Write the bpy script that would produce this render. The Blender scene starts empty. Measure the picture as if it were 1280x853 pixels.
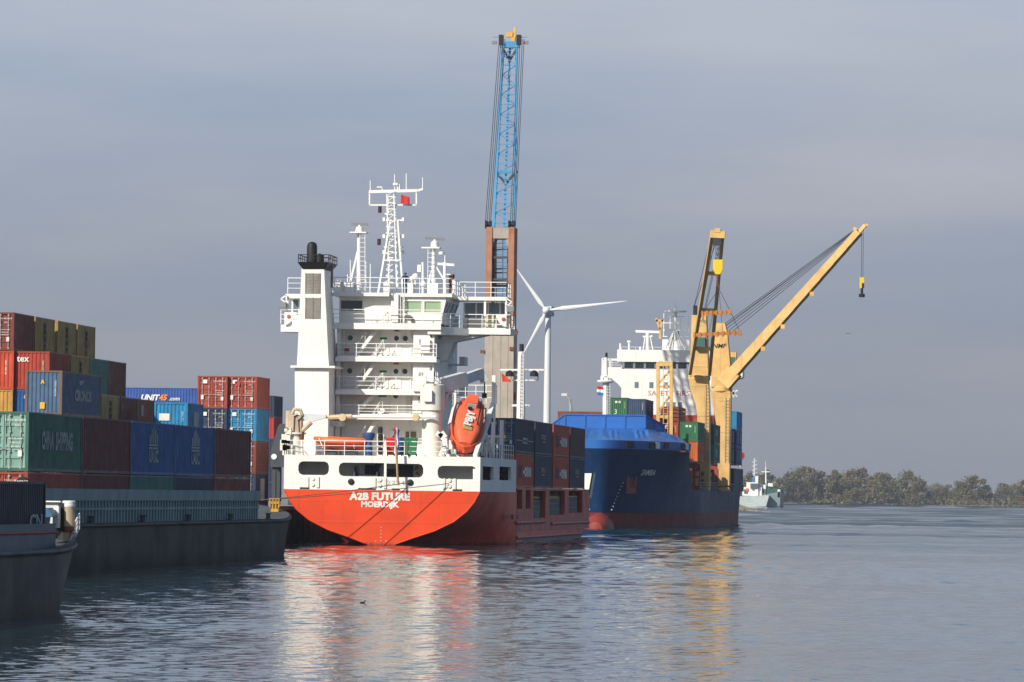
import bpy, math, random
import numpy as np
from mathutils import Vector, Matrix
R = math.radians
PI = math.pi
sc = bpy.context.scene
col = sc.collection
rnd = random.Random(7)

# ------------------------------------------------------------------ camera, sky, sun, exposure
CAM_H, YAW, PITCH, ROLL, F = 4.2, R(6.72), R(1.954), R(0.75), 5600.0
cam = bpy.data.cameras.new('camera')
cam.sensor_width = 36.0
cam.lens = F / 1280 * 36.0
cam.clip_start, cam.clip_end = 1.0, 30000.0
camo = bpy.data.objects.new('camera', cam)
col.objects.link(camo)
CAM_R = Matrix.Rotation(YAW, 3, 'Z') @ Matrix.Rotation(PI / 2 + PITCH, 3, 'X') @ Matrix.Rotation(ROLL, 3, 'Z')
camo.matrix_world = Matrix.Translation((0, 0, CAM_H)) @ CAM_R.to_4x4()
sc.camera = camo
sc.render.resolution_x, sc.render.resolution_y = 1024, 682

SUN_EL, SUN_AZ = R(31), R(34)          # elevation, angle left of straight behind the camera
world = bpy.data.worlds.new('World')
sc.world = world
world.use_nodes = True
nt = world.node_tree
nt.nodes.clear()
N = nt.nodes.new
out = N('ShaderNodeOutputWorld'); bg = N('ShaderNodeBackground')
sky = N('ShaderNodeTexSky'); sky.sky_type = 'NISHITA'; sky.sun_disc = False
sky.sun_elevation = SUN_EL; sky.sun_rotation = PI + SUN_AZ
sky.air_density, sky.dust_density, sky.ozone_density = 1.0, .9, 2.0
tc = N('ShaderNodeTexCoord'); sep = N('ShaderNodeSeparateXYZ')
nt.links.new(tc.outputs['Generated'], sep.inputs[0])
ramp = N('ShaderNodeValToRGB')
SKY_BG = 0.115
def lin(r, g, b):
    f = lambda c: (c / 255 / 12.92) if c <= 10 else (((c / 255 + .055) / 1.055) ** 2.4)
    return (f(r), f(g), f(b))
cr = ramp.color_ramp
cr.elements[0].position = 0.0; cr.elements[0].color = (*lin(132, 139, 149), 1)
cr.elements[1].position = 1.0; cr.elements[1].color = (*lin(172, 183, 200), 1)
e = cr.elements.new(0.22); e.color = (*lin(142, 148, 159), 1)
e = cr.elements.new(0.55); e.color = (*lin(161, 167, 179), 1)
mr = N('ShaderNodeMapRange'); mr.inputs[1].default_value = -0.002; mr.inputs[2].default_value = 0.115
nt.links.new(sep.outputs['Z'], mr.inputs[0]); nt.links.new(mr.outputs[0], ramp.inputs[0])
# thin hazy cloud streaks
mp = N('ShaderNodeMapping'); mp.inputs['Scale'].default_value = (4, 4, 24)
nz = N('ShaderNodeTexNoise'); nz.inputs['Scale'].default_value = 1.6; nz.inputs['Detail'].default_value = 5
nt.links.new(tc.outputs['Generated'], mp.inputs[0]); nt.links.new(mp.outputs[0], nz.inputs[0])
mrc = N('ShaderNodeMapRange'); mrc.inputs[1].default_value = .32; mrc.inputs[2].default_value = .72
mrc.inputs[3].default_value = 0.90; mrc.inputs[4].default_value = 1.10
nt.links.new(nz.outputs[0], mrc.inputs[0])
tint = N('ShaderNodeMix'); tint.data_type = 'RGBA'; tint.inputs[6].default_value = (.93, .985, 1.06, 1); tint.inputs[7].default_value = (1.035, 1.0, .965, 1)
mrt = N('ShaderNodeMapRange'); mrt.inputs[1].default_value = .38; mrt.inputs[2].default_value = .62; nt.links.new(nz.outputs[0], mrt.inputs[0]); nt.links.new(mrt.outputs[0], tint.inputs['Factor'])
tm = N('ShaderNodeVectorMath'); tm.operation = 'MULTIPLY'; nt.links.new(ramp.outputs[0], tm.inputs[0]); nt.links.new(tint.outputs[2], tm.inputs[1])
sc1 = N('ShaderNodeVectorMath'); sc1.operation = 'SCALE'
nt.links.new(tm.outputs[0], sc1.inputs[0]); nt.links.new(mrc.outputs[0], sc1.inputs['Scale'])
sc2 = N('ShaderNodeVectorMath'); sc2.operation = 'SCALE'; sc2.inputs['Scale'].default_value = 1.0 / SKY_BG
nt.links.new(sc1.outputs[0], sc2.inputs[0])
mf = N('ShaderNodeMapRange'); mf.inputs[1].default_value = 0.11; mf.inputs[2].default_value = 0.30
nt.links.new(sep.outputs['Z'], mf.inputs[0])
mix = N('ShaderNodeMix'); mix.data_type = 'RGBA'
nt.links.new(mf.outputs[0], mix.inputs['Factor'])
nt.links.new(sc2.outputs[0], mix.inputs[6]); nt.links.new(sky.outputs[0], mix.inputs[7])
nt.links.new(mix.outputs[2], bg.inputs[0]); bg.inputs[1].default_value = SKY_BG
nt.links.new(bg.outputs[0], out.inputs[0])

sun = bpy.data.lights.new('sun', 'SUN'); sun.energy = 5.0; sun.angle = R(0.6); sun.color = (1.0, 0.93, 0.81)
suno = bpy.data.objects.new('sun', sun); col.objects.link(suno)
to_sun = Vector((-math.sin(SUN_AZ) * math.cos(SUN_EL), -math.cos(SUN_AZ) * math.cos(SUN_EL), math.sin(SUN_EL)))
suno.rotation_euler = to_sun.to_track_quat('Z', 'Y').to_euler()
suno.location = (-200, -300, 300)
vs = sc.view_settings
vs.view_transform = 'Standard'; vs.look = 'None'; vs.exposure = 0.08; vs.gamma = 1.0; vs.use_curve_mapping = False
sc.cycles.use_denoising = True
sc.cycles.max_bounces = 6; sc.cycles.volume_bounces = 0
sc.cycles.volume_step_rate = 20
sc.cycles.caustics_reflective = False; sc.cycles.caustics_refractive = False

# ------------------------------------------------------------------ helpers
def ray(px, py):
    return CAM_R @ Vector(((px - 640) / F, -(py - 426.5) / F, -1.0))
def atd(px, py, D):                     # point seen at a pixel, D metres away along the view axis
    return Vector((0, 0, CAM_H)) + ray(px, py) * D
def aty(px, py, Y):                     # the same on the plane y = Y
    d = ray(px, py)
    return Vector((0, 0, CAM_H)) + d * (Y / d.y)

class MB:
    def __init__(s): s.v = []; s.f = []; s.m = []; s.mi = 0
    def add(s, vs, fs):
        b = len(s.v); s.v += [tuple(p) for p in vs]
        for q in fs: s.f.append([b + i for i in q]); s.m.append(s.mi)
        return s
    def box(s, x0, y0, z0, x1, y1, z1):
        x0, x1 = min(x0, x1), max(x0, x1); y0, y1 = min(y0, y1), max(y0, y1); z0, z1 = min(z0, z1), max(z0, z1)
        return s.add([(x0,y0,z0),(x1,y0,z0),(x1,y1,z0),(x0,y1,z0),(x0,y0,z1),(x1,y0,z1),(x1,y1,z1),(x0,y1,z1)],
              [(3,2,1,0),(4,5,6,7),(0,1,5,4),(1,2,6,5),(2,3,7,6),(3,0,4,7)])
    def bar(s, p, q, w, h=None):
        p, q = Vector(p), Vector(q); h = h or w; d = q - p
        if d.length < 1e-6: return s
        d.normalize(); up = Vector((0,0,1)) if abs(d.z) < .98 else Vector((0,1,0))
        a = d.cross(up).normalized(); b = a.cross(d)
        c = [-a*w/2 - b*h/2, a*w/2 - b*h/2, a*w/2 + b*h/2, -a*w/2 + b*h/2]
        return s.add([p + k for k in c] + [q + k for k in c], [(3,2,1,0),(4,5,6,7),(0,1,5,4),(1,2,6,5),(2,3,7,6),(3,0,4,7)])
    def tube(s, pts, r, n=8):
        pts = [Vector(p) for p in pts]; rs = r if isinstance(r, (list, tuple)) else [r] * len(pts)
        vs, fs = [], []
        for i, p in enumerate(pts):
            d = (pts[min(i+1, len(pts)-1)] - pts[max(i-1, 0)])
            d = d.normalized() if d.length > 1e-9 else Vector((0,0,1))
            up = Vector((0,0,1)) if abs(d.z) < .95 else Vector((0,1,0))
            a = d.cross(up).normalized(); b = a.cross(d)
            for k in range(n):
                t = 2*PI*k/n; vs.append(p + (a*math.cos(t) + b*math.sin(t)) * rs[i])
        for i in range(len(pts)-1):
            for k in range(n): fs.append((i*n+k, i*n+(k+1)%n, (i+1)*n+(k+1)%n, (i+1)*n+k))
        fs.append(tuple(range(n))[::-1]); fs.append(tuple((len(pts)-1)*n+k for k in range(n)))
        return s.add(vs, fs)
    def prism(s, poly, ax, a, b):       # ax 'y': poly (x,z); 'x': (y,z); 'z': (x,y)
        mk = {'y': lambda p, t: (p[0], t, p[1]), 'x': lambda p, t: (t, p[0], p[1]), 'z': lambda p, t: (p[0], p[1], t)}[ax]
        n = len(poly)
        return s.add([mk(p, a) for p in poly] + [mk(p, b) for p in poly],
              [tuple(range(n)), tuple(range(2*n-1, n-1, -1))] + [(i, n+i, n+(i+1)%n, (i+1)%n) for i in range(n)])
    def lathe(s, prof, c=(0,0,0), n=16, ax='z'):
        vs, fs = [], []
        for (r, t) in prof:
            for k in range(n):
                u, w = r*math.cos(2*PI*k/n), r*math.sin(2*PI*k/n)
                p = {'z': (u, w, t), 'y': (u, t, w), 'x': (t, u, w)}[ax]
                vs.append((c[0]+p[0], c[1]+p[1], c[2]+p[2]))
        for i in range(len(prof)-1):
            for k in range(n): fs.append((i*n+k, i*n+(k+1)%n, (i+1)*n+(k+1)%n, (i+1)*n+k))
        fs.append(tuple(range(n))); fs.append(tuple((len(prof)-1)*n+k for k in range(n)))
        return s.add(vs, fs)
    def loft(s, secs, caps=True):
        n = len(secs[0]); vs = [p for q in secs for p in q]; fs = []
        for i in range(len(secs)-1):
            for k in range(n-1): fs.append((i*n+k, i*n+k+1, (i+1)*n+k+1, (i+1)*n+k))
        if caps: fs.append(tuple(range(n))); fs.append(tuple((len(secs)-1)*n+k for k in range(n)))
        return s.add(vs, fs)
    def wall(s, ax, a, b, u0, u1, z0, z1, holes):   # a slab with rectangular openings right through it
        us = sorted({u0, u1, *[h[0] for h in holes], *[h[2] for h in holes]}); zs = sorted({z0, z1, *[h[1] for h in holes], *[h[3] for h in holes]})
        us = [u for u in us if u0 <= u <= u1]; zs = [z for z in zs if z0 <= z <= z1]
        inh = lambda u, z: any(h[0] < u < h[2] and h[1] < z < h[3] for h in holes)
        P = (lambda u, t, z: (u, t, z)) if ax == 'y' else (lambda u, t, z: (t, u, z))
        solid = {}
        for i in range(len(us)-1):
            for j in range(len(zs)-1): solid[i, j] = not inh((us[i]+us[i+1])/2, (zs[j]+zs[j+1])/2)
        for (i, j), ok in solid.items():
            if not ok: continue
            ua, ub, za, zb = us[i], us[i+1], zs[j], zs[j+1]
            for t in (a, b): s.add([P(ua,t,za), P(ub,t,za), P(ub,t,zb), P(ua,t,zb)], [(0,1,2,3)])
            for (di, dj, e0, e1) in ((-1,0,(ua,za),(ua,zb)), (1,0,(ub,za),(ub,zb)), (0,-1,(ua,za),(ub,za)), (0,1,(ua,zb),(ub,zb))):
                if not solid.get((i+di, j+dj), False):
                    s.add([P(e0[0],a,e0[1]), P(e1[0],a,e1[1]), P(e1[0],b,e1[1]), P(e0[0],b,e0[1])], [(0,1,2,3)])
        return s
    def rail(s, pts, h=1.0, step=1.5, r=.032, bars=3):
        pts = [Vector(p) for p in pts]
        for k in range(1, bars+1):
            z = Vector((0, 0, h*k/bars))
            for p, q in zip(pts, pts[1:]): s.bar(p+z, q+z, r*2 if k == bars else r*1.4)
        for p, q in zip(pts, pts[1:]):
            n = max(1, round((q-p).length/step))
            for i in range(n+1):
                b = p.lerp(q, i/n); s.bar(b, b+Vector((0,0,h)), r*1.8)
        return s
    def ladder(s, p, q, w=.45, side=(1,0,0), r=.03, step=.35):
        p, q = Vector(p), Vector(q); a = Vector(side).normalized()*w/2
        s.bar(p-a, q-a, r*1.6); s.bar(p+a, q+a, r*1.6); n = int((q-p).length/step)
        for i in range(1, n):
            b = p.lerp(q, i/n); s.bar(b-a, b+a, r*1.2)
        return s
    def xform(s, M):
        s.v = [tuple(M @ Vector(p)) for p in s.v]; return s
    def shift(s, o):
        s.v = [(p[0]-o[0], p[1]-o[1], p[2]-o[2]) for p in s.v]; return s
    def mesh(s, name, mats, smooth=True):
        me = bpy.data.meshes.new(name); me.from_pydata(s.v, [], s.f)
        for m in (mats if isinstance(mats, (list, tuple)) else [mats]): me.materials.append(m)
        if any(s.m): me.polygons.foreach_set('material_index', s.m)
        import bmesh
        bm = bmesh.new(); bm.from_mesh(me); bmesh.ops.recalc_face_normals(bm, faces=bm.faces); bm.to_mesh(me); bm.free()
        if smooth:
            me.polygons.foreach_set('use_smooth', [True]*len(me.polygons)); me.set_sharp_from_angle(angle=R(32))
        me.update(); return me
    def build(s, name, mats, parent=None, loc=None, smooth=True):
        return link(name, s.mesh(name, mats, smooth), parent, loc)

def link(name, me, parent=None, loc=None):
    o = bpy.data.objects.new(name, me); col.objects.link(o)
    if parent: o.parent = parent
    if loc: o.location = loc
    return o
def tag(o, label=None, cat=None, group=None, kind=None):
    for k, v in (('label', label), ('category', cat), ('group', group), ('kind', kind)):
        if v: o[k] = v
    return o
def thing(name, label, cat, loc=(0,0,0), rz=0, group=None):
    o = bpy.data.objects.new(name, None); col.objects.link(o); o.location = loc; o.rotation_euler.z = rz
    o.empty_display_size = .3
    return tag(o, label, cat, group)

_tx = {}
def text_into(mb, body, size, o, xa, ya, sx=1.0, bold=0.0, align='CENTER', shear=0.0, width=None):
    key = (body, bold, align, shear)
    if key not in _tx:
        c = bpy.data.curves.new('t', 'FONT'); c.body = body; c.size = 1; c.align_x = align; c.align_y = 'CENTER'
        c.offset = bold; c.shear = shear; c.resolution_u = 2
        ob = bpy.data.objects.new('t', c); col.objects.link(ob)
        dg = bpy.context.evaluated_depsgraph_get(); me = bpy.data.meshes.new_from_object(ob.evaluated_get(dg))
        _tx[key] = ([v.co.copy() for v in me.vertices], [tuple(p.vertices) for p in me.polygons])
        bpy.data.objects.remove(ob); bpy.data.meshes.remove(me); bpy.data.curves.remove(c)
    V, Fc = _tx[key]
    if width: sx = width/((max(p.x for p in V)-min(p.x for p in V))*size)
    o, xa, ya = Vector(o), Vector(xa).normalized(), Vector(ya).normalized()
    mb.add([o + xa*(p.x*size*sx) + ya*(p.y*size) for p in V], Fc)

# ------------------------------------------------------------------ materials
_m = {}
def paint(name, rgb, rough=.45, wear=.25, rust=0.0, scale=.6, metal=0.0, objcol=False, streak=.12, spec=.35, bump=0.0, plates=0.0, wet=0.0):
    if name in _m: return _m[name]
    m = bpy.data.materials.new(name); _m[name] = m; m.use_nodes = True
    t = m.node_tree; b = t.nodes['Principled BSDF']; n = t.nodes.new; L = t.links.new
    b.inputs['Roughness'].default_value = rough; b.inputs['Metallic'].default_value = metal
    b.inputs['Specular IOR Level'].default_value = spec
    tc = n('ShaderNodeTexCoord'); oi = n('ShaderNodeObjectInfo')
    off = n('ShaderNodeVectorMath'); off.operation = 'MULTIPLY_ADD'; off.inputs[1].default_value = (1,1,1)
    sc_ = n('ShaderNodeVectorMath'); sc_.operation = 'SCALE'; sc_.inputs[0].default_value = (37, 53, 29)
    L(oi.outputs['Random'], sc_.inputs['Scale']); L(tc.outputs['Object'], off.inputs[0]); L(sc_.outputs[0], off.inputs[2])
    nz = n('ShaderNodeTexNoise'); nz.inputs['Scale'].default_value = scale; nz.inputs['Detail'].default_value = 7; nz.inputs['Roughness'].default_value = .62
    L(off.outputs[0], nz.inputs[0])
    r1 = n('ShaderNodeMapRange'); r1.inputs[1].default_value = .35; r1.inputs[2].default_value = .72; r1.inputs[4].default_value = 1
    L(nz.outputs[0], r1.inputs[0])
    base = n('ShaderNodeRGB'); base.outputs[0].default_value = (*rgb, 1)
    src = oi.outputs['Color'] if objcol else base.outputs[0]
    dk = n('ShaderNodeMix'); dk.data_type = 'RGBA'; dk.blend_type = 'MULTIPLY'; dk.inputs[7].default_value = (1-wear, 1-wear*1.02, 1-wear*1.05, 1)
    L(r1.outputs[0], dk.inputs['Factor']); L(src, dk.inputs[6])
    cur = dk.outputs[2]
    # vertical run-off streaks
    mp = n('ShaderNodeMapping'); mp.inputs['Scale'].default_value = (2.3, 2.3, streak)
    ns = n('ShaderNodeTexNoise'); ns.inputs['Scale'].default_value = 1.0; ns.inputs['Detail'].default_value = 5
    L(off.outputs[0], mp.inputs[0]); L(mp.outputs[0], ns.inputs[0])
    r2 = n('ShaderNodeMapRange'); r2.inputs[1].default_value = .56; r2.inputs[2].default_value = .74; r2.inputs[4].default_value = .55*wear + rust
    L(ns.outputs[0], r2.inputs[0])
    st = n('ShaderNodeMix'); st.data_type = 'RGBA'; st.inputs[7].default_value = (.13, .055, .025, 1) if rust else (.16, .15, .13, 1)
    L(r2.outputs[0], st.inputs['Factor']); L(cur, st.inputs[6]); cur = st.outputs[2]
    if wet:                                           # dirty wet band along the waterline, ragged upper edge
        sw = n('ShaderNodeSeparateXYZ'); L(tc.outputs['Object'], sw.inputs[0]); wn = n('ShaderNodeMath'); wn.operation = 'MULTIPLY_ADD'; wn.inputs[1].default_value = -.9
        L(ns.outputs[0], wn.inputs[0]); L(sw.outputs[2], wn.inputs[2]); rw_ = n('ShaderNodeMapRange'); rw_.inputs[1].default_value = wet-.12-.45; rw_.inputs[2].default_value = wet+.1-.45; rw_.inputs[3].default_value = .72; rw_.inputs[4].default_value = 0
        L(wn.outputs[0], rw_.inputs[0]); wm = n('ShaderNodeMix'); wm.data_type = 'RGBA'; wm.inputs[7].default_value = (.035, .036, .028, 1); L(rw_.outputs[0], wm.inputs['Factor']); L(cur, wm.inputs[6]); cur = wm.outputs[2]
    if plates:                                        # welded plate seams: thin darker lines and slightly uneven plates
        sp = n('ShaderNodeSeparateXYZ'); L(tc.outputs['Object'], sp.inputs[0]); sm = n('ShaderNodeMath'); sm.operation = 'ADD'; L(sp.outputs[0], sm.inputs[0]); L(sp.outputs[1], sm.inputs[1])
        cb = n('ShaderNodeCombineXYZ'); L(sm.outputs[0], cb.inputs[0]); L(sp.outputs[2], cb.inputs[1])
        br = n('ShaderNodeTexBrick'); br.inputs['Scale'].default_value = 1; br.inputs['Brick Width'].default_value = 4.6; br.inputs['Row Height'].default_value = 1.7
        br.inputs['Mortar Size'].default_value = .022; br.inputs['Color1'].default_value = (1,1,1,1); br.inputs['Color2'].default_value = (1-plates*.5,)*3+(1,); br.inputs['Mortar'].default_value = (1-plates*1.6,)*3+(1,)
        L(cb.outputs[0], br.inputs[0]); pm = n('ShaderNodeMix'); pm.data_type = 'RGBA'; pm.blend_type = 'MULTIPLY'; pm.inputs['Factor'].default_value = 1
        L(cur, pm.inputs[6]); L(br.outputs[0], pm.inputs[7]); cur = pm.outputs[2]
    L(cur, b.inputs['Base Color'])
    rr = n('ShaderNodeMapRange'); rr.inputs[3].default_value = rough-.1; rr.inputs[4].default_value = rough+.18
    L(nz.outputs[0], rr.inputs[0]); L(rr.outputs[0], b.inputs['Roughness'])
    if bump:
        bp = n('ShaderNodeBump'); bp.inputs['Strength'].default_value = .5; bp.inputs['Distance'].default_value = bump
        n2 = n('ShaderNodeTexNoise'); n2.inputs['Scale'].default_value = .35; n2.inputs['Detail'].default_value = 2
        L(off.outputs[0], n2.inputs[0]); L(n2.outputs[0], bp.inputs['Height']); L(bp.outputs[0], b.inputs['Normal'])
    return m
def glass(name, rgb, rough=.06):
    if name in _m: return _m[name]
    m = bpy.data.materials.new(name); _m[name] = m; m.use_nodes = True; t = m.node_tree; b = t.nodes['Principled BSDF']
    nz = t.nodes.new('ShaderNodeTexNoise'); nz.inputs['Scale'].default_value = .8
    mx = t.nodes.new('ShaderNodeMix'); mx.data_type = 'RGBA'; mx.inputs[6].default_value = (*rgb, 1); mx.inputs[7].default_value = (*[c*.6 for c in rgb], 1)
    t.links.new(nz.outputs[0], mx.inputs['Factor']); t.links.new(mx.outputs[2], b.inputs['Base Color'])
    b.inputs['Roughness'].default_value = rough; b.inputs['Specular IOR Level'].default_value = .8
    return m
WHITE = paint('white_paint', (.83, .81, .76), .5, .12, .08, .5, plates=.06)
CREAM = paint('cream_white_paint', (.80, .76, .66), .5, .16, .09, plates=.06)
GREYW = paint('grey_white_paint', (.62, .64, .63), .5, .2, .02)
RAILW = paint('rail_white', (.78, .77, .73), .5, .1)
GREY = paint('grey_steel', (.22, .24, .26), .5, .3, .05)
DKGREY = paint('dark_grey_steel', (.055, .06, .07), .5, .3)
BLACK = paint('black_steel', (.012, .012, .013), .55, .2)
RED = paint('ship_red', (.76, .066, .014), .45, .26, .07, .35, bump=.03, plates=.11, spec=.25, streak=.2, wet=.16)
RUSTY = paint('rusty_steel', (.20, .075, .035), .7, .4, .2)
YEL = paint('crane_yellow', (.74, .47, .17), .55, .3, .14, .6, plates=.08)
ORANGE = paint('safety_orange', (.78, .13, .025), .45, .22)
ROPE = paint('rope', (.17, .13, .09), .9, .2)
CABLE = paint('steel_cable', (.035, .038, .042), .6, .1)
LETTW = paint('lettering_white', (.78, .77, .72), .6, .35)
LETTG = paint('lettering_grey', (.45, .46, .46), .7, .5)
LETTK = paint('lettering_black', (.015, .016, .02), .6, .2)
LETTY = paint('marking_yellow', (.75, .42, .03), .6, .2)
LETTR = paint('lettering_red', (.45, .05, .03), .6, .3)
LETTO = paint('lettering_orange', (.8, .23, .03), .6, .2)
GLASSD = glass('dark_window_glass', (.02, .035, .04))
GLASSG = glass('green_window_blind', (.36, .50, .30), .3)
GLASSB = glass('pale_window_glass', (.16, .24, .30))
# ------------------------------------------------------------------ setting: water, land, quay, haze
def make_water():
    """one sheet of water; its waves are real displacement, finer near the harbour and coarser far out"""
    rs = [14.0]
    while rs[-1] < 5250: rs.append(rs[-1]*(1.0016 if 85 < rs[-1] < 200 else 1.0024 if 85 < rs[-1] < 330 else 1.0034 if 85 < rs[-1] < 900 else 1.008 if rs[-1] > 85 else 1.03))
    an = np.concatenate([np.linspace(-R(176), -R(12), 70)[:-1], np.linspace(-R(12), R(12), 380), np.linspace(R(12), R(176), 70)[1:]]) + R(90) + YAW
    an = an[::-1]; rr = np.array(rs); dr = np.gradient(rr); da = np.abs(np.gradient(an))
    Rg, Ag = np.meshgrid(rr, an, indexing='ij'); X = Rg*np.cos(Ag); Y = Rg*np.sin(Ag)
    S = np.maximum(dr[:, None]*np.ones_like(Rg), Rg*da[None, :])
    g = np.random.default_rng(4); Zh = np.zeros_like(X); n = 92; lam = .5*(90/.5)**(np.arange(n)/(n-1)); slope = WAVE_SLOPE
    for l in lam:
        th = g.uniform(R(8), R(172)); k = 2*PI/l; ph = g.uniform(0, 2*PI)
        q = np.clip((l/S-2.4)/1.6, 0, 1); up = np.clip((7*S+.9-l)/(3*S+.8), 0, 1)
        if l > 6: q = q*.8
        Zh += q*up*(slope/k)*np.sin(k*(X*math.cos(th)+Y*math.sin(th))+ph)
    P = np.zeros_like(X)
    for l, th in ((31, 95), (47, 84), (83, 99), (120, 88), (210, 92), (23, 78)): P += np.sin(2*PI/l*(X*math.cos(R(th))*.6+Y*math.sin(R(th)))+g.uniform(0, 6))
    Zh *= np.clip(.95+.11*P*np.clip(.5+Rg/500, 0, 2), .4, 1.6)*(1+.9*np.clip((Rg-140)/260, 0, 1))*np.clip(900/Rg, .25, 1)
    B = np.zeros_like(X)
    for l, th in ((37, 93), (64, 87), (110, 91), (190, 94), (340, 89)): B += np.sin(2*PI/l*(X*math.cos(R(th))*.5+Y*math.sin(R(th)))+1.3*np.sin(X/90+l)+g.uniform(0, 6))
    rdim = np.clip(np.clip((Rg-230)/520, 0, 1)*(.66+.20*B), 0, 1)  # ruffled far water: its weaker sky reflection is painted in as dark colour
    xy = np.minimum(np.abs(3600-np.abs(X)), 400); keep = (np.abs(X) < 3600)
    X = np.clip(X, -3600, 3600); Y = np.clip(Y, -76, 5230)
    nr, na = X.shape; V = np.stack([X, Y, Zh], -1).reshape(-1, 3).astype(np.float32)
    i, j = np.meshgrid(np.arange(nr-1), np.arange(na-1), indexing='ij'); a = i*na+j
    Fq = np.stack([a, a+na, a+na+1, a+1], -1).reshape(-1, 4)
    xs = X.reshape(-1)[Fq]; ys = Y.reshape(-1)[Fq]; ok = ((xs.max(1)-xs.min(1)) > 1e-4) & ((ys.max(1)-ys.min(1)) > 1e-4); Fq = Fq[ok].astype(np.int32)
    me = bpy.data.meshes.new('water'); me.vertices.add(len(V)); me.vertices.foreach_set('co', V.ravel()); me.loops.add(Fq.size); me.loops.foreach_set('vertex_index', Fq.ravel())
    me.polygons.add(len(Fq)); me.polygons.foreach_set('loop_start', np.arange(0, Fq.size, 4, dtype=np.int32)); me.polygons.foreach_set('use_smooth', np.ones(len(Fq), dtype=bool))
    me.update(calc_edges=True)
    if me.polygons[len(me.polygons)//2].normal.z < 0: me.flip_normals()
    m = bpy.data.materials.new('water'); m.use_nodes = True; t = m.node_tree; b = t.nodes['Principled BSDF']; nn = t.nodes.new; L = t.links.new
    b.inputs['Base Color'].default_value = (.014, .034, .040, 1); b.inputs['Roughness'].default_value = .025; b.inputs['IOR'].default_value = 1.333
    tc = nn('ShaderNodeTexCoord'); mp = nn('ShaderNodeMapping'); mp.inputs['Scale'].default_value = (1, .6, 1); z = nn('ShaderNodeTexNoise'); z.inputs['Scale'].default_value = 2.6; z.inputs['Detail'].default_value = 3
    L(tc.outputs['Object'], mp.inputs[0]); L(mp.outputs[0], z.inputs[0]); bp = nn('ShaderNodeBump'); bp.inputs['Strength'].default_value = 1; bp.inputs['Distance'].default_value = .022
    L(z.outputs[0], bp.inputs['Height']); L(bp.outputs[0], b.inputs['Normal'])
    at_ = me.attributes.new('reflect_dim', 'FLOAT', 'POINT'); at_.data.foreach_set('value', rdim.reshape(-1).astype(np.float32))
    an_ = nn('ShaderNodeAttribute'); an_.attribute_name = 'reflect_dim'; mm = nn('ShaderNodeMapRange'); mm.inputs[3].default_value = 0; mm.inputs[4].default_value = .62
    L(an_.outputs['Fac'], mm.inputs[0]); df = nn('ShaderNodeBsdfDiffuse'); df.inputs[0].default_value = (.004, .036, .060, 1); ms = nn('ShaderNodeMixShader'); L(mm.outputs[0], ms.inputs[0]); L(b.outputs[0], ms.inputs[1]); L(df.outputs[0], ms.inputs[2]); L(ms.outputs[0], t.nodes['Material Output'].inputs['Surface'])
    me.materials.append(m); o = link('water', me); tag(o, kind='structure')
WAVE_SLOPE = .0185
make_water()

SOIL = paint('bank_soil', (.27, .235, .17), .9, .4, 0, .05)
def make_land():
    mb = MB(); Y = atd(1100, 630, 3100).y; xs = [-3400 + i*40 for i in range(171)]; r = random.Random(3); secs = []
    for x in xs:
        j = r.uniform(-14, 14) - max(0, x-60)*.25
        secs.append([(x, Y+j, -.6), (x, Y+8+j, .9+r.uniform(-.3,.4)), (x, Y+30+j, 2.2+r.uniform(-.5,.5)), (x, Y+300, 2.5), (x, 5150, 3.0)])
    mb.loft(secs, caps=False); o = mb.build('far_bank', SOIL); tag(o, kind='structure'); return Y
SHORE_Y = make_land()

CONC = paint('quay_concrete', (.30, .29, .27), .85, .4, .1, .25)
PILE = paint('quay_piling', (.07, .065, .06), .8, .4, .3)
QX = aty(345, 600, atd(345, 600, 360).y).x      # quay edge
QZ = 2.95
def make_quay():
    mb = MB()
    mb.prism([(QX-240, 40), (QX, 40), (QX, 455), (QX-9, 457), (QX-9, 900), (QX-240, 900)], 'z', -1, QZ-.3)
    mb.mi = 1
    mb.prism([(QX-240.2, 39.8), (QX+.25, 39.8), (QX+.25, 455.2), (QX-8.7, 457.2), (QX-8.7, 900.2), (QX-240.2, 900.2)], 'z', QZ-.3, QZ)
    mb.mi = 0
    for i in range(150):
        y = 44+i*2.75; mb.box(QX-.05, y, -1, QX+.22, y+1.4, QZ-.3)
    o = mb.build('quay', [PILE, CONC], smooth=False); tag(o, kind='structure')
make_quay()

def make_haze():
    mb = MB(); mb.box(-3700, -80, -1.5, 3700, 5300, 125)
    m = bpy.data.materials.new('haze_air'); m.use_nodes = True; t = m.node_tree; t.nodes.remove(t.nodes['Principled BSDF'])
    v = t.nodes.new('ShaderNodeVolumePrincipled'); v.inputs['Color'].default_value = (.58, .65, .76, 1); v.inputs['Density'].default_value = HAZE_D
    v.inputs['Anisotropy'].default_value = 0.0
    t.links.new(v.outputs[0], t.nodes['Material Output'].inputs['Volume'])
    o = mb.build('haze', m, smooth=False); tag(o, kind='stuff')
HAZE_D = 0.00008
if HAZE_D: make_haze()

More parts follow.
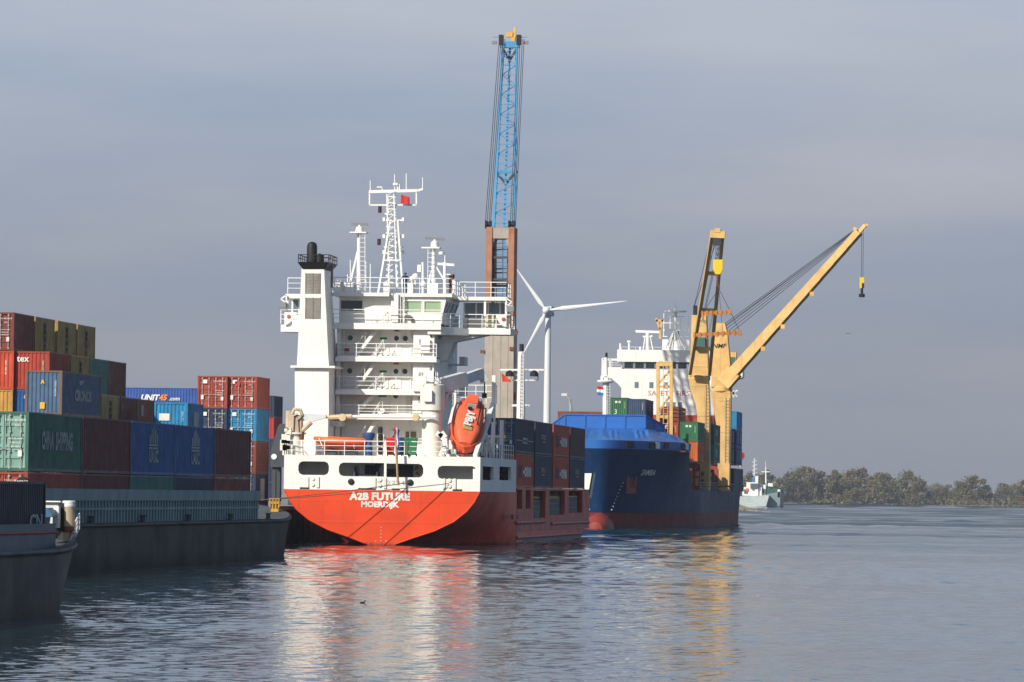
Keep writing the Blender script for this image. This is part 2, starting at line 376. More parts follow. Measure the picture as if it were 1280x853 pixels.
# ------------------------------------------------------------------ shipping containers
BODY = paint('container_paint', (1,1,1), .5, .38, .17, 1.1, objcol=True, streak=.25)
_cm = {}
def container_meshes(L, H):
    if (L, H) in _cm: return _cm[L, H]
    w = MB(); xo, xi, z0, z1 = 1.195, 1.155, .16, H-.07
    pitch = .278; n = int((L-.36)/pitch); p0 = -n*pitch/2
    for s in (-1, 1):
        pr = []
        for i in range(n):
            y = p0+i*pitch
            pr += [(y, xo), (y+.07, xo), (y+.139, xi), (y+.209, xi)]
        pr.append((p0+n*pitch, xo))
        w.loft([[(s*x, y, z0) for y, x in pr], [(s*x, y, z1) for y, x in pr]], caps=False)
    pr = []; yo, yi = L/2-.03, L/2-.075; m = 8; pw = 2.14/m
    for i in range(m): x = -1.07+i*pw; pr += [(x, yo), (x+pw*.25, yo), (x+pw*.5, yi), (x+pw*.75, yi)]
    pr.append((1.07, yo))
    w.loft([[(x, y, z0) for x, y in pr], [(x, y, z1) for x, y in pr]], caps=False)
    w.add([(-1.16, -L/2+.1, H-.025), (1.16, -L/2+.1, H-.025), (1.16, L/2-.1, H-.025), (-1.16, L/2-.1, H-.025)], [(0,1,2,3)])
    w.box(-1.15, -L/2+.1, .05, 1.15, L/2-.1, .14)
    f = MB()
    for sx in (-1, 1):
        for sy in (-1, 1):
            f.box(sx*1.06, sy*(L/2-.16), .12, sx*1.212, sy*(L/2-.004), H-.12)
            f.box(sx*1.03, sy*(L/2-.18), 0, sx*1.219, sy*L/2, .12); f.box(sx*1.03, sy*(L/2-.18), H-.12, sx*1.219, sy*L/2, H)
        f.box(sx*1.10, -L/2+.18, .02, sx*1.205, L/2-.18, .17); f.box(sx*1.14, -L/2+.18, H-.09, sx*1.205, L/2-.18, H-.01)
    for sy in (-1, 1):
        f.box(-1.03, sy*(L/2-.14), .02, 1.03, sy*(L/2-.01), .16); f.box(-1.03, sy*(L/2-.14), H-.12, 1.03, sy*(L/2-.01), H-.005)
    d = MB()                                        # left leaf, seen from the door end
    y = -L/2+.07; zs = [.17]; hh = (H-.12-.17)
    pr = [(.17, 0)]
    for k in range(5):
        a = .17+hh*(k+.12)/5; b_ = .17+hh*(k+.88)/5
        pr += [(a, 0), (a+.04, .05), (b_-.04, .05), (b_, 0)]
    pr.append((.17+hh, 0))
    d.loft([[(-1.05, y+q, z) for z, q in pr], [(-.02, y+q, z) for z, q in pr]], caps=False)
    d.box(-1.055, y-.012, .17, -.98, y+.03, H-.12); d.box(-.09, y-.012, .17, -.015, y+.03, H-.12)
    k = MB()
    for x in (-.83, -.28):
        k.tube([(x, y-.05, .10), (x, y-.05, H-.09)], .024, 6)
        for z in (.2, H*.33, H*.66, H-.2): k.box(x-.06, y-.06, z-.03, x+.06, y-.01, z+.03)
        k.box(x-.03, y-.075, 1.05, x+.38, y-.05, 1.09)
    out = [a.mesh('container_'+nm, BODY if nm != 'bars' else paint('galvanised_bars', (.42,.42,.41), .5, .2), smooth=nm == 'bars') for nm, a in (('walls', w), ('frame', f), ('leaf', d), ('bars', k))]
    d2 = MB(); d2.v = [(-p[0], p[1], p[2]) for p in d.v]; d2.f, d2.m = d.f, d.m
    k2 = MB(); k2.v = [(-p[0], p[1], p[2]) for p in k.v]; k2.f, k2.m = k.f, k.m
    out += [d2.mesh('container_leaf_r', BODY, smooth=False), k2.mesh('container_bars_r', out[3].materials[0])]
    _cm[L, H] = out; return out
HS = {'20': (6.058, 2.591), '40': (12.192, 2.591), '40h': (12.192, 2.896), '45h': (13.716, 2.896), '20h': (6.058, 2.896)}
PAL = {'maroon': (.14, .025, .021), 'brown': (.22, .048, .032), 'red': (.42, .055, .032), 'brick': (.37, .062, .036), 'ochre': (.44, .28, .085),
       'yellow': (.50, .27, .06), 'teal': (.035, .19, .155), 'seafoam': (.22, .40, .33), 'green': (.05, .165, .12), 'navy': (.022, .038, .085), 'steelblue': (.075, .14, .24),
       'blue': (.017, .11, .32), 'royal': (.04, .11, .36), 'sky': (.02, .24, .48), 'orange': (.55, .12, .02), 'orangered': (.56, .075, .03), 'forest': (.03, .17, .075), 'dbrown': (.075, .03, .03)}
def container(label, typ, colr, x1, y0, z0, door=True, marks=(), group=None, rz=0, frame=None, simple=False):
    """x1: right side, y0: near end, z0: base. marks: (text, size, face, u, w, material, {opts}); u from the near/left edge, w from the base"""
    L, H = HS[typ]; W_, FR, LEAF, BARS, LEAF2, BARS2 = container_meshes(L, H)
    c = PAL[colr] if isinstance(colr, str) else colr; j = rnd.uniform(.92, 1.08); c = (c[0]*j, c[1]*j, c[2]*j, 1)
    o = thing('shipping_container', label, 'container', (x1-1.219, y0+L/2, z0), rz, group)
    def p(name, me, par, rot=0, cc=c):
        q = link(name, me, par); q.rotation_euler.z = rot; q.color = cc; return q
    rot = 0 if door else PI
    p('walls', W_, o, rot); fc = tuple([*(PAL[frame] if frame else [x*.85 for x in c[:3]])]) + (1,)
    p('frame', FR, o, 0, fc)
    for me, bm in ((LEAF, BARS), (LEAF2, BARS2)):
        d = p('door', me, o, rot)
        if not simple or door: p('locking_bars', bm, d)
    if marks:
        mats = []; mb = MB()
        for mk in marks:
            tx, size, face, u, w, mat = mk[:6]; op = dict(mk[6]) if len(mk) > 6 else {}
            if mat not in mats: mats.append(mat)
            mb.mi = mats.index(mat); vert = op.pop('vert', False); box = op.pop('box', None)
            if face == 'side': org, xa, ya = Vector((1.226, -L/2+u, w)), Vector((0,1,0)), Vector((0,0,1))
            else: org, xa, ya = Vector((-1.219+u, -L/2-.022, w)), Vector((1,0,0)), Vector((0,0,1))
            if box:
                nn = xa.cross(ya)*.004; mb.add([org-xa*box[0]/2-ya*box[1]/2+nn*0, org+xa*box[0]/2-ya*box[1]/2, org+xa*box[0]/2+ya*box[1]/2, org-xa*box[0]/2+ya*box[1]/2], [(0,1,2,3)])
                continue
            if vert: xa, ya = -ya, xa
            text_into(mb, tx, size, org, xa, ya, **op)
        mb.build('lettering', mats, o, smooth=False)
    return o
def colcode(face, u, H, L=None, mat=LETTW):          # the small vertical row of code marks
    return ('CXDU 205814 3', .17, face, u, H*.55, mat, {'vert': True, 'sx': 1.25})
def doormarks(H, mat=LETTW):
    return [('TGHU 481206 8', .15, 'end', 1.78, H-.42, mat), ('22G1', .14, 'end', 1.9, H-.68, mat),
            ('MAX GR 30480', .11, 'end', 1.80, H*.55, mat), ('TARE 2230', .11, 'end', 1.80, H*.48, mat), ('NET 28250', .11, 'end', 1.80, H*.41, mat),
            ('', 0, 'end', .62, H-.45, mat, {'box': (.34, .30)}), ('', 0, 'end', .4, H*.34, mat, {'box': (.22, .34)}), ('', 0, 'end', 2.02, H*.3, mat, {'box': (.2, .3)})]
# ------------------------------------------------------------------ river barge 2 (long dark hull with containers)
HULLD = paint('barge_hull', (.034, .030, .030), .6, .4, .10, .4, spec=.2, plates=.12, wet=.3)
COAM = paint('barge_coaming', (.20, .30, .30), .55, .3, .05)
DECKG = paint('barge_deck', (.09, .10, .10), .7, .4, .1)
P0 = atd(35, 589.7, 216)
B2R = P0.x                                        # right side of the right container column
BY0, BZT2 = P0.y, P0.z
T1 = BZT2 - 2.92
def barge_sections(xc, hb, y0, y1, bowlen, zdeck, sheer, flare=.6):
    secs = []
    ys = [y0 + (y1-bowlen-y0)*i/6 for i in range(7)] + [y1-bowlen+bowlen*i/14 for i in range(1, 15)]
    for y in ys:
        t = max(0, (y-(y1-bowlen))/bowlen); w = hb*math.sqrt(max(0, 1-(t**2.6)))
        wl = hb*math.sqrt(max(0, 1-min(1, t*1.32)**2.0)); z = zdeck+sheer*t**1.8
        w, wl = max(w, .05), max(wl, .03)
        pr = [(-w, z), (-w*.5-wl*.5, z*.45), (-wl, 0), (-wl*.9, -1.2), (wl*.9, -1.2), (wl, 0), (w*.5+wl*.5, z*.45), (w, z)]
        secs.append([(xc+x, y, zz) for x, zz in pr])
    return secs
def barge2():
    xr = B2R+.95; hb = 5.8; xc = xr-hb; yend = BY0+5*12.35+18.5; y0 = BY0-34
    o = thing('container_barge', 'long dark hulled river barge with ribbed grey green coaming under the container row', 'barge', (xc, y0, 0))
    zd = 2.42; secs = barge_sections(xc, hb, y0, yend, 13, zd, .95)
    h = MB(); h.loft(secs); h.shift(o.location); hull = h.build('hull', HULLD, o)
    d = MB()
    for a, b in zip(secs, secs[1:]):
        d.add([(a[0][0]+.05, a[0][1], a[0][2]+.01), (a[7][0]-.05, a[7][1], a[7][2]+.01), (b[7][0]-.05, b[7][1], b[7][2]+.01), (b[0][0]+.05, b[0][1], b[0][2]+.01)], [(0,1,2,3)])
    d.shift(o.location); d.build('deck', DECKG, o)
    g = MB()
    for a, b in zip(secs, secs[1:]):
        for k in (0, 7): g.tube([Vector(a[k])-Vector((0,0,.12)), Vector(b[k])-Vector((0,0,.12))], .11, 6)
    g.shift(o.location); g.build('rubbing_strake', HULLD, hull)
    zt = atd(200, 612, 240).z; ce = BY0+5*12.35+1.2
    c = MB(); x = B2R+.12
    c.box(x, y0+8, zd, x+.10, ce, zt-.62)
    c.box(x-.05, y0+7.9, zt-.62, x+.26, ce+.05, zt-.02)          # top rail
    c.box(x+.09, y0+8, (zd+zt)/2-.22, x+.20, ce, (zd+zt)/2-.10)
    yy = y0+8.3
    while yy < ce: c.box(x+.09, yy, zd, x+.185, yy+.34, zt-.62); yy += .8
    c.box(x-10.6, y0+8, zd, x-10.5, ce, zt); c.box(x-10.5, ce-.1, zd, x, ce+.03, zt)
    c.shift(o.location); c.build('coaming', COAM, o, smooth=False)
    for yy in [y0+20+i*13.2 for i in range(7)]:
        b = MB()
        for q in (-.25, .25): b.lathe([(.09, zd), (.09, zd+.3), (.13, zd+.33), (.13, zd+.38)], (xr-.45, yy+q, 0), 8)
        b.box(xr-.58, yy-.4, zd, xr-.32, yy+.4, zd+.06)
        b.shift(o.location); b.build('bollard', DKGREY, o)
    yb = yend-5.0; P = aty(343, 628, yb); zb = P.z
    f = MB(); f.box(P.x-.32, yb, zb-.12, P.x+.32, yb+.5, zb+.06)
    for q in (-.3, -.1, .1, .3): f.box(P.x+q-.03, yb-.02, zb-.35, P.x+q+.03, yb+.04, zb+.2)
    f.box(P.x-.34, yb-.02, zb+.2, P.x+.34, yb+.04, zb+.26); f.box(P.x-.25, yb+.1, zd, P.x+.25, yb+.45, zb-.12)
    f.shift(o.location); f.build('anchor_winch', paint('winch_yellow', (.55,.30,.03), .55, .4, .1), o)
    r = MB(); r.rail([(xc-4.5, yend-9, zd+.3), (xc-3, yend-4, zd+.6)], .9, 1.5); r.shift(o.location); r.build('railing', DKGREY, o)
    return o
barge2()
row = [('40h', 'green', 'dark green container with white lettering, nearest in the upper barge row', 'seafoam',
        [('CHINA', 1.2, 'side', 4.2, 1.5, LETTG, {'bold': .045, 'width': 2.7}), ('SHIPPING', 1.2, 'side', 7.95, 1.5, LETTG, {'bold': .045, 'width': 3.9}), ('CCLU 724168 5  45G1', .2, 'side', .75, 1.6, LETTG, {'vert': True})] + doormarks(2.9)),
       ('40h', 'maroon', 'plain maroon container between the dark green and the first blue one on the barge', None,
        [('TEXU 338117', .2, 'side', .7, 1.7, LETTG, {'vert': True}), ('9-6', .2, 'side', 11, 1.3, LETTY, {'vert': True})]),
       ('40h', 'blue', 'blue container with pale vertical emblem, right after the maroon one on the barge', None,
        [('UASC', .95, 'side', 6.1, 1.0, LETTG, {'bold': .04, 'width': 2.6}), ('UASU 104772 4', .2, 'side', .6, 1.5, LETTG, {'vert': True})]),
       ('40h', 'blue', 'second blue container with pale vertical emblem, next to the last maroon one', None,
        [('UASC', .95, 'side', 6.1, 1.0, LETTG, {'bold': .04, 'width': 2.6}), ('UASU 318802 1', .2, 'side', .6, 1.5, LETTG, {'vert': True})]),
       ('40h', 'maroon', 'dark maroon container at the bow end of the upper barge row', None, [('TRLU 651204', .18, 'side', .8, 1.9, LETTG, {'vert': True}), ('9-6', .2, 'side', 11.2, 1.3, LETTY, {'vert': True})])]
def emblem(o, L, u, w):                            # ship-like mark above the letters
    mb = MB()
    for i, (a, hgt) in enumerate(((-1.2,.5),(-.7,.85),(-.2,1.05),(.3,.8),(.8,.55))):
        mb.prism([(u+a-L/2, w), (u+a-L/2+.3, w), (u+a-L/2+.3, w+hgt), (u+a-L/2, w+hgt*.8)], 'x', 1.224, 1.228)
    for q in (-.15, -.32): mb.box(1.224, u-1.3-L/2, w+q, 1.228, u+1.2-L/2, w+q+.1)
    mb.build('emblem', LETTG, o, smooth=False)
def emblem_small(o, L, u, w):
    mb = MB(); mb.prism([(u-.9-L/2, w), (u+.7-L/2, w+.1), (u+.2-L/2, w-.2), (u-.5-L/2, w-.3)], 'x', 1.224, 1.228); mb.build('emblem', LETTG, o, smooth=False)
for i, (t, c, lab, fr, mk) in enumerate(row):
    o = container(lab, t, c, B2R, BY0+i*12.35, BZT2, True, mk, 'containers in the upper row of the barge')
    if c == 'blue': emblem(o, 12.19, 6.1, 1.75)
    if i == 0:
        for ch in o.children:
            if ch.name.startswith('door'): ch.color = (*PAL['seafoam'], 1)
low = [('brick', 'red container in the sunken barge row under the green one, doors in the sun', True), ('maroon', 'maroon container top showing over the coaming under the plain maroon one', False),
       ('teal', 'teal container top showing over the barge coaming under the first blue one', False), ('navy', 'navy container top showing over the barge coaming under the second blue one', False),
       ('brown', 'brown container top at the bow end of the sunken barge row', False)]
for i, (c, lab, dr) in enumerate(low):
    container(lab, '40h', c, B2R, BY0+i*12.35, T1, True, doormarks(2.9) if dr else (), 'containers in the lower row of the barge', frame=None)

# ------------------------------------------------------------------ river barge 1 (bow at lower left)
BOWG = paint('bow_grey', (.05, .05, .053), .55, .4, .10, .5, spec=.25, plates=.10, wet=.3)
def barge1():
    tip = atd(104, 690, 157)
    hb = 5.6; yend = tip.y+3.2; xr = atd(0, 690, 141).x; xc = xr-hb; y0 = yend-52; zd = 2.05
    o = thing('river_barge', 'grey river barge with curved bow bulwark and winch gear, closest of all the vessels', 'barge', (xc, y0, 0))
    secs = barge_sections(xc, hb, y0, yend, 12, zd, .62)
    h = MB(); h.loft(secs); h.shift(o.location); hull = h.build('hull', BOWG, o)
    s = MB(); hi = secs[-15:]
    for k, sg in ((7, 1), (0, -1)):                              # bulwark above the deck
        lo = [(q[k][0], q[k][1], q[k][2]) for q in hi]; up = []
        for i, p in enumerate(lo):
            t = i/(len(lo)-1); up.append((p[0]+sg*.12*t, p[1]+.1*t, p[2]+.12+.45*t))
        s.loft([lo, up, [(p[0]-sg*.1, p[1]-.05, p[2]) for p in up], [(p[0]-sg*.1, p[1]-.05, p[2]) for p in lo]], caps=False)
    s.shift(o.location); s.build('bulwark', BOWG, o)
    g = MB()
    for a, b in zip(secs, secs[1:]):
        for k in (0, 7): g.tube([Vector(a[k])+Vector((0,0,.02)), Vector(b[k])+Vector((0,0,.02))], .11, 6)
    g.shift(o.location); g.build('rubbing_strake', BOWG, hull)
    d = MB()
    for a, b in zip(secs, secs[1:]): d.add([(a[0][0], a[0][1], a[0][2]-.02), (a[7][0], a[7][1], a[7][2]-.02), (b[7][0], b[7][1], b[7][2]-.02), (b[0][0], b[0][1], b[0][2]-.02)], [(0,1,2,3)])
    d.shift(o.location); d.build('deck', DECKG, o)
    cx = xr-.55; ye = aty(63, 655, 150).y-1.2; zc = zd+.95
    c = MB(); c.box(cx-.1, y0+3, zd, cx, ye, zc); c.box(cx-9.6, ye-.1, zd, cx-.101, ye, zc); c.shift(o.location)
    c.build('coaming', paint('coaming_blue_grey', (.10, .135, .16), .5, .25), o, smooth=False)
    k = MB(); k.tube([(cx+.05, y0+3, zc-.3), (cx+.05, ye, zc-.3)], .035, 6); k.shift(o.location); k.build('handrail', LETTR, o)
    def G(px, py, y): p = aty(px, py, y); return (p.x, y, p.z)
    by = ye+4.6
    def gx(name, a, b, c_, d_, y, dep, mat):
        q = MB(); p, r = G(a, b, y), G(c_, d_, y); q.box(p[0], y, max(zd+.1, r[2]), r[0], y+dep, p[2]); q.shift(o.location); return q.build(name, mat, o, smooth=False)
    w = MB(); P = G(86, 640, by); bx = P[0]; zb = zd+.3; z1 = G(86, 634, by)[2]; z2 = G(86, 626, by)[2]; r0 = (G(94, 640, by)[0]-G(78, 640, by)[0])/2
    w.lathe([(r0*.93, zb), (r0*.93, z1)], (bx, by, 0), 18); w.mi = 1
    w.lathe([(r0*.95, z1), (r0, z1+.02), (r0, z1+.10), (r0*.94, z1+.11), (r0*.94, z1+.13), (r0, z1+.14), (r0, z2-.02), (r0*.85, z2)], (bx, by, 0), 18)
    w.mi = 2; w.lathe([(r0*.96, zb+.3), (r0*.96, zb+.52)], (bx, by, 0), 18)
    w.shift(o.location); w.build('bow_mast_step', [paint('winch_beige', (.50,.42,.28), .6, .4, .15), WHITE, RUSTY], o)
    gx('winch_casing', 73, 629, 79.5, 664, by-.2, .6, BLACK); gx('locker', 66, 633, 73, 660, by-.5, .5, WHITE)
    q = MB(); pts = [G(*p, by-1.4) for p in ((46, 635), (60, 635), (66, 646), (57, 647), (55, 660), (46, 660))]; q.prism([(p[0], p[2]) for p in pts], 'y', by-1.4, by-.6); q.shift(o.location)
    q.build('companionway_hood', paint('hood_blue', (.05, .13, .24), .4, .2), o, smooth=False)
    gx('breakwater', 44, 627, 76, 660, by+.9, .08, GREYW)
    q = MB(); p, r = G(44, 626, by+.8), G(76, 627, by+.8); q.box(p[0], by+.75, r[2]-.03, r[0], by+1.05, p[2]); q.shift(o.location); q.build('breakwater_capping', WHITE, o, smooth=False)
    q = MB(); a, b = G(94, 672, by-1), G(99, 662, by+1.2); q.rail([(a[0], a[1], a[2]), (b[0], b[1], b[2])], .55, .4, .025); q.shift(o.location); q.build('railing', RAILW, o)
    q = MB(); p = G(57, 720, yend-14)
    L_ = [(0, .8), (0, .12), (2.6, .34), (2.6, .42), (.14, .22), (.14, .8)]
    q.prism([(yend-15.5+a, b+.25) for a, b in L_], 'x', xr-.2, xr-.04); q.shift(o.location); q.build('hull_bracket', DKGREY, hull, smooth=False)
    # navy container stowed in the hold
    zt = G(46, 602, ye-.8)[2]
    container('navy ribbed container stowed low in the closest grey barge', '40h', (.012, .018, .04), cx-.28, ye-.3-12.19, zt-2.90, True,
              [('CN', .62, 'side', 10.7, 1.55, LETTG, {'bold': .03, 'width': 1.9})])
    yb = ye+1.5; v = thing('warning_disc', 'small dark round disc with white lettering standing beyond the navy container', 'disc', G(28.5, 605, yb))
    q = MB(); q.lathe([(.22, -.04), (.25, 0), (.22, .04)], (0, 0, 0), 28, 'y'); q.build('disc', BLACK, v); e = MB(); e.box(-.03, -.03, zd-v.location.z, .03, .03, -.2); e.build('post', DKGREY, v)
    e = MB(); text_into(e, 'MERCY', .12, (0, -.06, .07), (1,0,0), (0,0,1), bold=.02); e.build('lettering', LETTW, v, smooth=False)
barge1()

# ------------------------------------------------------------------ terminal stacks behind the barge
YD = atd(61, 438, 301); YY = YD.y
def colx(px, D=301): return atd(px, 500, D).x
def stack(px, D, z, seq, base, grp='containers of the stepped terminal stack'):
    x = colx(px, D); y = atd(px, 500, D).y
    for (typ, c, lab, door, mk, gap) in seq:
        container(lab, typ, c, x, y, z, door, mk, grp); y += HS[typ][0]+gap
TZ = [QZ+.02+i*2.60 for i in range(5)]
msc = lambda: [('MSC', 1.15, 'side', 3.0, 1.15, LETTK, {'vert': True, 'bold': .03})]
code = lambda: [('TCKU 118034', .2, 'side', .55, 1.4, LETTY, {'vert': True})]
stack(16, 301, TZ[4], [('20', 'brown', 'brown container at the near end of the top terminal tier, doors in the sun', True, doormarks(2.59)+code(), .45),
    ('20', 'ochre', 'ochre container with black vertical letters next to the top brown one', True, msc(), 1.0),
    ('20', 'ochre', 'middle ochre container of the three in the top terminal tier', True, msc(), .5),
    ('20', 'ochre', 'last ochre container at the far end of the top terminal tier', True, msc(), .2)], 0)
stack(61, 301, TZ[3], [('20', 'red', 'red ribbed container end marked tex in white', False, [('tex', .62, 'end', .62, 2.08, LETTW, {'bold': .02}), ('TEXU 229104', .17, 'end', 2.0, 1.5, LETTW, {'vert': True})]+code(), .9),
    ('20', 'ochre', 'ochre container in the second terminal tier between red and teal ones', True, msc(), .25),
    ('20', 'teal', 'teal container in the second terminal tier', True, [('K', .4, 'side', 2.5, 1.9, LETTK)], .15),
    ('20', 'maroon', 'maroon container at the far end of the second terminal tier', True, code(), .2)], 0)
stack(16.5, 301, TZ[3], [('20', 'orangered', 'bright red ribbed container end left of the one marked tex', False, [('GESU 406118', .17, 'end', .9+1.0, 1.5, LETTW, {'vert': True})], .5)], 0)
stack(16.0, 301, TZ[2], [('20', 'yellow', 'yellow ribbed container end underneath the bright red ribbed one', False, [], .5)], 0)
stack(61, 301, TZ[2], [('20', 'blue', 'blue ribbed container end between the yellow one and the steel blue container', False, [('C S', .4, 'end', 1.0, 2.1, LETTW)], .5)], 0)
stack(101, 306, TZ[2], [('20', 'brown', 'brown container mostly hidden behind the steel blue container', True, [], .9),
    ('20', 'ochre', 'ochre container in the third terminal tier over the maroon barge container', True, msc(), .5),
    ('20', 'maroon', 'dark maroon container in the third terminal tier right of the ochre one', True, [('S', .5, 'side', .6, 1.9, LETTG)], .15),
    ('20', 'brown', 'brown container with pale side mark at the far end of the third terminal tier', True, [('', 0, 'side', 1.5, 1.75, LETTG, {'box': (.9, .8)})], .2)], 0)
PC = atd(78, 463.4, 290)
o = container('steel blue container with rusty corner posts and yellow stickers standing above the green one', '40h', 'steelblue', PC.x, PC.y, PC.z-2.9, False,
    [('CRONOS', 1.0, 'side', 6.5, 1.35, LETTG, {'bold': .045, 'width': 5.2}), ('CRXU 460218', .17, 'end', 2.0, 1.75, LETTW, {'vert': True}),
     ('', 0, 'end', 1.15, .62, LETTY, {'box': (.32, .42)}), ('A', .35, 'end', 1.15, 2.15, LETTY, {'bold': .05})], frame=None)
emblem_small(o, 12.19, 6.0, 2.35); 
for ch in o.children:
    if ch.name.startswith('frame'): ch.color = (.17, .10, .065, 1)
PS = atd(225.5, 495, 318)
container('sky blue container end with white sticker standing behind the blue barge container', '20', 'sky', atd(235, 500, 318).x, atd(235, 500, 318).y, atd(235, 503.5, 318).z-2.591, False,
    [('', 0, 'end', .75, 1.55, LETTW, {'box': (.75, .5)}), ('SIDU 771', .19, 'end', 2.05, 1.6, LETTW, {'vert': True}), ('', 0, 'side', 3.2, 1.2, LETTG, {'box': (1.9, 1.5)})])
# supporting tiers (mostly hidden by the barge)
sup = 'containers carrying the terminal stacks, hidden behind the barge'
for px, D, n, k in ((61, 301, 2, 4), (16, 301, 2, 4), (101, 306, 2, 4), (235, 318, 2, 1), (78, 290, 2, 2)):
    for t in range(n):
        y = atd(px, 500, D).y
        if px == 16: zz = TZ[t]
        else: zz = TZ[t]
        if px == 235: zz = (atd(235, 503.5, 318).z-2.591) - 2.6*(t+1)
        if px == 78: zz = (PC.z-2.9) - 2.93*(t+1)
        for j in range(k):
            container('container hidden low in the terminal stack, behind the barge cargo', '20', rnd.choice(['brown', 'maroon', 'navy', 'teal']), colx(px, D), y+j*6.6, zz, True, (), sup, simple=True)
# support for the top tier where the second tier is one column over
for t in (2, 3):
    for j in range(1, 4):
        container('container hidden low in the terminal stack, behind the barge cargo', '20', 'maroon', colx(16, 301), YY+.5+j*6.5, TZ[t], True, (), sup, simple=True)
# the stack with the white marked doors
D2 = 360
g2 = 'stack of containers with doors facing the water'
dm = doormarks(2.59)
for px, tiers in ((284, [(3, 'brick', 'red brown container with white sticker on its doors, left of the top pair'), (2, 'navy', 'dark blue container with white marked doors under the left red brown one')]),
                  (321, [(3, 'brick', 'red brown container with red placard on its doors, right of the top pair'), (2, 'sky', 'bright blue container doors under the right red brown one'),
                         (1, 'brown', 'brown container side beyond the barge bow, third from the top'), (0, 'navy', 'navy container with pale placard at the bottom of the door stack')])):
    P = atd(px, 500, D2)
    for t, c, lab in tiers:
        mk = list(dm)
        if 'red placard' in lab: mk.append(('', 0, 'end', .85, 2.0, LETTR, {'box': (.4, .35)}))
        if t == 0: mk = [('', 0, 'side', 3.2, 1.3, LETTG, {'box': (2.0, 1.8)})]
        container(lab, '20', c, P.x, P.y, TZ[t] if t < 4 else 0, True, mk, g2)
    if px == 284:
        for t in (0, 1): container('container hidden low in the door stack, behind the barge cargo', '20', 'maroon', P.x, P.y, TZ[t], True, (), sup, simple=True)
# long blue container lying across
P = atd(252, 485.8, 420)
o = container('long blue container lying across the quay with white and orange lettering', '45h', (.035, .09, .33), P.x-6.86+1.219, P.y-6.858, P.z-2.896, True, (), rz=-PI/2)
mb = MB(); text_into(mb, 'UNIT', .72, (1.24, 3.0, 1.95), (0,1,0), (0,0,1), bold=.045, align='RIGHT', shear=.25); mb.mi = 1
text_into(mb, '45', .72, (1.24, 3.05, 1.95), (0,1,0), (0,0,1), bold=.045, align='LEFT', shear=.25); mb.mi = 0
text_into(mb, '.com', .52, (1.24, 4.0, 1.88), (0,1,0), (0,0,1), bold=.02, align='LEFT', shear=.2)
mb.build('lettering', [LETTW, LETTO], o, smooth=False)
for t in range(3):
    container('container hidden low under the long blue container across the quay', '45h', 'maroon', P.x-6.86+1.219, P.y-6.858, P.z-2.896*(t+2), True, (), sup, rz=-PI/2, simple=True)
P = atd(343, 500, 537)
for z, c, lab in ((4, 'navy', 'distant navy container on top of the stack left of the funnel'), (3, 'red', 'distant bright red container under the navy one left of the funnel'), (2, 'navy', 'distant navy container at the foot of the stack left of the funnel')):
    container(lab, '20', PAL[c] if c != 'red' else (.42, .03, .03), P.x, P.y, 15.6-2.6*(5-z), False, (), 'distant quay containers left of the ship')
for t in (0, 1): container('container hidden low in the distant quay stack, behind the ship', '20', 'navy', P.x, P.y, 15.6-2.6*(5-t), False, (), sup, simple=True)
# ------------------------------------------------------------------ the red feeder ship, seen from astern
A0 = atd(476, 682, 353); A0.z = 0
def A(px, py, y):                       # pixel -> ship coordinates on the plane y metres ahead of the transom
    p = aty(px, py, A0.y + y); return (p.x - A0.x, y, p.z)
def PB(mb, a, b, c, d, y0, y1):         # box from a pixel rectangle on the plane y0
    p, q = A(a, b, y0), A(c, d, y0); return mb.box(p[0], y0, q[2], q[0], y1, p[2])
ship = thing('container_ship', 'red hulled white container ship seen from astern in the middle of the harbour', 'ship', A0)
def part(name, mb, mats, par=None, smooth=True): return mb.build(name, mats, par or ship, smooth=smooth)

tr = [(599.9,614.7),(592.9,627.9),(583,640),(567,652.5),(543,664),(516,672.7),(493.5,680.9)]
trp = [A(*p, 0) for p in tr]; HB = trp[0][0]; ZK = trp[0][2]              # half breadth, knuckle height
prof0 = [(p[0], p[2]) for p in trp] + [(.9, -.5), (.6, -1.5)]
def full(z): return HB*(1 if z > -.4 else .93)
def hull_section(y, w, zscale=1.0, beam=1.0):
    return [(-(b*(1-w)+full(z)*w)*beam, y, z) for b, z in prof0] + [((b*(1-w)+full(z)*w)*beam, y, z) for b, z in reversed(prof0)]
def make_hull():
    st = [(0, 0), (1.2, .015), (4, .08), (8, .22), (12, .42), (16, .72), (20, .9), (25, 1), (30, 1), (60, 1), (84, 1)]
    secs = [hull_section(y, w) for y, w in st[:-1]]
    # bow: narrows
    for y, wt, wb in ((80, 1, .98), (86, 1, .9), (91, .96, .72), (95, .8, .48), (98, .55, .22), (100, .25, .06)):
        q = []
        for sx, seq in ((-1, prof0), (1, list(reversed(prof0)))):
            for b, z in seq:
                t = max(0, min(1, (z+.5)/(ZK+.5))); q.append((sx*full(z)*(wt*t+wb*(1-t)), y + 2.5*t*(1 if y > 90 else 0), z))
        secs.append(q)
    # openings in the hull side ahead of the poop: the side between them is built as wall pieces
    zt = A(690, 611, 50)[2]
    h = MB(); h.loft(secs)
    return h, secs
hmb, hsecs = make_hull()
# cut the upper strake away between y 26 and 88 (openings): lower hull keeps z <= zo
def make_split():
    zo = .95
    h = MB()
    aft = [s for s in hsecs if s[0][1] <= 25]
    h.loft(aft)
    fwd = []
    for s in hsecs:
        y = s[0][1]
        if y < 25: continue
        w = max(abs(p[0]) for p in s)
        fwd.append([(p[0], p[1], min(p[2], zo)) if y <= 86 else p for p in s])
    h.loft([s for s in fwd if s[0][1] <= 86]); h.loft([s for s in hsecs if s[0][1] >= 86])
    return h, zo
h, ZO = make_split()
HULL = part('hull', h, RED)
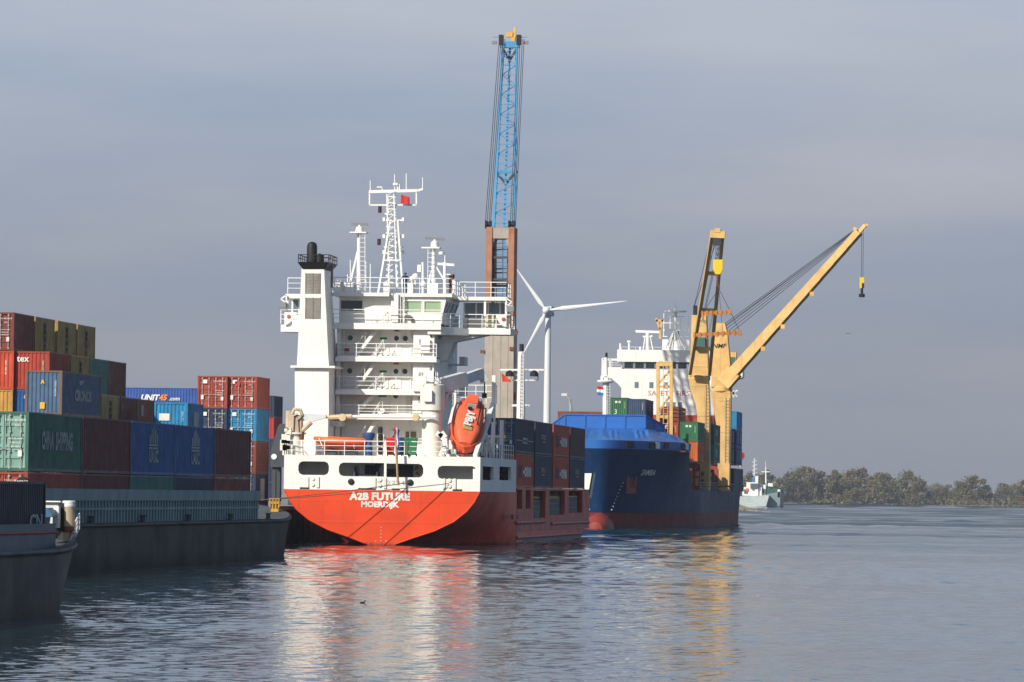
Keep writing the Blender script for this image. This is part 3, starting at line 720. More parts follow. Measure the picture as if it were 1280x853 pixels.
# open side wall with cargo openings
ops = [(645.7,610.7,652.8,636.5),(657.4,611,663.3,636),(666.8,612,682,648),(687,611.5,706,644),(711,611.5,728,641.5)]
def yof(px):                             # y on the ship's side seen at a pixel column
    lo, hi = 0, 140
    for _ in range(40):
        m = (lo+hi)/2
        if A(px, 620, m)[0] > HB: lo = m
        else: hi = m
    return lo
SY = yof
holes = []
for a, b, c, d in ops:
    ya, yb = SY(a), SY(c); holes.append((ya, max(ZO+.15, A(a, d, ya)[2]), yb, A(a, b, ya)[2]-.12))
zcap = max(hh[3] for hh in holes)+.12
w = MB(); w.wall('x', HB-.35, HB, 25, 86.5, ZO, zcap, [(q[0], q[1], q[2], min(q[3], zcap-.12)) for q in holes])
w.wall('x', -HB, -HB+.35, 25, 86.5, ZO, zcap, holes)
w.box(-HB, 25, ZO-.3, HB, 25.3, zcap); w.box(-HB+.35, 86.2, ZO, HB-.35, 86.5, zcap)
part('side_wall', w, paint('ship_red_faded', (.56, .062, .03), .5, .3, .12, .5, plates=.1, wet=.3), HULL, smooth=False)
k = MB()                                  # dark boot topping and rubbing strakes
for y0, y1, z in ((24.5, 46, 1.75), (52, 86, 1.55)): k.tube([(HB+.02, y0, z), (HB+.02, y1, z)], .16, 6)
k.tube([(HB+.03, 25, .5), (HB+.03, 79, .5)], .16, 6)
part('rubbing_strake', k, paint('strake_red', (.36, .05, .035), .5, .3, .1), HULL)
k = MB(); k.add([(HB+.012, 30, -.3), (HB+.012, 79, -.3), (HB+.012, 79, .42), (HB+.012, 30, .42)], [(0,1,2,3)])
part('boot_topping', k, DKGREY, HULL, smooth=False)
k = MB()
for px in (631, 638, 643.5):
    y = SY(px+3) ; k.box(HB+.0, y, 2.1, HB+.03, y+1.1, 2.45)
part('scuppers', k, DKGREY, HULL, smooth=False)
k = MB(); P, Q = A(437, 613.5, 0), A(513, 613.5, 0); z1 = A(475, 621.2, 0)[2]; z2 = A(475, 631, 0)[2]
text_into(k, 'A2B FUTURE', .80, ((P[0]+Q[0])/2, -.012, z1), (1,0,0), (0,0,1), bold=.055, width=Q[0]-P[0])
text_into(k, 'MOERDIJK', .60, (A(474.5, 631.3, 0)[0], -.012, z2), (1,0,0), (0,0,1), bold=.055, width=3.05)
part('name_lettering', k, LETTW, HULL, smooth=False)
k = MB()
for i in range(5): k.box(-.04, -.014, .35+i*.26, .04, -.008, .43+i*.26)
for q in (-.42, .42): k.box(q-.05, -.014, .32, q+.05, -.008, .40)
part('draught_marks', k, LETTG, HULL, smooth=False)
k = MB(); k.box(A(395,652,0)[0], -.03, 1.86, A(560,652,0)[0], -.002, 1.9)
part('weld_seam', k, paint('seam_red', (.75, .10, .05), .5, .2), HULL, smooth=False)
# transom edge bar
k = MB(); k.tube([(p[0], 0, p[2]) for p in trp], .05, 6); k.tube([(-p[0], 0, p[2]) for p in trp], .05, 6); part('transom_edge', k, RED, HULL)

# ---- poop: white bulwark house with mooring openings
ZP = A(476, 570, 0)[2]
XPY = 590
def X(px, y=0): return A(px, XPY, y)[0]
def Z(py, y=0, px=476): return A(px, py, y)[2]
w = MB(); hol = [(X(372.8), Z(595), X(411), Z(578)), (X(423.5), Z(596), X(480), Z(579)), (X(483), Z(596.5), X(529), Z(579.5)), (X(547), Z(598), X(595.5), Z(581.5))]
w.wall('y', 0, .25, -HB, HB, ZK, ZP, hol)
for (a, b, c, d) in hol:                              # rounded corners
    r = .35
    for sx, cx in ((1, a), (-1, c)):
        if abs(cx-X(480)) < .05 or abs(cx-X(483)) < .05: continue
        for sz, cz in ((1, b), (-1, d)): w.prism([(cx, cz), (cx+sx*r, cz), (cx+sx*r*.3, cz+sz*r*.3), (cx, cz+sz*r)], 'y', .004, .246)
YP = 24.5
sh = []
for a, b, c, d in ((600.6+2.5, 581.5, 616.6, 598.5), (624, 582, 638.5, 598.5)):
    ya, yb = SY(a), SY(c); sh.append((ya, Z(598.5, ya), yb, Z(581.5, ya)))
w.wall('x', HB-.25, HB, .25, YP, ZK, ZP, sh); w.wall('x', -HB, -HB+.25, .25, YP, ZK, ZP, [(4, ZK+.9, 9, ZP-.8), (13, ZK+.9, 18, ZP-.8)])
w.box(-HB+.25, YP-.3, ZK, HB-.25, YP, ZP)
w.box(-HB+.25, .25, ZP-.16, HB-.25, YP, ZP-.002)      # poop deck
part('poop_house', w, WHITE, smooth=False)
w = MB(); w.box(-HB+.25, .25, ZK-.1, HB-.25, YP-.3, ZK+.05); part('mooring_deck', w, paint('deck_green_grey', (.13,.15,.14), .7, .3))
w = MB(); w.wall('y', 2.6, 2.8, -HB+.3, HB-.3, ZK+.05, ZP-.17, [(X(446,4), ZK+.1, X(452,4), ZK+1.9)])
w.box(X(446,4), 3.2, ZK+.1, X(452,4), 3.3, ZK+2.1)
part('inner_bulkhead', w, WHITE, smooth=False)
w = MB()
for px in (465, 492, 505, 515): w.box(X(px,4)-.35, 2.5, ZK+.6, X(px,4)+.3, 2.59, ZK+1.7+.3*(px % 2))
for px in (450, 478): w.bar((X(px), 1.2, ZK+.1), (X(px+22), 2.4, ZP-.2), .16, .4)
w.lathe([(.8, X(440)), (.8, X(440)+.1), (.35, X(440)+.12), (.35, X(470)-.1), (.8, X(470)-.08), (.8, X(470))], (0, 1.5, ZK+.9), 12, 'x')
part('mooring_gear', w, DKGREY)
for px, dz in ((391, 0), (475, .1), (562, 0)):        # roller fairleads in recesses
    w = MB(); x = X(px); z = ZK+.2
    for s in (-.42, .42): w.box(x+s-.1, -.1, z-.05, x+s+.1, -.002, z+.8)
    for q in (.1, .55): w.lathe([(.16, -.1), (.16, -.004)], (x, 0, z+q+.1), 10, 'y')
    part('fairlead', w, CREAM)
w = MB()
for px in (439, 513): w.lathe([(.14, -.12), (.25, -.08), (.25, -.003)], (X(px), 0, ZK+.65), 14, 'y'); w.lathe([(.13, -.13), (.13, -.08)], (X(px), 0, ZK+.65), 12, 'y')
for a, c in ((375, 387), (448, 470), (490, 500), (566, 578)): w.box(X(a), -.015, ZK+.02, X(c), -.002, ZK+.16)
part('hawse_holes', w, BLACK)
k = MB(); text_into(k, '9122241', .5, (X(492), -.012, Z(604)), (1,0,0), (0,0,1), bold=.0, sx=1.5); part('number_lettering', k, LETTG, smooth=False)
r = MB(); r.rail([(-HB+.15, YP-2, ZP), (-HB+.15, .15, ZP), (X(355), .15, ZP), (X(530), .15, ZP)], 1.15, 1.6); r.rail([(X(535), .15, ZP), (X(551), .15, ZP)], 1.15, 1.6)
r.rail([(HB-.15, 4, ZP), (HB-.15, YP-1, ZP)], 1.15, 1.6)
part('poop_railing', r, RAILW)
# starboard gallery on the poop ahead of the lifeboat
w = MB(); w.box(X(618, 14), 14, ZP, HB-.1, 14.2, ZP+1.1); w.box(X(606, 18), 18, ZP, HB-2, 22, ZP+1.5); part('store_box', w, paint('box_blue', (.02,.05,.18), .5, .2), smooth=False)
w = MB(); y = 17
for i in range(5): w.tube([(HB-1.6+i*.3, y, ZP), (HB-1.6+i*.3, y, ZP+1.7)], .08, 6)
w.lathe([(.7, HB-2.1), (.7, HB-1.9), (.3, HB-1.88), (.3, HB-.6), (.7, HB-.58), (.7, HB-.4)], (0, y+.6, ZP+.9), 14, 'x'); w.box(HB-2.3, y-.3, ZP+1.75, HB-.2, y+1.5, ZP+1.95)
w.box(HB-.5, y-.5, ZP, HB-.2, y-.1, ZP+3.2)
part('deck_winch', w, RAILW)

# ---- deckhouse
XPY = 480
HY = 9.0                                           # plane of the aft wall
xl, xr = X(424, HY), X(545, HY)
zr = Z(367, HY)
SD = [(518.5, 525.5, 400, 546), (487.5, 494.5, 418.8, 545.5), (446, 453, 419, 545.5), (403.5, 412.5, 408, 551)]
w = MB()
w.box(xl, HY, ZP, xr, 22, Z(407, HY))
w.box(X(516, 7.6), 7.6, Z(519, 7.6), xr, HY-.003, Z(407, 7.6))
w.box(X(420, 7.4), 7.5, ZP, X(424, 7.4), 7.9, Z(407, 7.4))              # aft pillars
part('deckhouse', w, WHITE, smooth=False)
for i, (a, b, c, d) in enumerate(SD):
    w = MB(); PB(w, c, a, d, b, 7.0, 7.15); w.box(X(c,7), 7.152, Z(b, 7)+.35, X(d,7), HY+.5, Z(b, 7)+.5)
    w.box(X(d,7)-.15, 7.152, Z(b,7), X(d,7), HY, Z(a,7)) ; w.box(X(c,7), 7.152, Z(b,7), X(c,7)+.15, HY, Z(a,7))
    part('deck_edge', w, WHITE, smooth=False)
    zz = Z(a, 7)
    r = MB(); r.rail([(X(c,7)+.05, HY, zz), (X(c,7)+.05, 7.08, zz), (X(d,7)-.05, 7.08, zz)], 1.05 if i else .75, 1.5)
    part('railing', r, RAILW)
FL = [(ZP, Z(525, 7)), (Z(518.5, 7), Z(494.5, 7)), (Z(487.5, 7), Z(453, 7)), (Z(446, 7), Z(412.5, 7))]
for i, (za, zb) in enumerate(FL):
    zt = zb+.9
    s = MB(); x0, x1 = X(445, 8), X(479, 8)
    for q in (7.75, 8.55): s.bar((x0, q, za), (x1, q, zt), .07, .26)
    n = 11
    for j in range(1, n): t = j/n; s.box(x0+(x1-x0)*t-.13, 7.77, za+(zt-za)*t-.02, x0+(x1-x0)*t+.13, 8.53, za+(zt-za)*t+.02)
    for q in (7.75, 8.55):
        s.bar((x0, q, za+.95), (x1, q, zt+.95), .045)
        for t in (0, .33, .66, 1): s.bar((x0+(x1-x0)*t, q, za+(zt-za)*t), (x0+(x1-x0)*t, q, za+(zt-za)*t+.95), .04)
    part('stair', s, RAILW)
    d = MB(); xa = X(488.5, HY); d.box(xa, HY-.07, za+.05+.15, xa+.85, HY-.003, za+2.1)
    D_ = part('door', d, WHITE, smooth=False)
    p = MB(); p.lathe([(.2, HY-.105), (.2, HY-.072)], (xa+.42, 0, za+1.55), 16, 'y'); part('porthole', p, GLASSD, D_)
    if i in (0, 1): 
        d = MB(); xa = X(508, HY) ; d.box(xa, HY-.07, za+.2, xa+.85, HY-.003, za+2.05); part('door', d, GREYW if i else paint('door_olive', (.16,.15,.08), .5, .2), smooth=False)
    g = MB(); gx = X(474, HY); g.box(gx, HY-.02, za+1.45, gx+.6, HY-.004, za+1.62); part('safety_sign', g, paint('sign_green', (.02,.22,.10), .5, .1), smooth=False)
    g = MB(); gx = X(492, HY); g.box(gx, HY-.02, za+2.14, gx+.4, HY-.004, za+2.24); part('door_sign', g, LETTR, smooth=False)
for i, (za, zb_) in enumerate(FL):                     # small fittings: pipes, deckhead lamps, portholes, notices
    w = MB(); w.tube([(X(429, HY), HY-.09, za), (X(429, HY), HY-.09, zb_)], .06, 6); w.tube([(X(513.5, HY), HY-.1, za), (X(513.5, HY), HY-.1, zb_)], .05, 6); part('wall_pipe', w, RAILW)
    for px in (440, 470, 505): w = MB(); w.box(X(px, 7.4)-.22, 7.4, zb_+.2, X(px, 7.4)+.22, 7.6, zb_+.33); part('deck_lamp', w, GREY, smooth=False)
    for px in (437, 506):
        if i > 1: w = MB(); w.lathe([(.21, HY-.05), (.21, HY-.004)], (X(px, HY), 0, za+1.55), 14, 'y'); part('porthole', w, GLASSD)
    w = MB(); w.box(X(523, 7.6), 7.56, za+1.0, X(528.5, 7.6), 7.597, za+1.45); part('notice', w, LETTG, smooth=False)
    w = MB(); w.box(X(537, 7.6), 7.5, za+1.6, X(539, 7.6), 7.597, za+1.95); part('wall_lamp', w, GREY, smooth=False)
w = MB(); xa = X(431, HY); w.box(xa, HY-.25, Z(441, HY), xa+.32, HY-.004, Z(436, HY)); part('fire_hose_box', w, LETTR, smooth=False)
w = MB(); w.box(X(526, 7.5), 7.3, Z(441, 7.4), X(537,7.5), 7.5, Z(424,7.4)); w.box(X(516.5, 6.9), 6.75, Z(489,6.9), X(533,6.9), 6.95, Z(470, 6.9)); part('locker', w, WHITE, smooth=False)
# starboard side details: windows and small galleries
w = MB()
for z in (Z(444, 14), Z(482, 14)): w.box(xr+.002, 16.5, z-.7, xr+1.35, 18.5, z-.6); w.box(xr+.9, 16.5, z-.6, xr+1.35, 18.5, z+.0)
part('side_gallery', w, GREYW, smooth=False)
w = MB()
for z in (Z(444, 14), Z(482, 14)):
    for y in (12, 15.5, 19): w.box(xr+.003, y, z-.2, xr+.03, y+.8, z+.7)
part('side_windows', w, GLASSD, smooth=False)

# ---- wheelhouse and bridge wings
XPY = 390
zb = Z(404, 8)
w = MB(); ya = 8.2
x0, x1, x2 = X(424, ya), X(558, ya), X(551, ya)
wins = [(X(426, ya), Z(389, ya), X(453, ya), Z(376, ya)), (X(505.5, ya), Z(390, ya), X(527, ya), Z(376.5, ya)), (X(530.5, ya), Z(390, ya), X(551, ya), Z(376.5, ya))]
w.wall('y', ya, ya+.2, x0, x2, zb, zr-.3, wins)
w.prism([(x2, zb), (x1, zr-.3), (x2, zr-.3)], 'y', ya, ya+.2)
w.wall('x', x0, x0+.2, ya+.2, 16, zb, zr-.3, [(10, zb+.9, 12, zb+1.9), (13, zb+.9, 15.4, zb+1.9)])
w.box(x0, 16, zb, x1, 16.2, zb+.9); w.box(x0, 16, zb+2, x1, 16.2, zr-.3); w.box((x0+x1)/2-.2, 16.02, zb+.9, (x0+x1)/2+.2, 16.18, zb+2)
w.prism([(x2, zb), (x2, zb+.9), (x2+.1, zb+.9), (x2+.1, zb)], 'y', ya+.2, 16); w.box(x1-.25, ya+.2, zr-.65, x1, 16, zr-.3)
for y in (ya+.2, 9.7, 11.4, 13.2, 15.8): w.prism([(x2, zb+.9), (x2+.12, zb+.9), (x1, zr-.6), (x1-.12, zr-.6)], 'y', y, y+.18)
part('wheelhouse', w, WHITE, smooth=False)
for i, (a, b, c, d) in enumerate(wins):
    g = MB(); g.box(a+.01, ya+.08, b+.01, c-.01, ya+.14, d-.01); g.mi = 1
    for u, v, p_, q_ in ((a-.07, b-.07, c+.07, b), (a-.07, d, c+.07, d+.07), (a-.07, b, a, d), (c, b, c+.07, d)): g.box(u, ya-.03, v, p_, ya-.002, q_)
    part('window', g, [GLASSD if i == 0 else GLASSG, WHITE], smooth=False)
g = MB(); g.add([(x2+.07, ya+.3, zb+.9), (x1-.07, ya+.3, zr-.62), (x1-.07, 15.9, zr-.62), (x2+.07, 15.9, zb+.9)], [(0,1,2,3)]); part('window', g, GLASSD, smooth=False)
w = MB(); w.box(X(413, 7.4), 7.2, zr-.3, X(486, 7.2), 7.9, zr-.02); w.box(x0-.4, 7.9, zr-.3, X(565, 8), 17, zr-.02); part('wheelhouse_roof', w, WHITE, smooth=False)
r = MB(); r.rail([(X(413, 7.2), 7.3, zr), (X(486, 7.2), 7.3, zr)], 1.2, 1.4); r.rail([(X(486, 7.9), 8.0, zr), (X(562, 7.9), 8.0, zr), (X(565, 8), 16, zr)], 1.2, 1.4); r.rail([(X(413, 7.2), 7.3, zr), (x0-.3, 16, zr)], 1.2, 1.5)
part('roof_railing', r, RAILW)
# wings
yw = 9.6
for nm, (a, b, sgn) in {'r': (585, 638, 1), 'l': (351, 376, -1)}.items():
    w = MB(); PB(w, a, 410 if sgn > 0 else 406, b, 418.5 if sgn > 0 else 415, yw, 12.6)
    if sgn > 0:
        q, q2, q3 = A(551, 412, 7.2), A(586, 414, yw), A(540, 412, 12)
        for zz, hh in ((Z(414, 8), .55),): w.prism([(q[0], 7.2), (q2[0], yw), (q2[0], 12.6), (xr-.5, 12.6), (xr-.5, 7.2)], 'z', zz-.25, zz+.3)
    part('bridge_wing_deck', w, WHITE, smooth=False)
    w = MB()
    ra, rb = (572, 634) if sgn > 0 else (357, 378); top, bot = (371, 376) if sgn > 0 else (367.5, 373)
    PB(w, ra, top, rb, bot, yw+.2, 12.6); zt_ = Z(bot, yw); zd_ = Z(410 if sgn > 0 else 406, yw)
    posts = (605.5, 632) if sgn > 0 else (358.5,)
    for p_ in posts: w.box(X(p_, yw)-.09, yw+.3, zd_, X(p_, yw)+.09, yw+.48, zt_)
    w.box(X(ra, yw)+.1, 12.3, zd_, X(rb, yw)-.1, 12.45, zd_+1.0)
    for p_ in ((575, 590, 605, 620, 632) if sgn > 0 else (358.5, 367)): w.box(X(p_, yw)-.07, 12.3, zd_+1, X(p_, yw)+.07, 12.44, zt_)
    part('bridge_wing_roof', w, WHITE, smooth=False)
    g = MB(); g.box(X(ra, yw)+.15, 12.34, zd_+1.0, X(rb, yw)-.15, 12.38, zt_); 
    part('wing_window', g, GLASSB, smooth=False)
    r = MB(); r.rail([(X(a, yw), yw+.05, zd_), (X(b, yw), yw+.05, zd_), (X(b, yw), 12.4, zd_)], 1.15, 1.2); zz = Z(top, yw)
    r.rail([(X(ra, yw)+.1, yw+.3, zz), (X(rb, yw)-.1, yw+.3, zz), (X(rb, yw)-.1, 12.4, zz)], 1.25, 1.4)
    if sgn > 0: r.rail([(X(552, 7.2), 7.3, Z(409, 7.2)), (X(585, yw), yw+.05, zd_)], 1.15, .9)
    part('railing', r, RAILW)
    w = MB()                                          # curved wind deflector with a lifebuoy shaped mark
    pts = [(619, 393), (633, 393), (633, 409), (629, 408), (623.5, 403)] if sgn > 0 else [(371.5, 390.5), (355.5, 390.5), (355.5, 406.5), (359.5, 405.5), (366.5, 400)]
    w.prism([(A(p_[0], p_[1], yw-.25)[0], A(p_[0], p_[1], yw-.25)[2]) for p_ in pts], 'y', yw-.25, yw-.12); W_ = part('wing_bulwark', w, WHITE, smooth=False)
    w = MB(); c_ = A(629.5 if sgn > 0 else 361, 399.5 if sgn > 0 else 396, yw-.3); w.lathe([(.02, c_[1]-.02), (.13, c_[1]-.02), (.17, c_[1]+.04)], (c_[0], 0, c_[2]), 12, 'y'); part('lamp_cover', w, paint('lamp_red', (.5,.10,.05), .6, .4), W_)
    w = MB(); ex = 636 if sgn > 0 else 355
    for (u1, v1, u2, v2) in ((ex-3, 373, ex+4, 378), (ex+4, 378, ex-3, 383), (ex-3, 383, ex+5, 383), (ex-3, 373, ex-3, 383)):
        if sgn < 0: u1, u2 = 2*ex-u1, 2*ex-u2
        w.bar(A(u1, v1-(4 if sgn < 0 else 0), yw), A(u2, v2-(4 if sgn < 0 else 0), yw), .1)
    part('searchlight_bracket', w, RAILW)
    w = MB(); c_ = A(ex+2*sgn, 386 if sgn > 0 else 381, yw); w.box(c_[0]-.3, yw-.2, c_[2]-.25, c_[0]+.3, yw+.3, c_[2]+.2); part('searchlight', w, GREY, smooth=False)
w = MB(); PB(w, 606.5, 393, 617, 409.5, yw+.9, yw+1.6); part('wing_console', w, paint('cream_tarp', (.62,.56,.40), .8, .2), smooth=False)
w = MB(); pts = [A(557.6, 450, 9.5), A(566.7, 427, 9.5), A(607, 418.7, 9.5), A(586, 418.4, 9.5), A(560, 420, 9.5), A(546, 425, 9.5), A(546, 452, 9.5)]
w.prism([(p_[0], p_[2]) for p_ in (pts[0], pts[1], pts[2], pts[3], pts[4], pts[5], pts[6])], 'y', 9.9, 12.3); part('wing_bracket', w, GREYW, smooth=False)
w = MB(); xk = X(476, 8.1)
w.tube([(X(497+q, 8.1), 8.1, Z(396, 8.1)) for q in (0,)] + [(X(497, 8.1), 8.1, Z(397, 8.1))], .05, 6)
hs = [(X(510+6.3*math.cos(t), 8.1), 8.08, Z(403-7.5*math.sin(t), 8.1)) for t in [i*PI/10 for i in range(11)]]
w.tube(hs, .14, 8); part('coiled_hose', w, paint('hose_grey', (.16,.17,.15), .7, .2))

# ---- funnel
XPY = 430
fy = 4.2
def FP(px, py, y=fy): a_ = A(px, py, y); return (a_[0], a_[2])
w = MB()
front = [FP(368.5, 521), FP(411, 521), FP(411, 460), FP(368.5, 460)]
w.prism(front, 'y', fy, fy+4.6)
f0 = [FP(371, 459.6), FP(411, 459.6), FP(405, 335), FP(377, 335)]
w.add([(p[0], fy, p[1]) for p in f0] + [(p[0]*1 + (.0), fy+d, p[1]) for p, d in zip(f0, (4.6, 4.6, 3.2, 3.2))], [(0,1,2,3), (7,6,5,4), (0,4,5,1), (1,5,6,2), (2,6,7,3), (3,7,4,0)])
w.box(FP(364,459)[0], fy-.4, Z(461, fy), FP(419.5,459)[0], fy+5, Z(458.3, fy))
w.box(X(371, fy), fy+.2, ZP, X(411, fy), fy+4.2, Z(521, fy))
FUN = part('funnel', w, WHITE, smooth=False)
for a, b in ((341.5, 367), (372, 398.5)):
    g = MB(); 
    p_, q_ = FP(382.5, a), FP(399.5, b)
    n = 14
    for i in range(n):
        z = q_[1]+(p_[1]-q_[1])*i/n; g.add([(p_[0], fy-.05, z), (q_[0], fy-.05, z), (q_[0], fy-.012, z+(p_[1]-q_[1])/n*.8), (p_[0], fy-.012, z+(p_[1]-q_[1])/n*.8)], [(0,1,2,3)])
    g.box(p_[0]-.05, fy-.07, q_[1], p_[0], fy-.01, p_[1]); g.box(q_[0], fy-.07, q_[1], q_[0]+.05, fy-.01, p_[1]); g.box((p_[0]+q_[0])/2-.03, fy-.075, q_[1], (p_[0]+q_[0])/2+.03, fy-.055, p_[1])
    part('louvre', g, paint('louvre_grey', (.27,.25,.22), .6, .45, .1), FUN, smooth=False)
g = MB(); c0 = [FP(378.5, 337), FP(406, 337), FP(412.5, 328), FP(373, 328)]
g.add([(p[0], fy+(0 if i < 2 else -.5), p[1]) for i, p in enumerate(c0)] + [(p[0], fy+(3.4 if i < 2 else 4), p[1]) for i, p in enumerate(c0)], [(0,1,2,3), (7,6,5,4), (0,4,5,1), (1,5,6,2), (2,6,7,3), (3,7,4,0)])
part('funnel_cap', g, BLACK, FUN, smooth=False)
XPY = 318
g = MB(); cx = X(390, 5.6); g.lathe([(.42, Z(329,5.6)), (.42, Z(309,5.6)), (.36, Z(305.5,5.6)), (.2, Z(303.6,5.6)), (.02, Z(303,5.6))], (cx, 5.6, 0), 16)
g.lathe([(.3, Z(329,5.6)), (.3, Z(319.5,5.6)), (.05, Z(317.5,5.6))], (X(399.5,5.6), 5.6, 0), 12); g.lathe([(.14, Z(329,6)), (.14, Z(319,6))], (X(403,6), 6, 0), 8)
part('exhaust_pipe', g, BLACK, FUN)
g = MB(); zc = Z(328, fy); g.rail([(X(374,fy), fy-.4, zc), (X(412,fy), fy-.4, zc), (X(412,fy), fy+3.8, zc), (X(374,fy), fy+3.8, zc), (X(374,fy), fy-.4, zc)], .55, 1.1, .03, 2); part('cap_railing', g, BLACK, FUN)
g = MB(); g.tube([(X(415.3,6), 6, Z(360,6)), (X(415.3,6), 6, Z(323,6)), (X(414.5,6), 6, Z(320,6)), (X(412,6), 6, Z(320.5,6)), (X(411,6), 6, Z(325,6))], .1, 8); part('vent_pipe', g, GREY, FUN)
# casing wings beside the funnel under deck 1
XPY = 540
w = MB(); PB(w, 372, 526, 424, 533, 5.5, 9); part('engine_casing_roof', w, GREYW, smooth=False)
w = MB(); w.box(X(376, 8), 8.5, ZP, xl-.002, 12, Z(533, 8)); W_ = part('engine_casing', w, GREYW, smooth=False)
for a in (381, 395): g = MB(); g.box(X(a,8.4), 8.43, ZP+.3, X(a+11,8.4), 8.497, ZP+2.1); part('casing_door', g, GREYW, W_, smooth=False)

# ---- masts on the monkey island
XPY = 380
w = MB(); my = 11
def T(px, py, y=my): return A(px, py, y)
w.tube([T(448.5, 367), T(448.5, 292)], [.2, .13], 10)
w.ladder(T(453, 367, 10.6), T(453, 292, 10.6), .42); w.bar(T(437, 357), T(447, 315), .16)
w.box(T(438.5, 292)[0], my-.6, T(492, 292.3)[2], T(459, 292)[0], my+.6, T(492, 290.7)[2])
M1 = part('radar_mast', w, RAILW)
def scanner(px, py, w_px, par, tilt=0):
    g = MB(); c = T(px, py); d = T(px+w_px, py)[0]-c[0]
    g.lathe([(.3, c[2]-.75), (.34, c[2]-.45), (.28, c[2]-.2), (.1, c[2]-.1), (.1, c[2])], (c[0], my, 0), 12); g.mi = 1
    g.bar((c[0]-d, my, c[2]+.06+tilt), (c[0]+d, my, c[2]+.06-tilt), .14, .2); part('radar_scanner', g, [WHITE, GREY], par)
scanner(449.5, 281.5, 10.5, M1)
w = MB()
for q in (-.32, .32):
    for dy in (-.3, .3): w.bar((T(492, 367)[0]+q, my+dy, zr), (T(492, 0)[0]+q*.9, my+dy, T(492, 243)[2]), .1)
zz = zr
while zz < T(492, 245)[2]:
    for dy in (-.3, .3): w.bar((T(492,0)[0]-.32, my+dy, zz), (T(492,0)[0]+.32, my+dy, zz), .06)
    w.bar((T(492,0)[0]-.32, my-.3, zz), (T(492,0)[0]+.32, my-.3, zz+.5), .05); zz += .5
for (a, b) in (((472, 370), (488, 275)), ((504, 370), (497, 275))): w.bar(T(*a, my-.8), T(*b, my-.2), .14)
w.bar(T(479.5, 325.5, my-.6), T(501, 325.5, my-.6), .1)
w.bar(T(461.5, 240), T(522, 238.5), .24); w.bar(T(462, 256.5), T(521, 256.5), .12)
for px in (462, 520.5): w.bar(T(px, 256.5), T(px, 239.5), .12)
w.bar(T(520, 239), T(529, 236.5), .18)
for py, a, c in ((267.5, 481, 490), (275.5, 480, 504), (296, 480, 504), (309, 480, 504), (316.5, 479, 504)): w.bar(T(a, py), T(c, py), .12)
for px, py in ((480, 275), (504, 275), (480, 296), (504, 296), (503.5, 316), (480, 316)): w.box(T(px,py)[0]-.10, my-.15, T(px,py)[2]-.12, T(px,py)[0]+.10, my+.15, T(px,py)[2]+.18)
for px, top in ((463, 226), (493.5, 218), (508, 217), (528.5, 222)): w.tube([T(px, 239), T(px, top)], .05, 6)
w.tube([T(478, 240), T(478, 235)], .06, 6); w.box(T(474.5,0)[0], my-.1, T(492,235)[2], T(481.5,0)[0], my+.1, T(492,233.5)[2])
for px in (497, 499.5): w.tube([T(px, 239), T(px, 230)], .07, 6); w.lathe([(.18, T(492,232)[2]), (.18, T(492,229)[2])], (T(px,0)[0], my, 0), 8)
M2 = part('signal_mast', w, RAILW)
g = MB()
for px, py in ((479, 262.5), (478.5, 303)): g.lathe([(.15, T(492,py+4)[2]), (.15, T(492,py-4)[2])], (T(px,0)[0], my-.2, 0), 10)
part('signal_lamp', g, paint('lamp_maroon', (.06,.02,.02), .4, .1), M2)
def flag_mesh(pts, n=10, amp=.12, y=0):
    """pts: hoist top, hoist bottom, fly bottom, fly top in x,z"""
    mb = MB(); a, b, c, d = [Vector((p[0], 0, p[1])) for p in pts]
    for t in (.0, .03):
        vs = []
        for i in range(n+1):
            u = i/n
            for q in (0, 1):
                p = a.lerp(d, u) if q == 0 else b.lerp(c, u)
                vs.append((p.x, y+amp*math.sin(u*6)*u+t, p.z))
        mb.add(vs, [(2*i, 2*i+1, 2*i+3, 2*i+2) for i in range(n)])
    return mb
g = flag_mesh([(T(505.5,0)[0], T(492,243.5)[2]), (T(505,0)[0], T(492,254.5)[2]), (T(516.5,0)[0], T(492,256)[2]), (T(516,0)[0], T(492,247)[2])], y=my-.3); part('red_flag', g, paint('flag_red', (.55,.03,.03), .8, .2), M2)
w = MB(); w.tube([T(542, 367), T(542, 311)], [.2, .16], 10); w.ladder(T(537.5, 367, 10.6), T(538, 311, 10.6), .4); w.bar(T(535, 358), T(541, 331), .14)
w.box(T(532,0)[0], my-.5, T(492,310.8)[2], T(554.5,0)[0], my+.5, T(492,309)[2]); w.tube([T(545, 333), T(555, 350)], .08, 6)
w.tube([T(556, 367), T(556, 328)], .14, 8); w.bar(T(547, 330), T(568, 331.5), .2); w.tube([T(556.2, 328), T(556.3, 319)], .05, 6); w.lathe([(.02, T(492,319)[2]), (.24, T(492,318)[2]), (.26, T(492,315)[2]), (.1, T(492,313.2)[2])], (T(556.2,0)[0], my, 0), 12)
M3 = part('radar_mast', w, RAILW); scanner(543.5, 299.5, 12, M3, .05)
for px, top in ((457.5, 327), (463, 330), (438, 325), (434.5, 343)): w = MB(); w.tube([T(px, 367), T(px, top)], .045, 6); part('whip_aerial', w, RAILW)
w = MB()
w.tube([T(528.5, 367), T(528.5, 328)], .1, 8); w.box(T(526.5,0)[0], my-.15, T(492,340)[2], T(531,0)[0], my+.15, T(492,331)[2]); part('aerial', w, RAILW)
for px, py, r_ in ((524, 346, .3), (519.5, 348.5, .22), (534, 355, .25)): w = MB(); w.lathe([(.06, zr), (.06, T(492,py)[2]-r_), (r_*.8, T(492,py)[2]-r_*.6), (r_, T(492,py)[2]), (r_*.7, T(492,py)[2]+r_*.7), (.03, T(492,py)[2]+r_)], (T(px,0)[0], my, 0), 12); part('satellite_dome', w, RAILW)
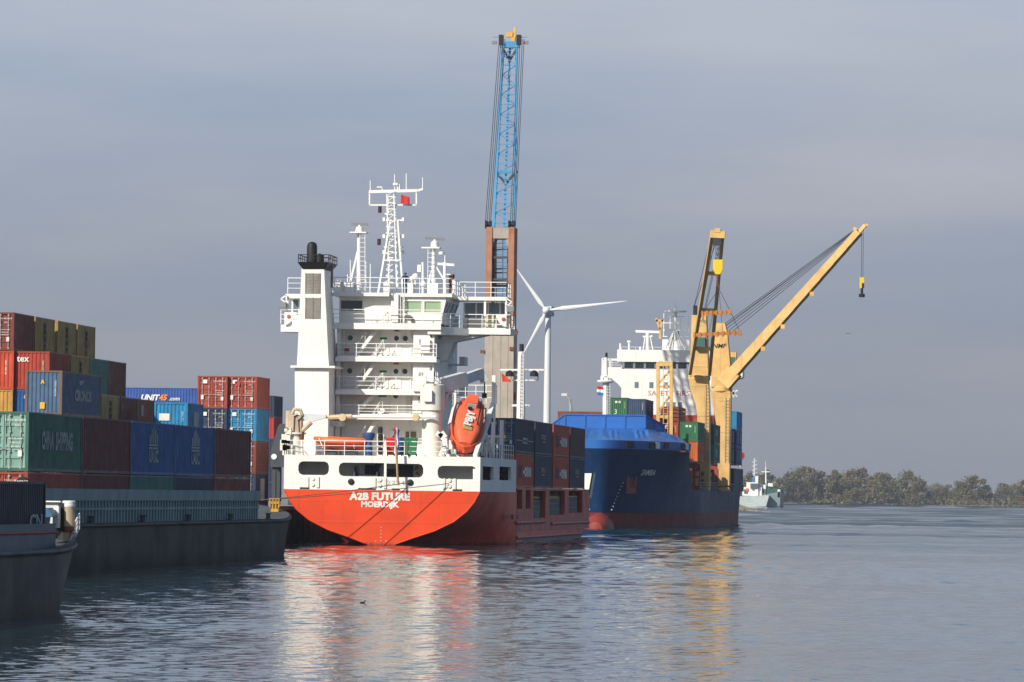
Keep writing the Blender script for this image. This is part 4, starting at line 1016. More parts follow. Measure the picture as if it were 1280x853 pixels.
for px in (428, 441, 516, 547): w = MB(); w.box(T(px,0)[0]-.4, my-.5, zr, T(px,0)[0]+.4, my+.4, zr+.95); part('roof_locker', w, RAILW, smooth=False)
for px, py in ((428, 352), (444.5, 356), (430.5, 358)): w = MB(); w.tube([T(px, 367, 9), T(px, py, 9)], .12, 8); part('vent_pipe', w, RAILW)
w = MB(); PB(w, 561, 343, 566.5, 366, 12, 12.8); part('vent_trunk', w, RUSTY, smooth=False)
w = MB(); w.tube([T(566.5, 366), T(568.5, 349)], .12, 6); w.box(T(561,0)[0], 11.8, T(492,343)[2], T(569,0)[0], 13, T(492,341)[2]); part('vent_cowl', w, RAILW)
w = MB(); PB(w, 489, 367.5, 497.5, 403, 7.7, 8.15); w.box(T(489,0)[0]+.1, 8.2, zr, T(497,0)[0], my+.3, zr+.9); part('mast_trunk', w, WHITE, smooth=False)
w = MB(); w.ladder(A(500, 404, 7.9), A(500, 366, 7.9), .5); w.ladder(A(503, 404, 7.9), A(503, 366, 7.9), .3); part('ladder', w, RAILW)

# ---- deck cranes on the poop
XPY = 530
w = MB(); cy = 2.6
zc0, zc1 = ZP, Z(513, cy)
cx = X(540, cy); w.lathe([(.8, ZP), (.8, zc1), (.95, zc1+.02)], (cx, cy, 0), 20)
w.lathe([(.98, zc1+.03), (.98, Z(481, cy)), (.8, Z(479.5, cy)), (.3, Z(479, cy))], (cx, cy, 0), 20)
CR = part('deck_crane', w, CREAM)
g = MB(); g.box(X(531, cy), cy-1.25, Z(502, cy), X(542, cy), cy-.9, Z(488, cy)); part('crane_cabinet', g, WHITE, CR, smooth=False)
g = MB(); g.rail([(X(528,cy), cy-1, Z(481,cy)), (X(544,cy), cy-1, Z(481,cy)), (X(544,cy), cy+1, Z(481,cy))], 1.1, .9); part('crane_railing', g, RAILW, CR)
g = MB()
pA, pB, pC = Vector(A(546, 483, cy)), Vector(A(574, 473, cy)), Vector(A(592.5, 464.5, cy)); pA.y, pB.y, pC.y = cy+.6, cy+3, cy+4.8
g.bar(pA, pB, .8, 1.15); g.bar(pB, pC, .6, .8); pD = pC+Vector((.25, .1, -.7)); g.bar(pC-Vector((.1,0,0)), pD, .5, .6)
g.bar(Vector((cx+.7, cy+.3, Z(508,cy))), pA.lerp(pB, .4)-Vector((0,0,.5)), .35)
part('crane_jib', g, GREYW, CR)
g = MB(); q = pD; g.tube([q, q-Vector((0,0,.9))], .05, 6); g.box(q.x-.18, q.y-.18, q.z-1.3, q.x+.18, q.y+.18, q.z-.9); part('crane_hook', g, BLACK, CR)
w = MB(); py_ = 1.4; px_ = X(370, py_)
w.lathe([(.62, ZP), (.62, Z(545, py_)), (.85, Z(544, py_)), (.85, Z(542, py_))], (px_, py_, 0), 16)
C2 = part('service_crane', w, CREAM)
g = MB(); g.box(px_-.55, py_-.5, Z(542,py_), px_+.5, py_+.5, Z(520,py_)); g.lathe([(.3, Z(536,py_)), (.3, Z(515,py_))], (X(361.5,py_), py_, 0), 10)
g.tube([(px_-.3, py_-.3, Z(520,py_)), (px_-.1, py_-.3, Z(513,py_)), (px_+.4, py_-.3, Z(514,py_)), (px_+.55, py_-.3, Z(521,py_))], .15, 8)
g.tube([A(375, 541, py_-.3), A(389, 528, py_-.3)], .2, 8); g.tube([A(366, 540, py_-.6), A(367, 521, py_-.6), A(372, 517, py_-.6)], .08, 6); g.tube([A(373, 540, py_-.6), A(372, 526, py_-.6), A(376, 521, py_-.6)], .07, 6)
part('crane_head', g, paint('crane_cream_rusty', (.62,.50,.36), .55, .4, .15), C2)
g = MB(); j0, j1, j2 = Vector(A(376, 524, py_)), Vector(A(404, 522, py_)), Vector(A(424, 521, py_)); g.prism([(A(375,518,py_)[0], Z(518.5,py_)), (A(388,519,py_)[0], Z(518.5,py_)), (A(408,521,py_)[0], Z(519.5,py_)), (A(408,523,py_)[0], Z(523,py_)), (A(390,527,py_)[0], Z(529,py_)), (A(378,527,py_)[0], Z(527,py_))], 'y', py_-.3, py_+.2)
part('crane_jib', g, GREYW, C2, smooth=False)
g = MB(); g.tube([A(410, 522.3, py_), A(440, 520.8, py_)], .2, 8); g.lathe([(.3, py_-.3), (.3, py_+.3)], (A(428.5, 522, py_)[0], 0, A(428.5, 522, py_)[2]), 12, 'y'); g.lathe([(.28, py_-.3), (.28, py_+.3)], (A(520, 522, py_)[0], 0, A(520, 522, py_)[2]), 12, 'y'); 
part('jib_extension', g, paint('jib_ochre', (.70,.55,.32), .55, .35, .12), C2)
g = MB(); g.tube([A(440, 521, py_), A(545, 521.5, py_)], .12, 8); part('jib_end_bar', g, WHITE, C2)
w = MB()
for px, py, s_ in ((358, 549, .35), (357, 557, .4), (360, 563, .4), (362, 541, .18), (358, 538, .12)): c = A(px, py, .8); w.box(c[0]-s_, .5, c[2]-s_, c[0]+s_, 1.2, c[2]+s_*1.1)
w.tube([A(363, 535, .8), A(363, 566, .8)], .08, 6); part('vent_heads', w, CREAM)
w = MB(); P = A(377, 545, 1); w.lathe([(.2, P[2]-.3), (.22, P[2]+.3)], (P[0], 1, 0), 10); part('light_drum', w, RUSTY)
w = MB(); w.tube([A(377.5, 569, 1), A(377.5, 549, 1)], .1, 8); part('light_post', w, RAILW)
# stern light tower, ensign staff
w = MB()
for q in (472.5, 479): w.bar(A(q, 570, .8), A(q, 543, .8), .16)
for py in (543.5, 550, 556, 568): w.bar(A(472.5, py, .8), A(479, py, .8), .14)
LT = part('light_tower', w, CREAM); g = MB()
for py in (538, 547, 552.5, 564): c = A(475.6, py, .8); g.lathe([(.17, c[2]-.25), (.2, c[2]), (.17, c[2]+.28)], (c[0], .7, 0), 10)
part('stern_light', g, BLACK, LT)
w = MB(); w.tube([A(497.5, 607, -.9), A(494, 534, -.9)], .09, 8); FS = part('ensign_staff', w, paint('varnished_wood', (.42,.28,.14), .5, .3)); 
c0, c1 = A(493.5, 532, -1.0), A(495.5, 556, -1.0)
for i, m_ in enumerate((paint('flag_red', (.55,.03,.03), .8, .2), paint('flag_white', (.7,.7,.68), .8, .1), paint('flag_blue', (.03,.06,.28), .8, .1))):
    g = MB(); vs = []
    for t in range(11):
        u = t/10
        for q in (0, 1): vs.append((c0[0]+(c1[0]-c0[0])*u + (i-.6+q)*.15*(1-.35*u) + .04*math.sin(9*u+i), -1.05-.12*math.sin(7*u+q+i), c0[2]+(c1[2]-c0[2])*u-.12*(i+q)))
    g.add(vs, [(2*t, 2*t+1, 2*t+3, 2*t+2) for t in range(10)]); part('ensign_stripe', g, m_, FS)
# bow bulwark and foremast
w = MB(); ybw = 92
secs = []
for y, ww in ((86.5, 1), (91, .97), (95, .82), (98.5, .58), (101, .3), (102.2, .05)): secs.append((y, HB*ww))
for s in (-1, 1): w.loft([[(s*x, y, ZK-.4) for y, x in secs], [(s*(x+.35), y+.3, ZK+2.0) for y, x in secs], [(s*(x+.2), y+.2, ZK+2.0) for y, x in secs], [(s*(x-.15), y-.1, ZK-.4) for y, x in secs]], caps=False)
part('bow_bulwark', w, WHITE)
w = MB(); w.add([(-x, y, ZK) for y, x in secs] + [(x, y, ZK) for y, x in reversed(secs)], [tuple(range(12))]); part('forecastle_deck', w, DECKG)
fmY = 90
w = MB(); w.tube([A(650.5, 590, fmY), A(651.5, 440, fmY)], [.55, .3], 12)
w.bar(A(625, 462.5, fmY), A(680, 462.5, fmY), .16); w.bar(A(656, 475.5, fmY), A(672.5, 475.5, fmY), .12); w.bar(A(672.5, 475.5, fmY), A(672.5, 463, fmY), .12)
w.bar(A(640, 475.5, fmY), A(650, 475.5, fmY), .14); w.ladder(A(644, 475, fmY), A(644, 463, fmY), .8)
w.ladder(A(651, 520, fmY-.7), A(651.7, 440, fmY-.6), .5); w.bar(A(640, 507, fmY), A(662, 507, fmY), .2)
FM = part('foremast', w, RAILW)
g = MB(); c = A(652, 434, fmY); g.lathe([(.22, c[2]-.4), (.22, c[2]+.3)], (c[0], fmY, 0), 10)
for px in (637.5, 668): c = A(px, 467, fmY); g.lathe([(.1, c[2]+.3), (.4, c[2]+.1), (.42, c[2]-.3)], (c[0], fmY-.3, 0), 10)
part('mast_lamp', g, BLACK, FM)
g = flag_mesh([(A(627, 466.5, fmY)[0], A(627, 466, fmY)[2]), (A(628.5, 477.5, fmY)[0], A(628.5, 477.5, fmY)[2]), (A(639.5, 478, fmY)[0], A(639.5, 478, fmY)[2]), (A(639, 476, fmY)[0], A(639, 476, fmY)[2])], y=fmY-.3, amp=.2); part('red_flag', g, paint('flag_orange_red', (.62,.07,.03), .8, .2), FM)
# cargo hold interior behind the side openings
w = MB(); w.box(-HB+2, 27, ZO, HB-1.9, 85, ZK-.1); part('hold_wall', w, paint('hold_grey', (.10,.10,.095), .7, .4, .15), smooth=False)
w = MB()
for hh in holes[2:]:
    w.rail([(HB-.5, hh[0]+.1, hh[1]), (HB-.5, hh[2]-.1, hh[1])], 1.5, .5, .035, 3)
part('side_railing', w, paint('rail_grey', (.33,.36,.34), .6, .2))
w = MB()
for hh in holes[1:]: w.box(HB-.9, hh[2]-1.0, ZO, HB-.6, hh[2]-.7, zcap); w.box(HB-1.5, hh[0], hh[3]-.7, HB-.5, hh[2], hh[3]-.5)
part('container_lashing_post', w, paint('post_yellow', (.45,.33,.07), .6, .3, .1), smooth=False)
w = MB(); w.box(-HB+.4, 25.2, zcap-.004, HB-.36, 86, zcap+.02); part('hatch_cover', w, RUSTY, smooth=False)

# ---- containers on the ship's deck
cz0 = zcap+.03; yy = SY(644.2)
gA = 'containers on the deck of the red ship'
une = lambda: [('u', 1.9, 'side', 3.6, 1.5, LETTK, {'bold': .05, 'width': 2.6}), ('-one', 1.6, 'side', 8.6, 1.45, LETTW, {'bold': .05, 'width': 6.2}), ('45', .3, 'side', 12.6, 2.4, LETTW)]
dsv = lambda: [('DFDS', .6, 'side', 6.6, 1.55, LETTG, {'bold': .03, 'width': 3.4}), ('', 0, 'side', 6.8, 1.15, LETTO, {'box': (2.2, .12)})]
lowr = [('orangered', une(), 'orange red container with white lettering, nearest in the lower row on the red ship'), ('navy', dsv(), 'navy container with small pale mark, second in the lower row on the red ship'),
        ('orangered', une(), 'orange red container with white lettering, third in the lower row on the red ship'), ('navy', dsv(), 'navy container at the bow end of the lower row on the red ship')]
upr = [((.012,.03,.055), [('', 0, 'side', 6.8, 1.05, LETTG, {'box': (13, .09)}), ('', 0, 'side', 6.8, 1.05, LETTG, {'box': (3.6, .5)}), ('A2B', .34, 'side', 6.8, 1.05, LETTR, {'bold': .03})] + doormarks(2.9), 'dark navy container with a white line and red mark, steel blue doors beside the lifeboat'),
       ('navy', dsv(), 'navy container with small pale mark, second in the upper row on the red ship'), ('orangered', une(), 'orange red container with white lettering in the upper row on the red ship'), ('dbrown', [], 'dark brown container at the bow end of the upper row on the red ship')]
HH = 2.9
for i in range(4):
    for t, (c, mk, lab) in enumerate((lowr[i], upr[i])):
        o = container(lab, '45h', c, A0.x+HB-.02, A0.y+yy+i*14.75, cz0+t*(HH+.03), True, mk, gA)
        if t and i == 0:
            for ch in o.children:
                if ch.name.startswith('door'): ch.color = (*PAL['steelblue'], 1)
                if ch.name.startswith('frame'): ch.color = (.05, .08, .12, 1)
            g = MB()
            for u, w_, a, b in ((.35, 2.45, .35, .1), (1.45, 1.0, .55, .12), (1.45, 1.4, .14, .7), (.45, .2, .55, .14), (1.6, .2, .6, .14)): g.box(-1.219+u-a/2, -6.858-.05, w_-b/2, -1.219+u+a/2, -6.858-.02, w_+b/2)
            g.build('hazard_mark', LETTY, o, smooth=False)
for t in (0, 1):
    container('dark blue container beside the steel blue doors, behind the lifeboat ramp', '45h', 'navy', A0.x+HB-2.6, A0.y+yy, cz0+t*(HH+.03), True, (), 'second column of containers on the red ship')

# ---- free fall lifeboat on its ramp
def lifeboat():
    bow = Vector(A(580, 560, 1.2)); st = Vector(A(589.5, 505, 6.3)); bow.y, st.y = 1.2, 6.3
    ax = (st-bow); Lb = ax.length; ax.normalize(); up = Vector((0,-.6,1)); up = (up-ax*up.dot(ax)).normalized(); rt = ax.cross(up)*1
    if rt.x < 0: rt = -rt
    M = Matrix.Translation(A0) @ Matrix.Translation(bow) @ Matrix((rt, ax, up)).transposed().to_4x4()
    o = bpy.data.objects.new('lifeboat', None); col.objects.link(o); o.matrix_world = M @ Matrix.Rotation(R(13), 4, 'Y') @ Matrix.Diagonal((.86, .94, .92, 1))
    tag(o, 'enclosed orange free fall lifeboat tilted on its ramp at the stern', 'lifeboat')
    def sec(y, hw, zl, zt, n=9):
        pts = []
        for i in range(2*n):
            t = 2*PI*i/(2*n); c, s = math.cos(t), math.sin(t)
            k = .62
            pts.append((hw*math.copysign(abs(c)**k, c), y, (zl+zt)/2+(zt-zl)/2*math.copysign(abs(s)**.7, s)))
        return pts
    hull = [sec(*q) for q in ((0, .05, -.3, -.1), (.25, .55, -.75, .1), (.7, .95, -.95, .15), (1.4, 1.28, -1.1, .15), (2.6, 1.45, -1.15, .15), (4.4, 1.45, -1.1, .15), (5.6, 1.35, -1.0, .15), (Lb, 1.15, -.8, .12))]
    q = MB()
    for s in hull: s.append(s[0])
    q.loft(hull); h = q.build('hull', paint('lifeboat_orange_dark', (.62,.085,.025), .5, .25), o)
    can = [sec(*q) for q in ((.35, .55, .0, .35), (.8, .85, .0, .72), (1.6, 1.12, .0, 1.0), (2.8, 1.25, .0, 1.2), (4.4, 1.25, .0, 1.25), (5.4, 1.2, .0, 1.2), (Lb-.2, 1.0, .0, .95))]
    for s in can: s.append(s[0])
    q = MB(); q.loft(can); c = q.build('canopy', paint('lifeboat_orange', (.80, .14, .055), .5, .25, 0, 1.2), o)
    q = MB(); q.prism([(-.62, 1.1), (.62, 1.1), (.5, 1.72), (-.5, 1.72)], 'y', 4.35, 5.6); hx = q.build('helm_hatch', paint('lifeboat_orange', (.8,.1,.03)), o)
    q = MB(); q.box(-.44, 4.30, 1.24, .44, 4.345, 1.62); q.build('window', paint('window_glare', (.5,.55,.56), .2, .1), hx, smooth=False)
    q = MB(); q.tube([(p[0]*1.02, p[1], .1) for p in [(0,-.02),(.52,.25),(.93,.7),(1.28,1.4),(1.46,2.6),(1.46,4.8),(1.36,6.2),(1.15,Lb)]], .07, 6); q.tube([(-p[0]*1.02, p[1], .1) for p in [(0,-.02),(.52,.25),(.93,.7),(1.28,1.4),(1.46,2.6),(1.46,4.8),(1.36,6.2),(1.15,Lb)]], .07, 6)
    q.build('gunwale', ORANGE, o)
    q = MB(); q.bar((0, -.1, -.3), (0, .9, -1.0), .2, .3); q.lathe([(.3, -.95), (.12, -1.4), (.02, -1.7)], (0, .5, 0), 8); q.build('skeg', paint('lifeboat_orange_dark', (.5,.08,.03)), o)
    q = MB(); ya = ax; text_into(q, 'PBJY', .95, (.02, 2.65, 1.29), (.10, .99, .04), (-.99, .10, 0), bold=.05, width=2.15); q.build('lettering', LETTW, o, smooth=False)
    q = MB(); q.add([(-.5, 1.35, 1.0), (.42, 1.35, 1.0), (.42, 1.9, 1.14), (-.5, 1.9, 1.14)], [(0,1,2,3)]); q.build('nameplate', paint('plate_ochre', (.5,.33,.1), .5, .3), o)
    q = MB(); q.tube([(1.05, 2.2, 1.0), (1.12, 5.2, 1.12)], .05, 6); q.tube([(.8, 2.2, 1.1), (.85, 5.6, 1.25)], .04, 6); q.build('grab_rail', BLACK, o)
    q = MB(); q.box(-.3, 3.85, 1.2, .1, 4.15, 1.42); q.build('hatch_cover', BLACK, o)
    return M, Lb
lifeboat()
w = MB()
# ramp rails and launching frame (part of the ship)
ra, rb = Vector(A(594, 572, .6)), Vector(A(617, 505, 9)); ra.y, rb.y = .6, 9.0
la, lb = Vector(A(553, 570, .6)), Vector(A(568, 510, 9)); la.y, lb.y = .6, 9.0
w.bar(ra, rb, .34, .5); w.bar(la, lb, .3, .4)
w.bar(Vector((rb.x, 9, ZP)), rb+Vector((0,0,2.3)), .3); w.bar(Vector((lb.x, 9, ZP)), lb+Vector((0,0,1.2)), .3)
w.bar(ra, (ra.x+.1, .3, ZK+.3), .34); 
w.bar((la.x, 3, ZP+.1), (ra.x, 3, ZP+.1), .3); w.bar((lb.x, 9, lb.z-1.3), (rb.x, 9, rb.z-1.3), .3); w.bar((lb.x, 6, ZP+1.1), (rb.x-1, 6, ZP+1.1), .3, .9)
w.bar((rb.x, 9, ZP), ra.lerp(rb, .5), .25); w.bar((lb.x, 9, ZP), la.lerp(lb, .5), .22)
w.bar((HB-.9, .5, ZP-2.2), (HB-.2, .3, ZP-2.6), .2)
part('lifeboat_ramp', w, RAILW)
w = MB(); w.rail([rb+Vector((.2,.3,0)), Vector((lb.x, 9.3, rb.z)), ], 1.5, .8); part('embarkation_platform', w, RAILW)
w = MB(); pts = [A(548, 546, .9), A(551, 541, .9), A(556, 548, .9), A(557, 560, .9), A(552, 571, .9)]
for p_, q_ in zip(pts, pts[1:]): w.bar(p_, q_, .4, .55)
part('launching_davit', w, RAILW)
# lower starboard lit pillars of the poop are left to the sun
# ---- rescue boat
def rescue():
    a, b = Vector(A(394, 560, 1.6)), Vector(A(459, 560, 1.6)); Lr = b.x-a.x
    o = thing('rescue_boat', 'small open orange rescue boat lying on the poop deck under the funnel', 'boat', A0+Vector(((a.x+b.x)/2, 1.9, ZP+.35)))
    q = MB(); secs = []
    for u, hw, zl, zt in ((-.5, .05, .75, .95), (-.42, .5, .35, .9), (-.3, .8, .12, .82), (0, .95, .05, .75), (.35, .95, .05, .75), (.48, .85, .1, .75)):
        secs.append([(u*Lr, -hw, zt), (u*Lr, -hw*.85, (zl+zt)/2), (u*Lr, -hw*.3, zl), (u*Lr, hw*.3, zl), (u*Lr, hw*.85, (zl+zt)/2), (u*Lr, hw, zt)])
    q.loft(secs); q.build('hull', paint('rescue_hull_orange', (.62,.10,.04), .5, .3), o)
    q = MB()
    for s in (-1, 1): q.tube([(u*Lr, s*hw, z) for u, hw, z in ((-.52, .02, 1.0), (-.43, .55, .92), (-.3, .86, .84), (0, 1.0, .78), (.35, 1.0, .78), (.49, .88, .78))], [.14, .22, .27, .28, .28, .2], 10)
    q.build('tube_fender', ORANGE, o)
    q = MB(); q.prism([(-.45*Lr, .9), (-.2*Lr, 1.15), (.4*Lr, 1.05), (.48*Lr, .9)], 'y', -.85, .85); q.build('tarpaulin', ORANGE, o)
    q = MB(); q.tube([(-.4*Lr, -1.05, 1.0), (-.32*Lr, -1.1, .25)], .05, 6); q.tube([(.25*Lr, -1.1, .95), (.28*Lr, -1.0, .2)], .04, 6); q.build('grab_line', CREAM, o)
    o2 = MB(); o2.box(-.3*Lr, -.6, -.3, -.1*Lr, .6, .08); o2.box(.1*Lr, -.6, -.3, .3*Lr, .6, .08); o2.build('cradle', DKGREY, o)
    p = thing('outboard_cover', 'blue covered outboard standing at the end of the orange rescue boat', 'outboard', A0+Vector((A(461, 560, 1.2)[0], 1.2, ZP)))
    q = MB(); q.lathe([(.28, 0), (.3, .5), (.24, 1.1), (.46, 1.5), (.5, 1.75), (.35, 1.85)], (0,0,0), 12); q.build('cover', paint('tarp_blue', (.03,.08,.22), .7, .3), p)
rescue()
XPY = 560
# ---- wheelie bins
def bin_(px, c, lab, y=3.2):
    o = thing('wheelie_bin', lab, 'bin', A0+Vector((A(px, 565, y)[0], y, ZP)), 0, 'bins at the stern railing')
    m = paint('bin_'+c[0], c[1], .45, .15)
    q = MB(); q.add([(-.24,-.26,.1),(.24,-.26,.1),(.24,.26,.1),(-.24,.26,.1),(-.33,-.36,1.35),(.33,-.36,1.35),(.33,.36,1.35),(-.33,.36,1.35)], [(3,2,1,0),(4,5,6,7),(0,1,5,4),(1,2,6,5),(2,3,7,6),(3,0,4,7)]); q.build('body', m, o, smooth=False)
    q = MB(); q.prism([(-.4, 1.36), (.38, 1.36), (.38, 1.46), (-.3, 1.5)], 'x', -.36, .36); q.build('lid', m, o, smooth=False)
    for s in (-.27, .27): q = MB(); q.lathe([(.12, s-.04), (.12, s+.04)], (0, .25, .12), 10, 'x'); q.build('wheel', BLACK, o)
bin_(488, ('red', (.55,.02,.02)), 'red wheelie bin behind the stern railing')
bin_(500.5, ('blue', (.02,.07,.25)), 'blue wheelie bin between the red and green ones')
bin_(506, ('green', (.02,.16,.06)), 'left one of the two green wheelie bins')
bin_(516, ('green', (.02,.16,.06)), 'right one of the two green wheelie bins')
# ---- lifebuoy on the mooring deck, person on the roof
q = MB(); rr, r2 = .36, .09; vs, fs, ms = [], [], []
n1, n2 = 24, 8
for i in range(n1):
    for j in range(n2):
        a, b = 2*PI*i/n1, 2*PI*j/n2; vs.append(((rr+r2*math.cos(b))*math.cos(a), r2*math.sin(b), (rr+r2*math.cos(b))*math.sin(a)))
q.add(vs, [(i*n2+j, ((i+1) % n1)*n2+j, ((i+1) % n1)*n2+(j+1) % n2, i*n2+(j+1) % n2) for i in range(n1) for j in range(n2)])
q.m = [1 if (k//n2) % 6 < 2 else 0 for k in range(n1*n2)]
lb_ = q.build('lifebuoy', [ORANGE, WHITE], None, A0+Vector((A(525, 588, 2.4)[0], 2.48, Z(587, 2.4)))); tag(lb_, 'orange and white lifebuoy on the bulkhead behind the mooring opening', 'lifebuoy')
def person():
    o = thing('person', 'person in dark blue coveralls leaning over the roof railing beside the tall signal mast', 'person', A0+Vector((X(503, 9), 9.2, zr)))
    me = bpy.data.meshes.new('body')
    J = [((0,0,.92),.15),((.02,-.08,1.15),.15),((.05,-.28,1.38),.17),((.07,-.42,1.47),.06),((.08,-.52,1.53),.10),
         ((-.1,0,.86),.10),((-.12,.0,.48),.075),((-.13,.03,.08),.055),((-.13,-.12,.04),.05),((.1,0,.86),.10),((.13,.0,.48),.075),((.14,.03,.08),.055),((.14,-.12,.04),.05),
         ((-.17,-.28,1.36),.065),((-.3,-.38,1.15),.05),((-.26,-.62,1.12),.04),((.26,-.28,1.36),.065),((.42,-.36,1.15),.05),((.38,-.62,1.12),.04)]
    E = [(0,1),(1,2),(2,3),(3,4),(0,5),(5,6),(6,7),(7,8),(0,9),(9,10),(10,11),(11,12),(2,13),(13,14),(14,15),(2,16),(16,17),(17,18)]
    me.from_pydata([j[0] for j in J], E, []); ob = bpy.data.objects.new('tmp', me); col.objects.link(ob)
    sk = ob.modifiers.new('s', 'SKIN'); ob.modifiers.new('u', 'SUBSURF').levels = 1
    for i, j in enumerate(J): me.skin_vertices[0].data[i].radius = (j[1], j[1])
    me.skin_vertices[0].data[0].use_root = True
    dg = bpy.context.evaluated_depsgraph_get(); m2 = bpy.data.meshes.new_from_object(ob.evaluated_get(dg)); bpy.data.objects.remove(ob)
    m2.materials.clear(); m2.materials.append(paint('coverall_blue', (.02,.05,.16), .8, .2)); m2.materials.append(paint('skin_tone', (.42,.25,.17), .6, .1))
    for p in m2.polygons:
        p.use_smooth = True
        if p.center.z > 1.46 and p.center.y < -.45: p.material_index = 1
        if p.center.y < -.58 and p.center.z < 1.2: p.material_index = 1
    link('body', m2, o)
    q = MB(); q.lathe([(.115, 1.56), (.12, 1.6), (.09, 1.67), (.02, 1.7)], (.08, -.5, 0), 12); q.build('cap', paint('coverall_blue', (.02,.05,.16)), o)
person()
# ---- mooring lines
def rope(name, pts, lab, r=.05, sag=.4):
    a, b = Vector(pts[0]), Vector(pts[1]); P = [a.lerp(b, i/16)-Vector((0,0,sag*4*(i/16)*(1-i/16))) for i in range(17)]
    q = MB(); q.tube([p-a for p in P], r, 6); o = q.build(name, ROPE, None, a); tag(o, lab, 'rope', 'mooring lines at the stern'); return o
z_ = QZ+.35
rope('mooring_rope', (A0+Vector((X(513), -.15, ZK+.65)), Vector((QX-.8, A0.y-7, z_))), 'mooring rope from the round hawse hole, left of the other', .035, .12)
rope('mooring_rope', (A0+Vector((X(562), -.15, ZK+.6)), Vector((QX-.8, A0.y-9.5, z_))), 'mooring rope from the fairlead nearest the lifeboat', .035, .12)
for i, y in enumerate((A0.y-7, A0.y-9.5)):
    q = MB(); q.lathe([(.28, 0), (.24, .1), (.2, .45), (.34, .55), (.34, .68), (.1, .74)], (0,0,0), 14); o = q.build('bollard', DKGREY, None, (QX-.8, y, QZ)); tag(o, 'iron bollard on the quay edge hidden behind the barge bow', 'bollard', 'quay bollards')
# dark sloping steel body on the quay
P = atd(349, 560, 395); q = MB()
def hp(px, py): p = aty(px, py, P.y); return (p.x-P.x, p.z-QZ)
q.prism([hp(338,584), hp(338,566), hp(342,552), hp(347,534), hp(350,530), hp(362,530), hp(366,584)], 'y', 0, 3.2)
o = thing('loading_hopper', 'dark grey slanted steel hopper on the quay behind the white stern', 'hopper', (P.x, P.y, QZ)); q.build('body', paint('hopper_grey', (.06,.072,.085), .6, .3), o, smooth=False)
a, b = hp(339, 584), hp(364, 625)
for x in (a[0]+.2, b[0]-.2):
    for y in (.3, 2.6): q = MB(); q.box(x-.15, y, 0, x+.15, y+.3, a[1]); q.build('leg', DKGREY, o, smooth=False)
q = MB(); c = hp(338.5, 571); q.lathe([(.25, -.1), (.25, 0)], (c[0]+.3, 0, c[1]), 14, 'y'); q.build('work_lamp', WHITE, o)
# ------------------------------------------------------------------ the blue heavy lift ship, seen from its bow
S0 = atd(749, 661, 560); S0.z = 0
def S(px, py, y): p = aty(px, py, S0.y+y); return Vector((p.x-S0.x, y, p.z))
SPY = 570
def SX(px, y): return S(px, SPY, y).x
def SZ(py, y, px=850): return S(px, py, y).z
blue = thing('heavy_lift_ship', 'dark blue cargo ship with two yellow deck cranes, bow towards the camera', 'ship', S0)
def bpart(name, mb, mats, par=None, smooth=True): return mb.build(name, mats, par or blue, smooth=smooth)
NAVYH = paint('ship_navy', (.006, .040, .125), .5, .3, .06, .22, spec=.12, bump=.02, plates=.14)
BRIGHT = paint('ship_bright_blue', (.022, .14, .46), .4, .2, .04, .4, bump=.08, plates=.10)
BOOT = paint('boot_red', (.20, .028, .024), .6, .4, .08, .3, spec=.2, wet=.5)
GREYH = paint('ship_grey_blue', (.026, .055, .11), .55, .35, .08, .3, spec=.12)
HB2, ZF, ZM, ZB = 9.9, 10.0, 5.0, 2.0
LEN = 126
def bdeck(y):  return HB2*min(1, max(0, (y-.25)/17))**.52
def bwat(y):   return HB2*min(1, max(0, (y-.2)/34))**.62 if y < 34 else HB2
def bsec(y, zs):
    q = []
    for z in zs:
        t = max(0, min(1, z/ZF)); ys = y
        w = bwat(y)*(1-t**1.6)+bdeck(y)*t**1.6
        if y > 108: k = (y-108)/(LEN-108); w *= 1-.12*k*k*(1-t)
        q.append((w, ys, z))
    return q
ysA = [0.3, .6, 1.1, 2, 3.5, 5, 7, 9.5, 12, 15, 18, 22, 26, 30]
def ring(y, zs, rake=True):
    q = bsec(y, zs); rk = lambda z: -3.4*(max(0, z-ZB)/(ZF-ZB))**1.3*max(0, 1-y/14) if rake else 0
    zt = 99 if y <= 17 or not rake else (ZF-.02)-(ZF-ZM)*(min(1, (y-17)/12.5))**1.7
    q = bsec(y, [min(z, zt) for z in zs]); f = [(w, yy+rk(z), z) for w, yy, z in q]
    return [(-w, yy, z) for w, yy, z in f] + [(w, yy, z) for w, yy, z in reversed(f)]
zsF = [ZF, 9, 7.7, 6.4, ZM, 3.6, ZB]
h = MB(); h.loft([ring(y, zsF) for y in ysA]); 
zsM = [ZM, 4.2, 3.4, 2.7, ZB]
h.loft([ring(y, zsM, False) for y in [30, 34, 38, 44, 60, 90, 108, 114, 120, LEN]])
BH = bpart('hull', h, NAVYH)
h = MB(); zsB = [ZB-.004, 1.2, .3, -.5, -1.5]
h.loft([ring(y, zsB, False) for y in [.3, 1, 2, 3.5, 5, 7, 9.5, 12, 15, 18, 22, 26, 30, 36, 44, 60, 90, 108, 114, 120, LEN]])
bpart('boot_topping', h, BOOT, BH)
h = MB(); nb = 20
prof = [(.05, -5.2), (.8, -5.0), (1.35, -4.2), (1.7, -2.8), (1.8, -1), (1.7, 2), (1.3, 5)]
h.lathe(prof, (0, 0, 0), nb, 'y'); h.v = [(p[0]*1.0, p[1]+.6, p[2]*1.1-.05) for p in h.v]
bpart('bulbous_bow', h, paint('bulb_red', (.27, .04, .028), .5, .3, .05, .5), BH)
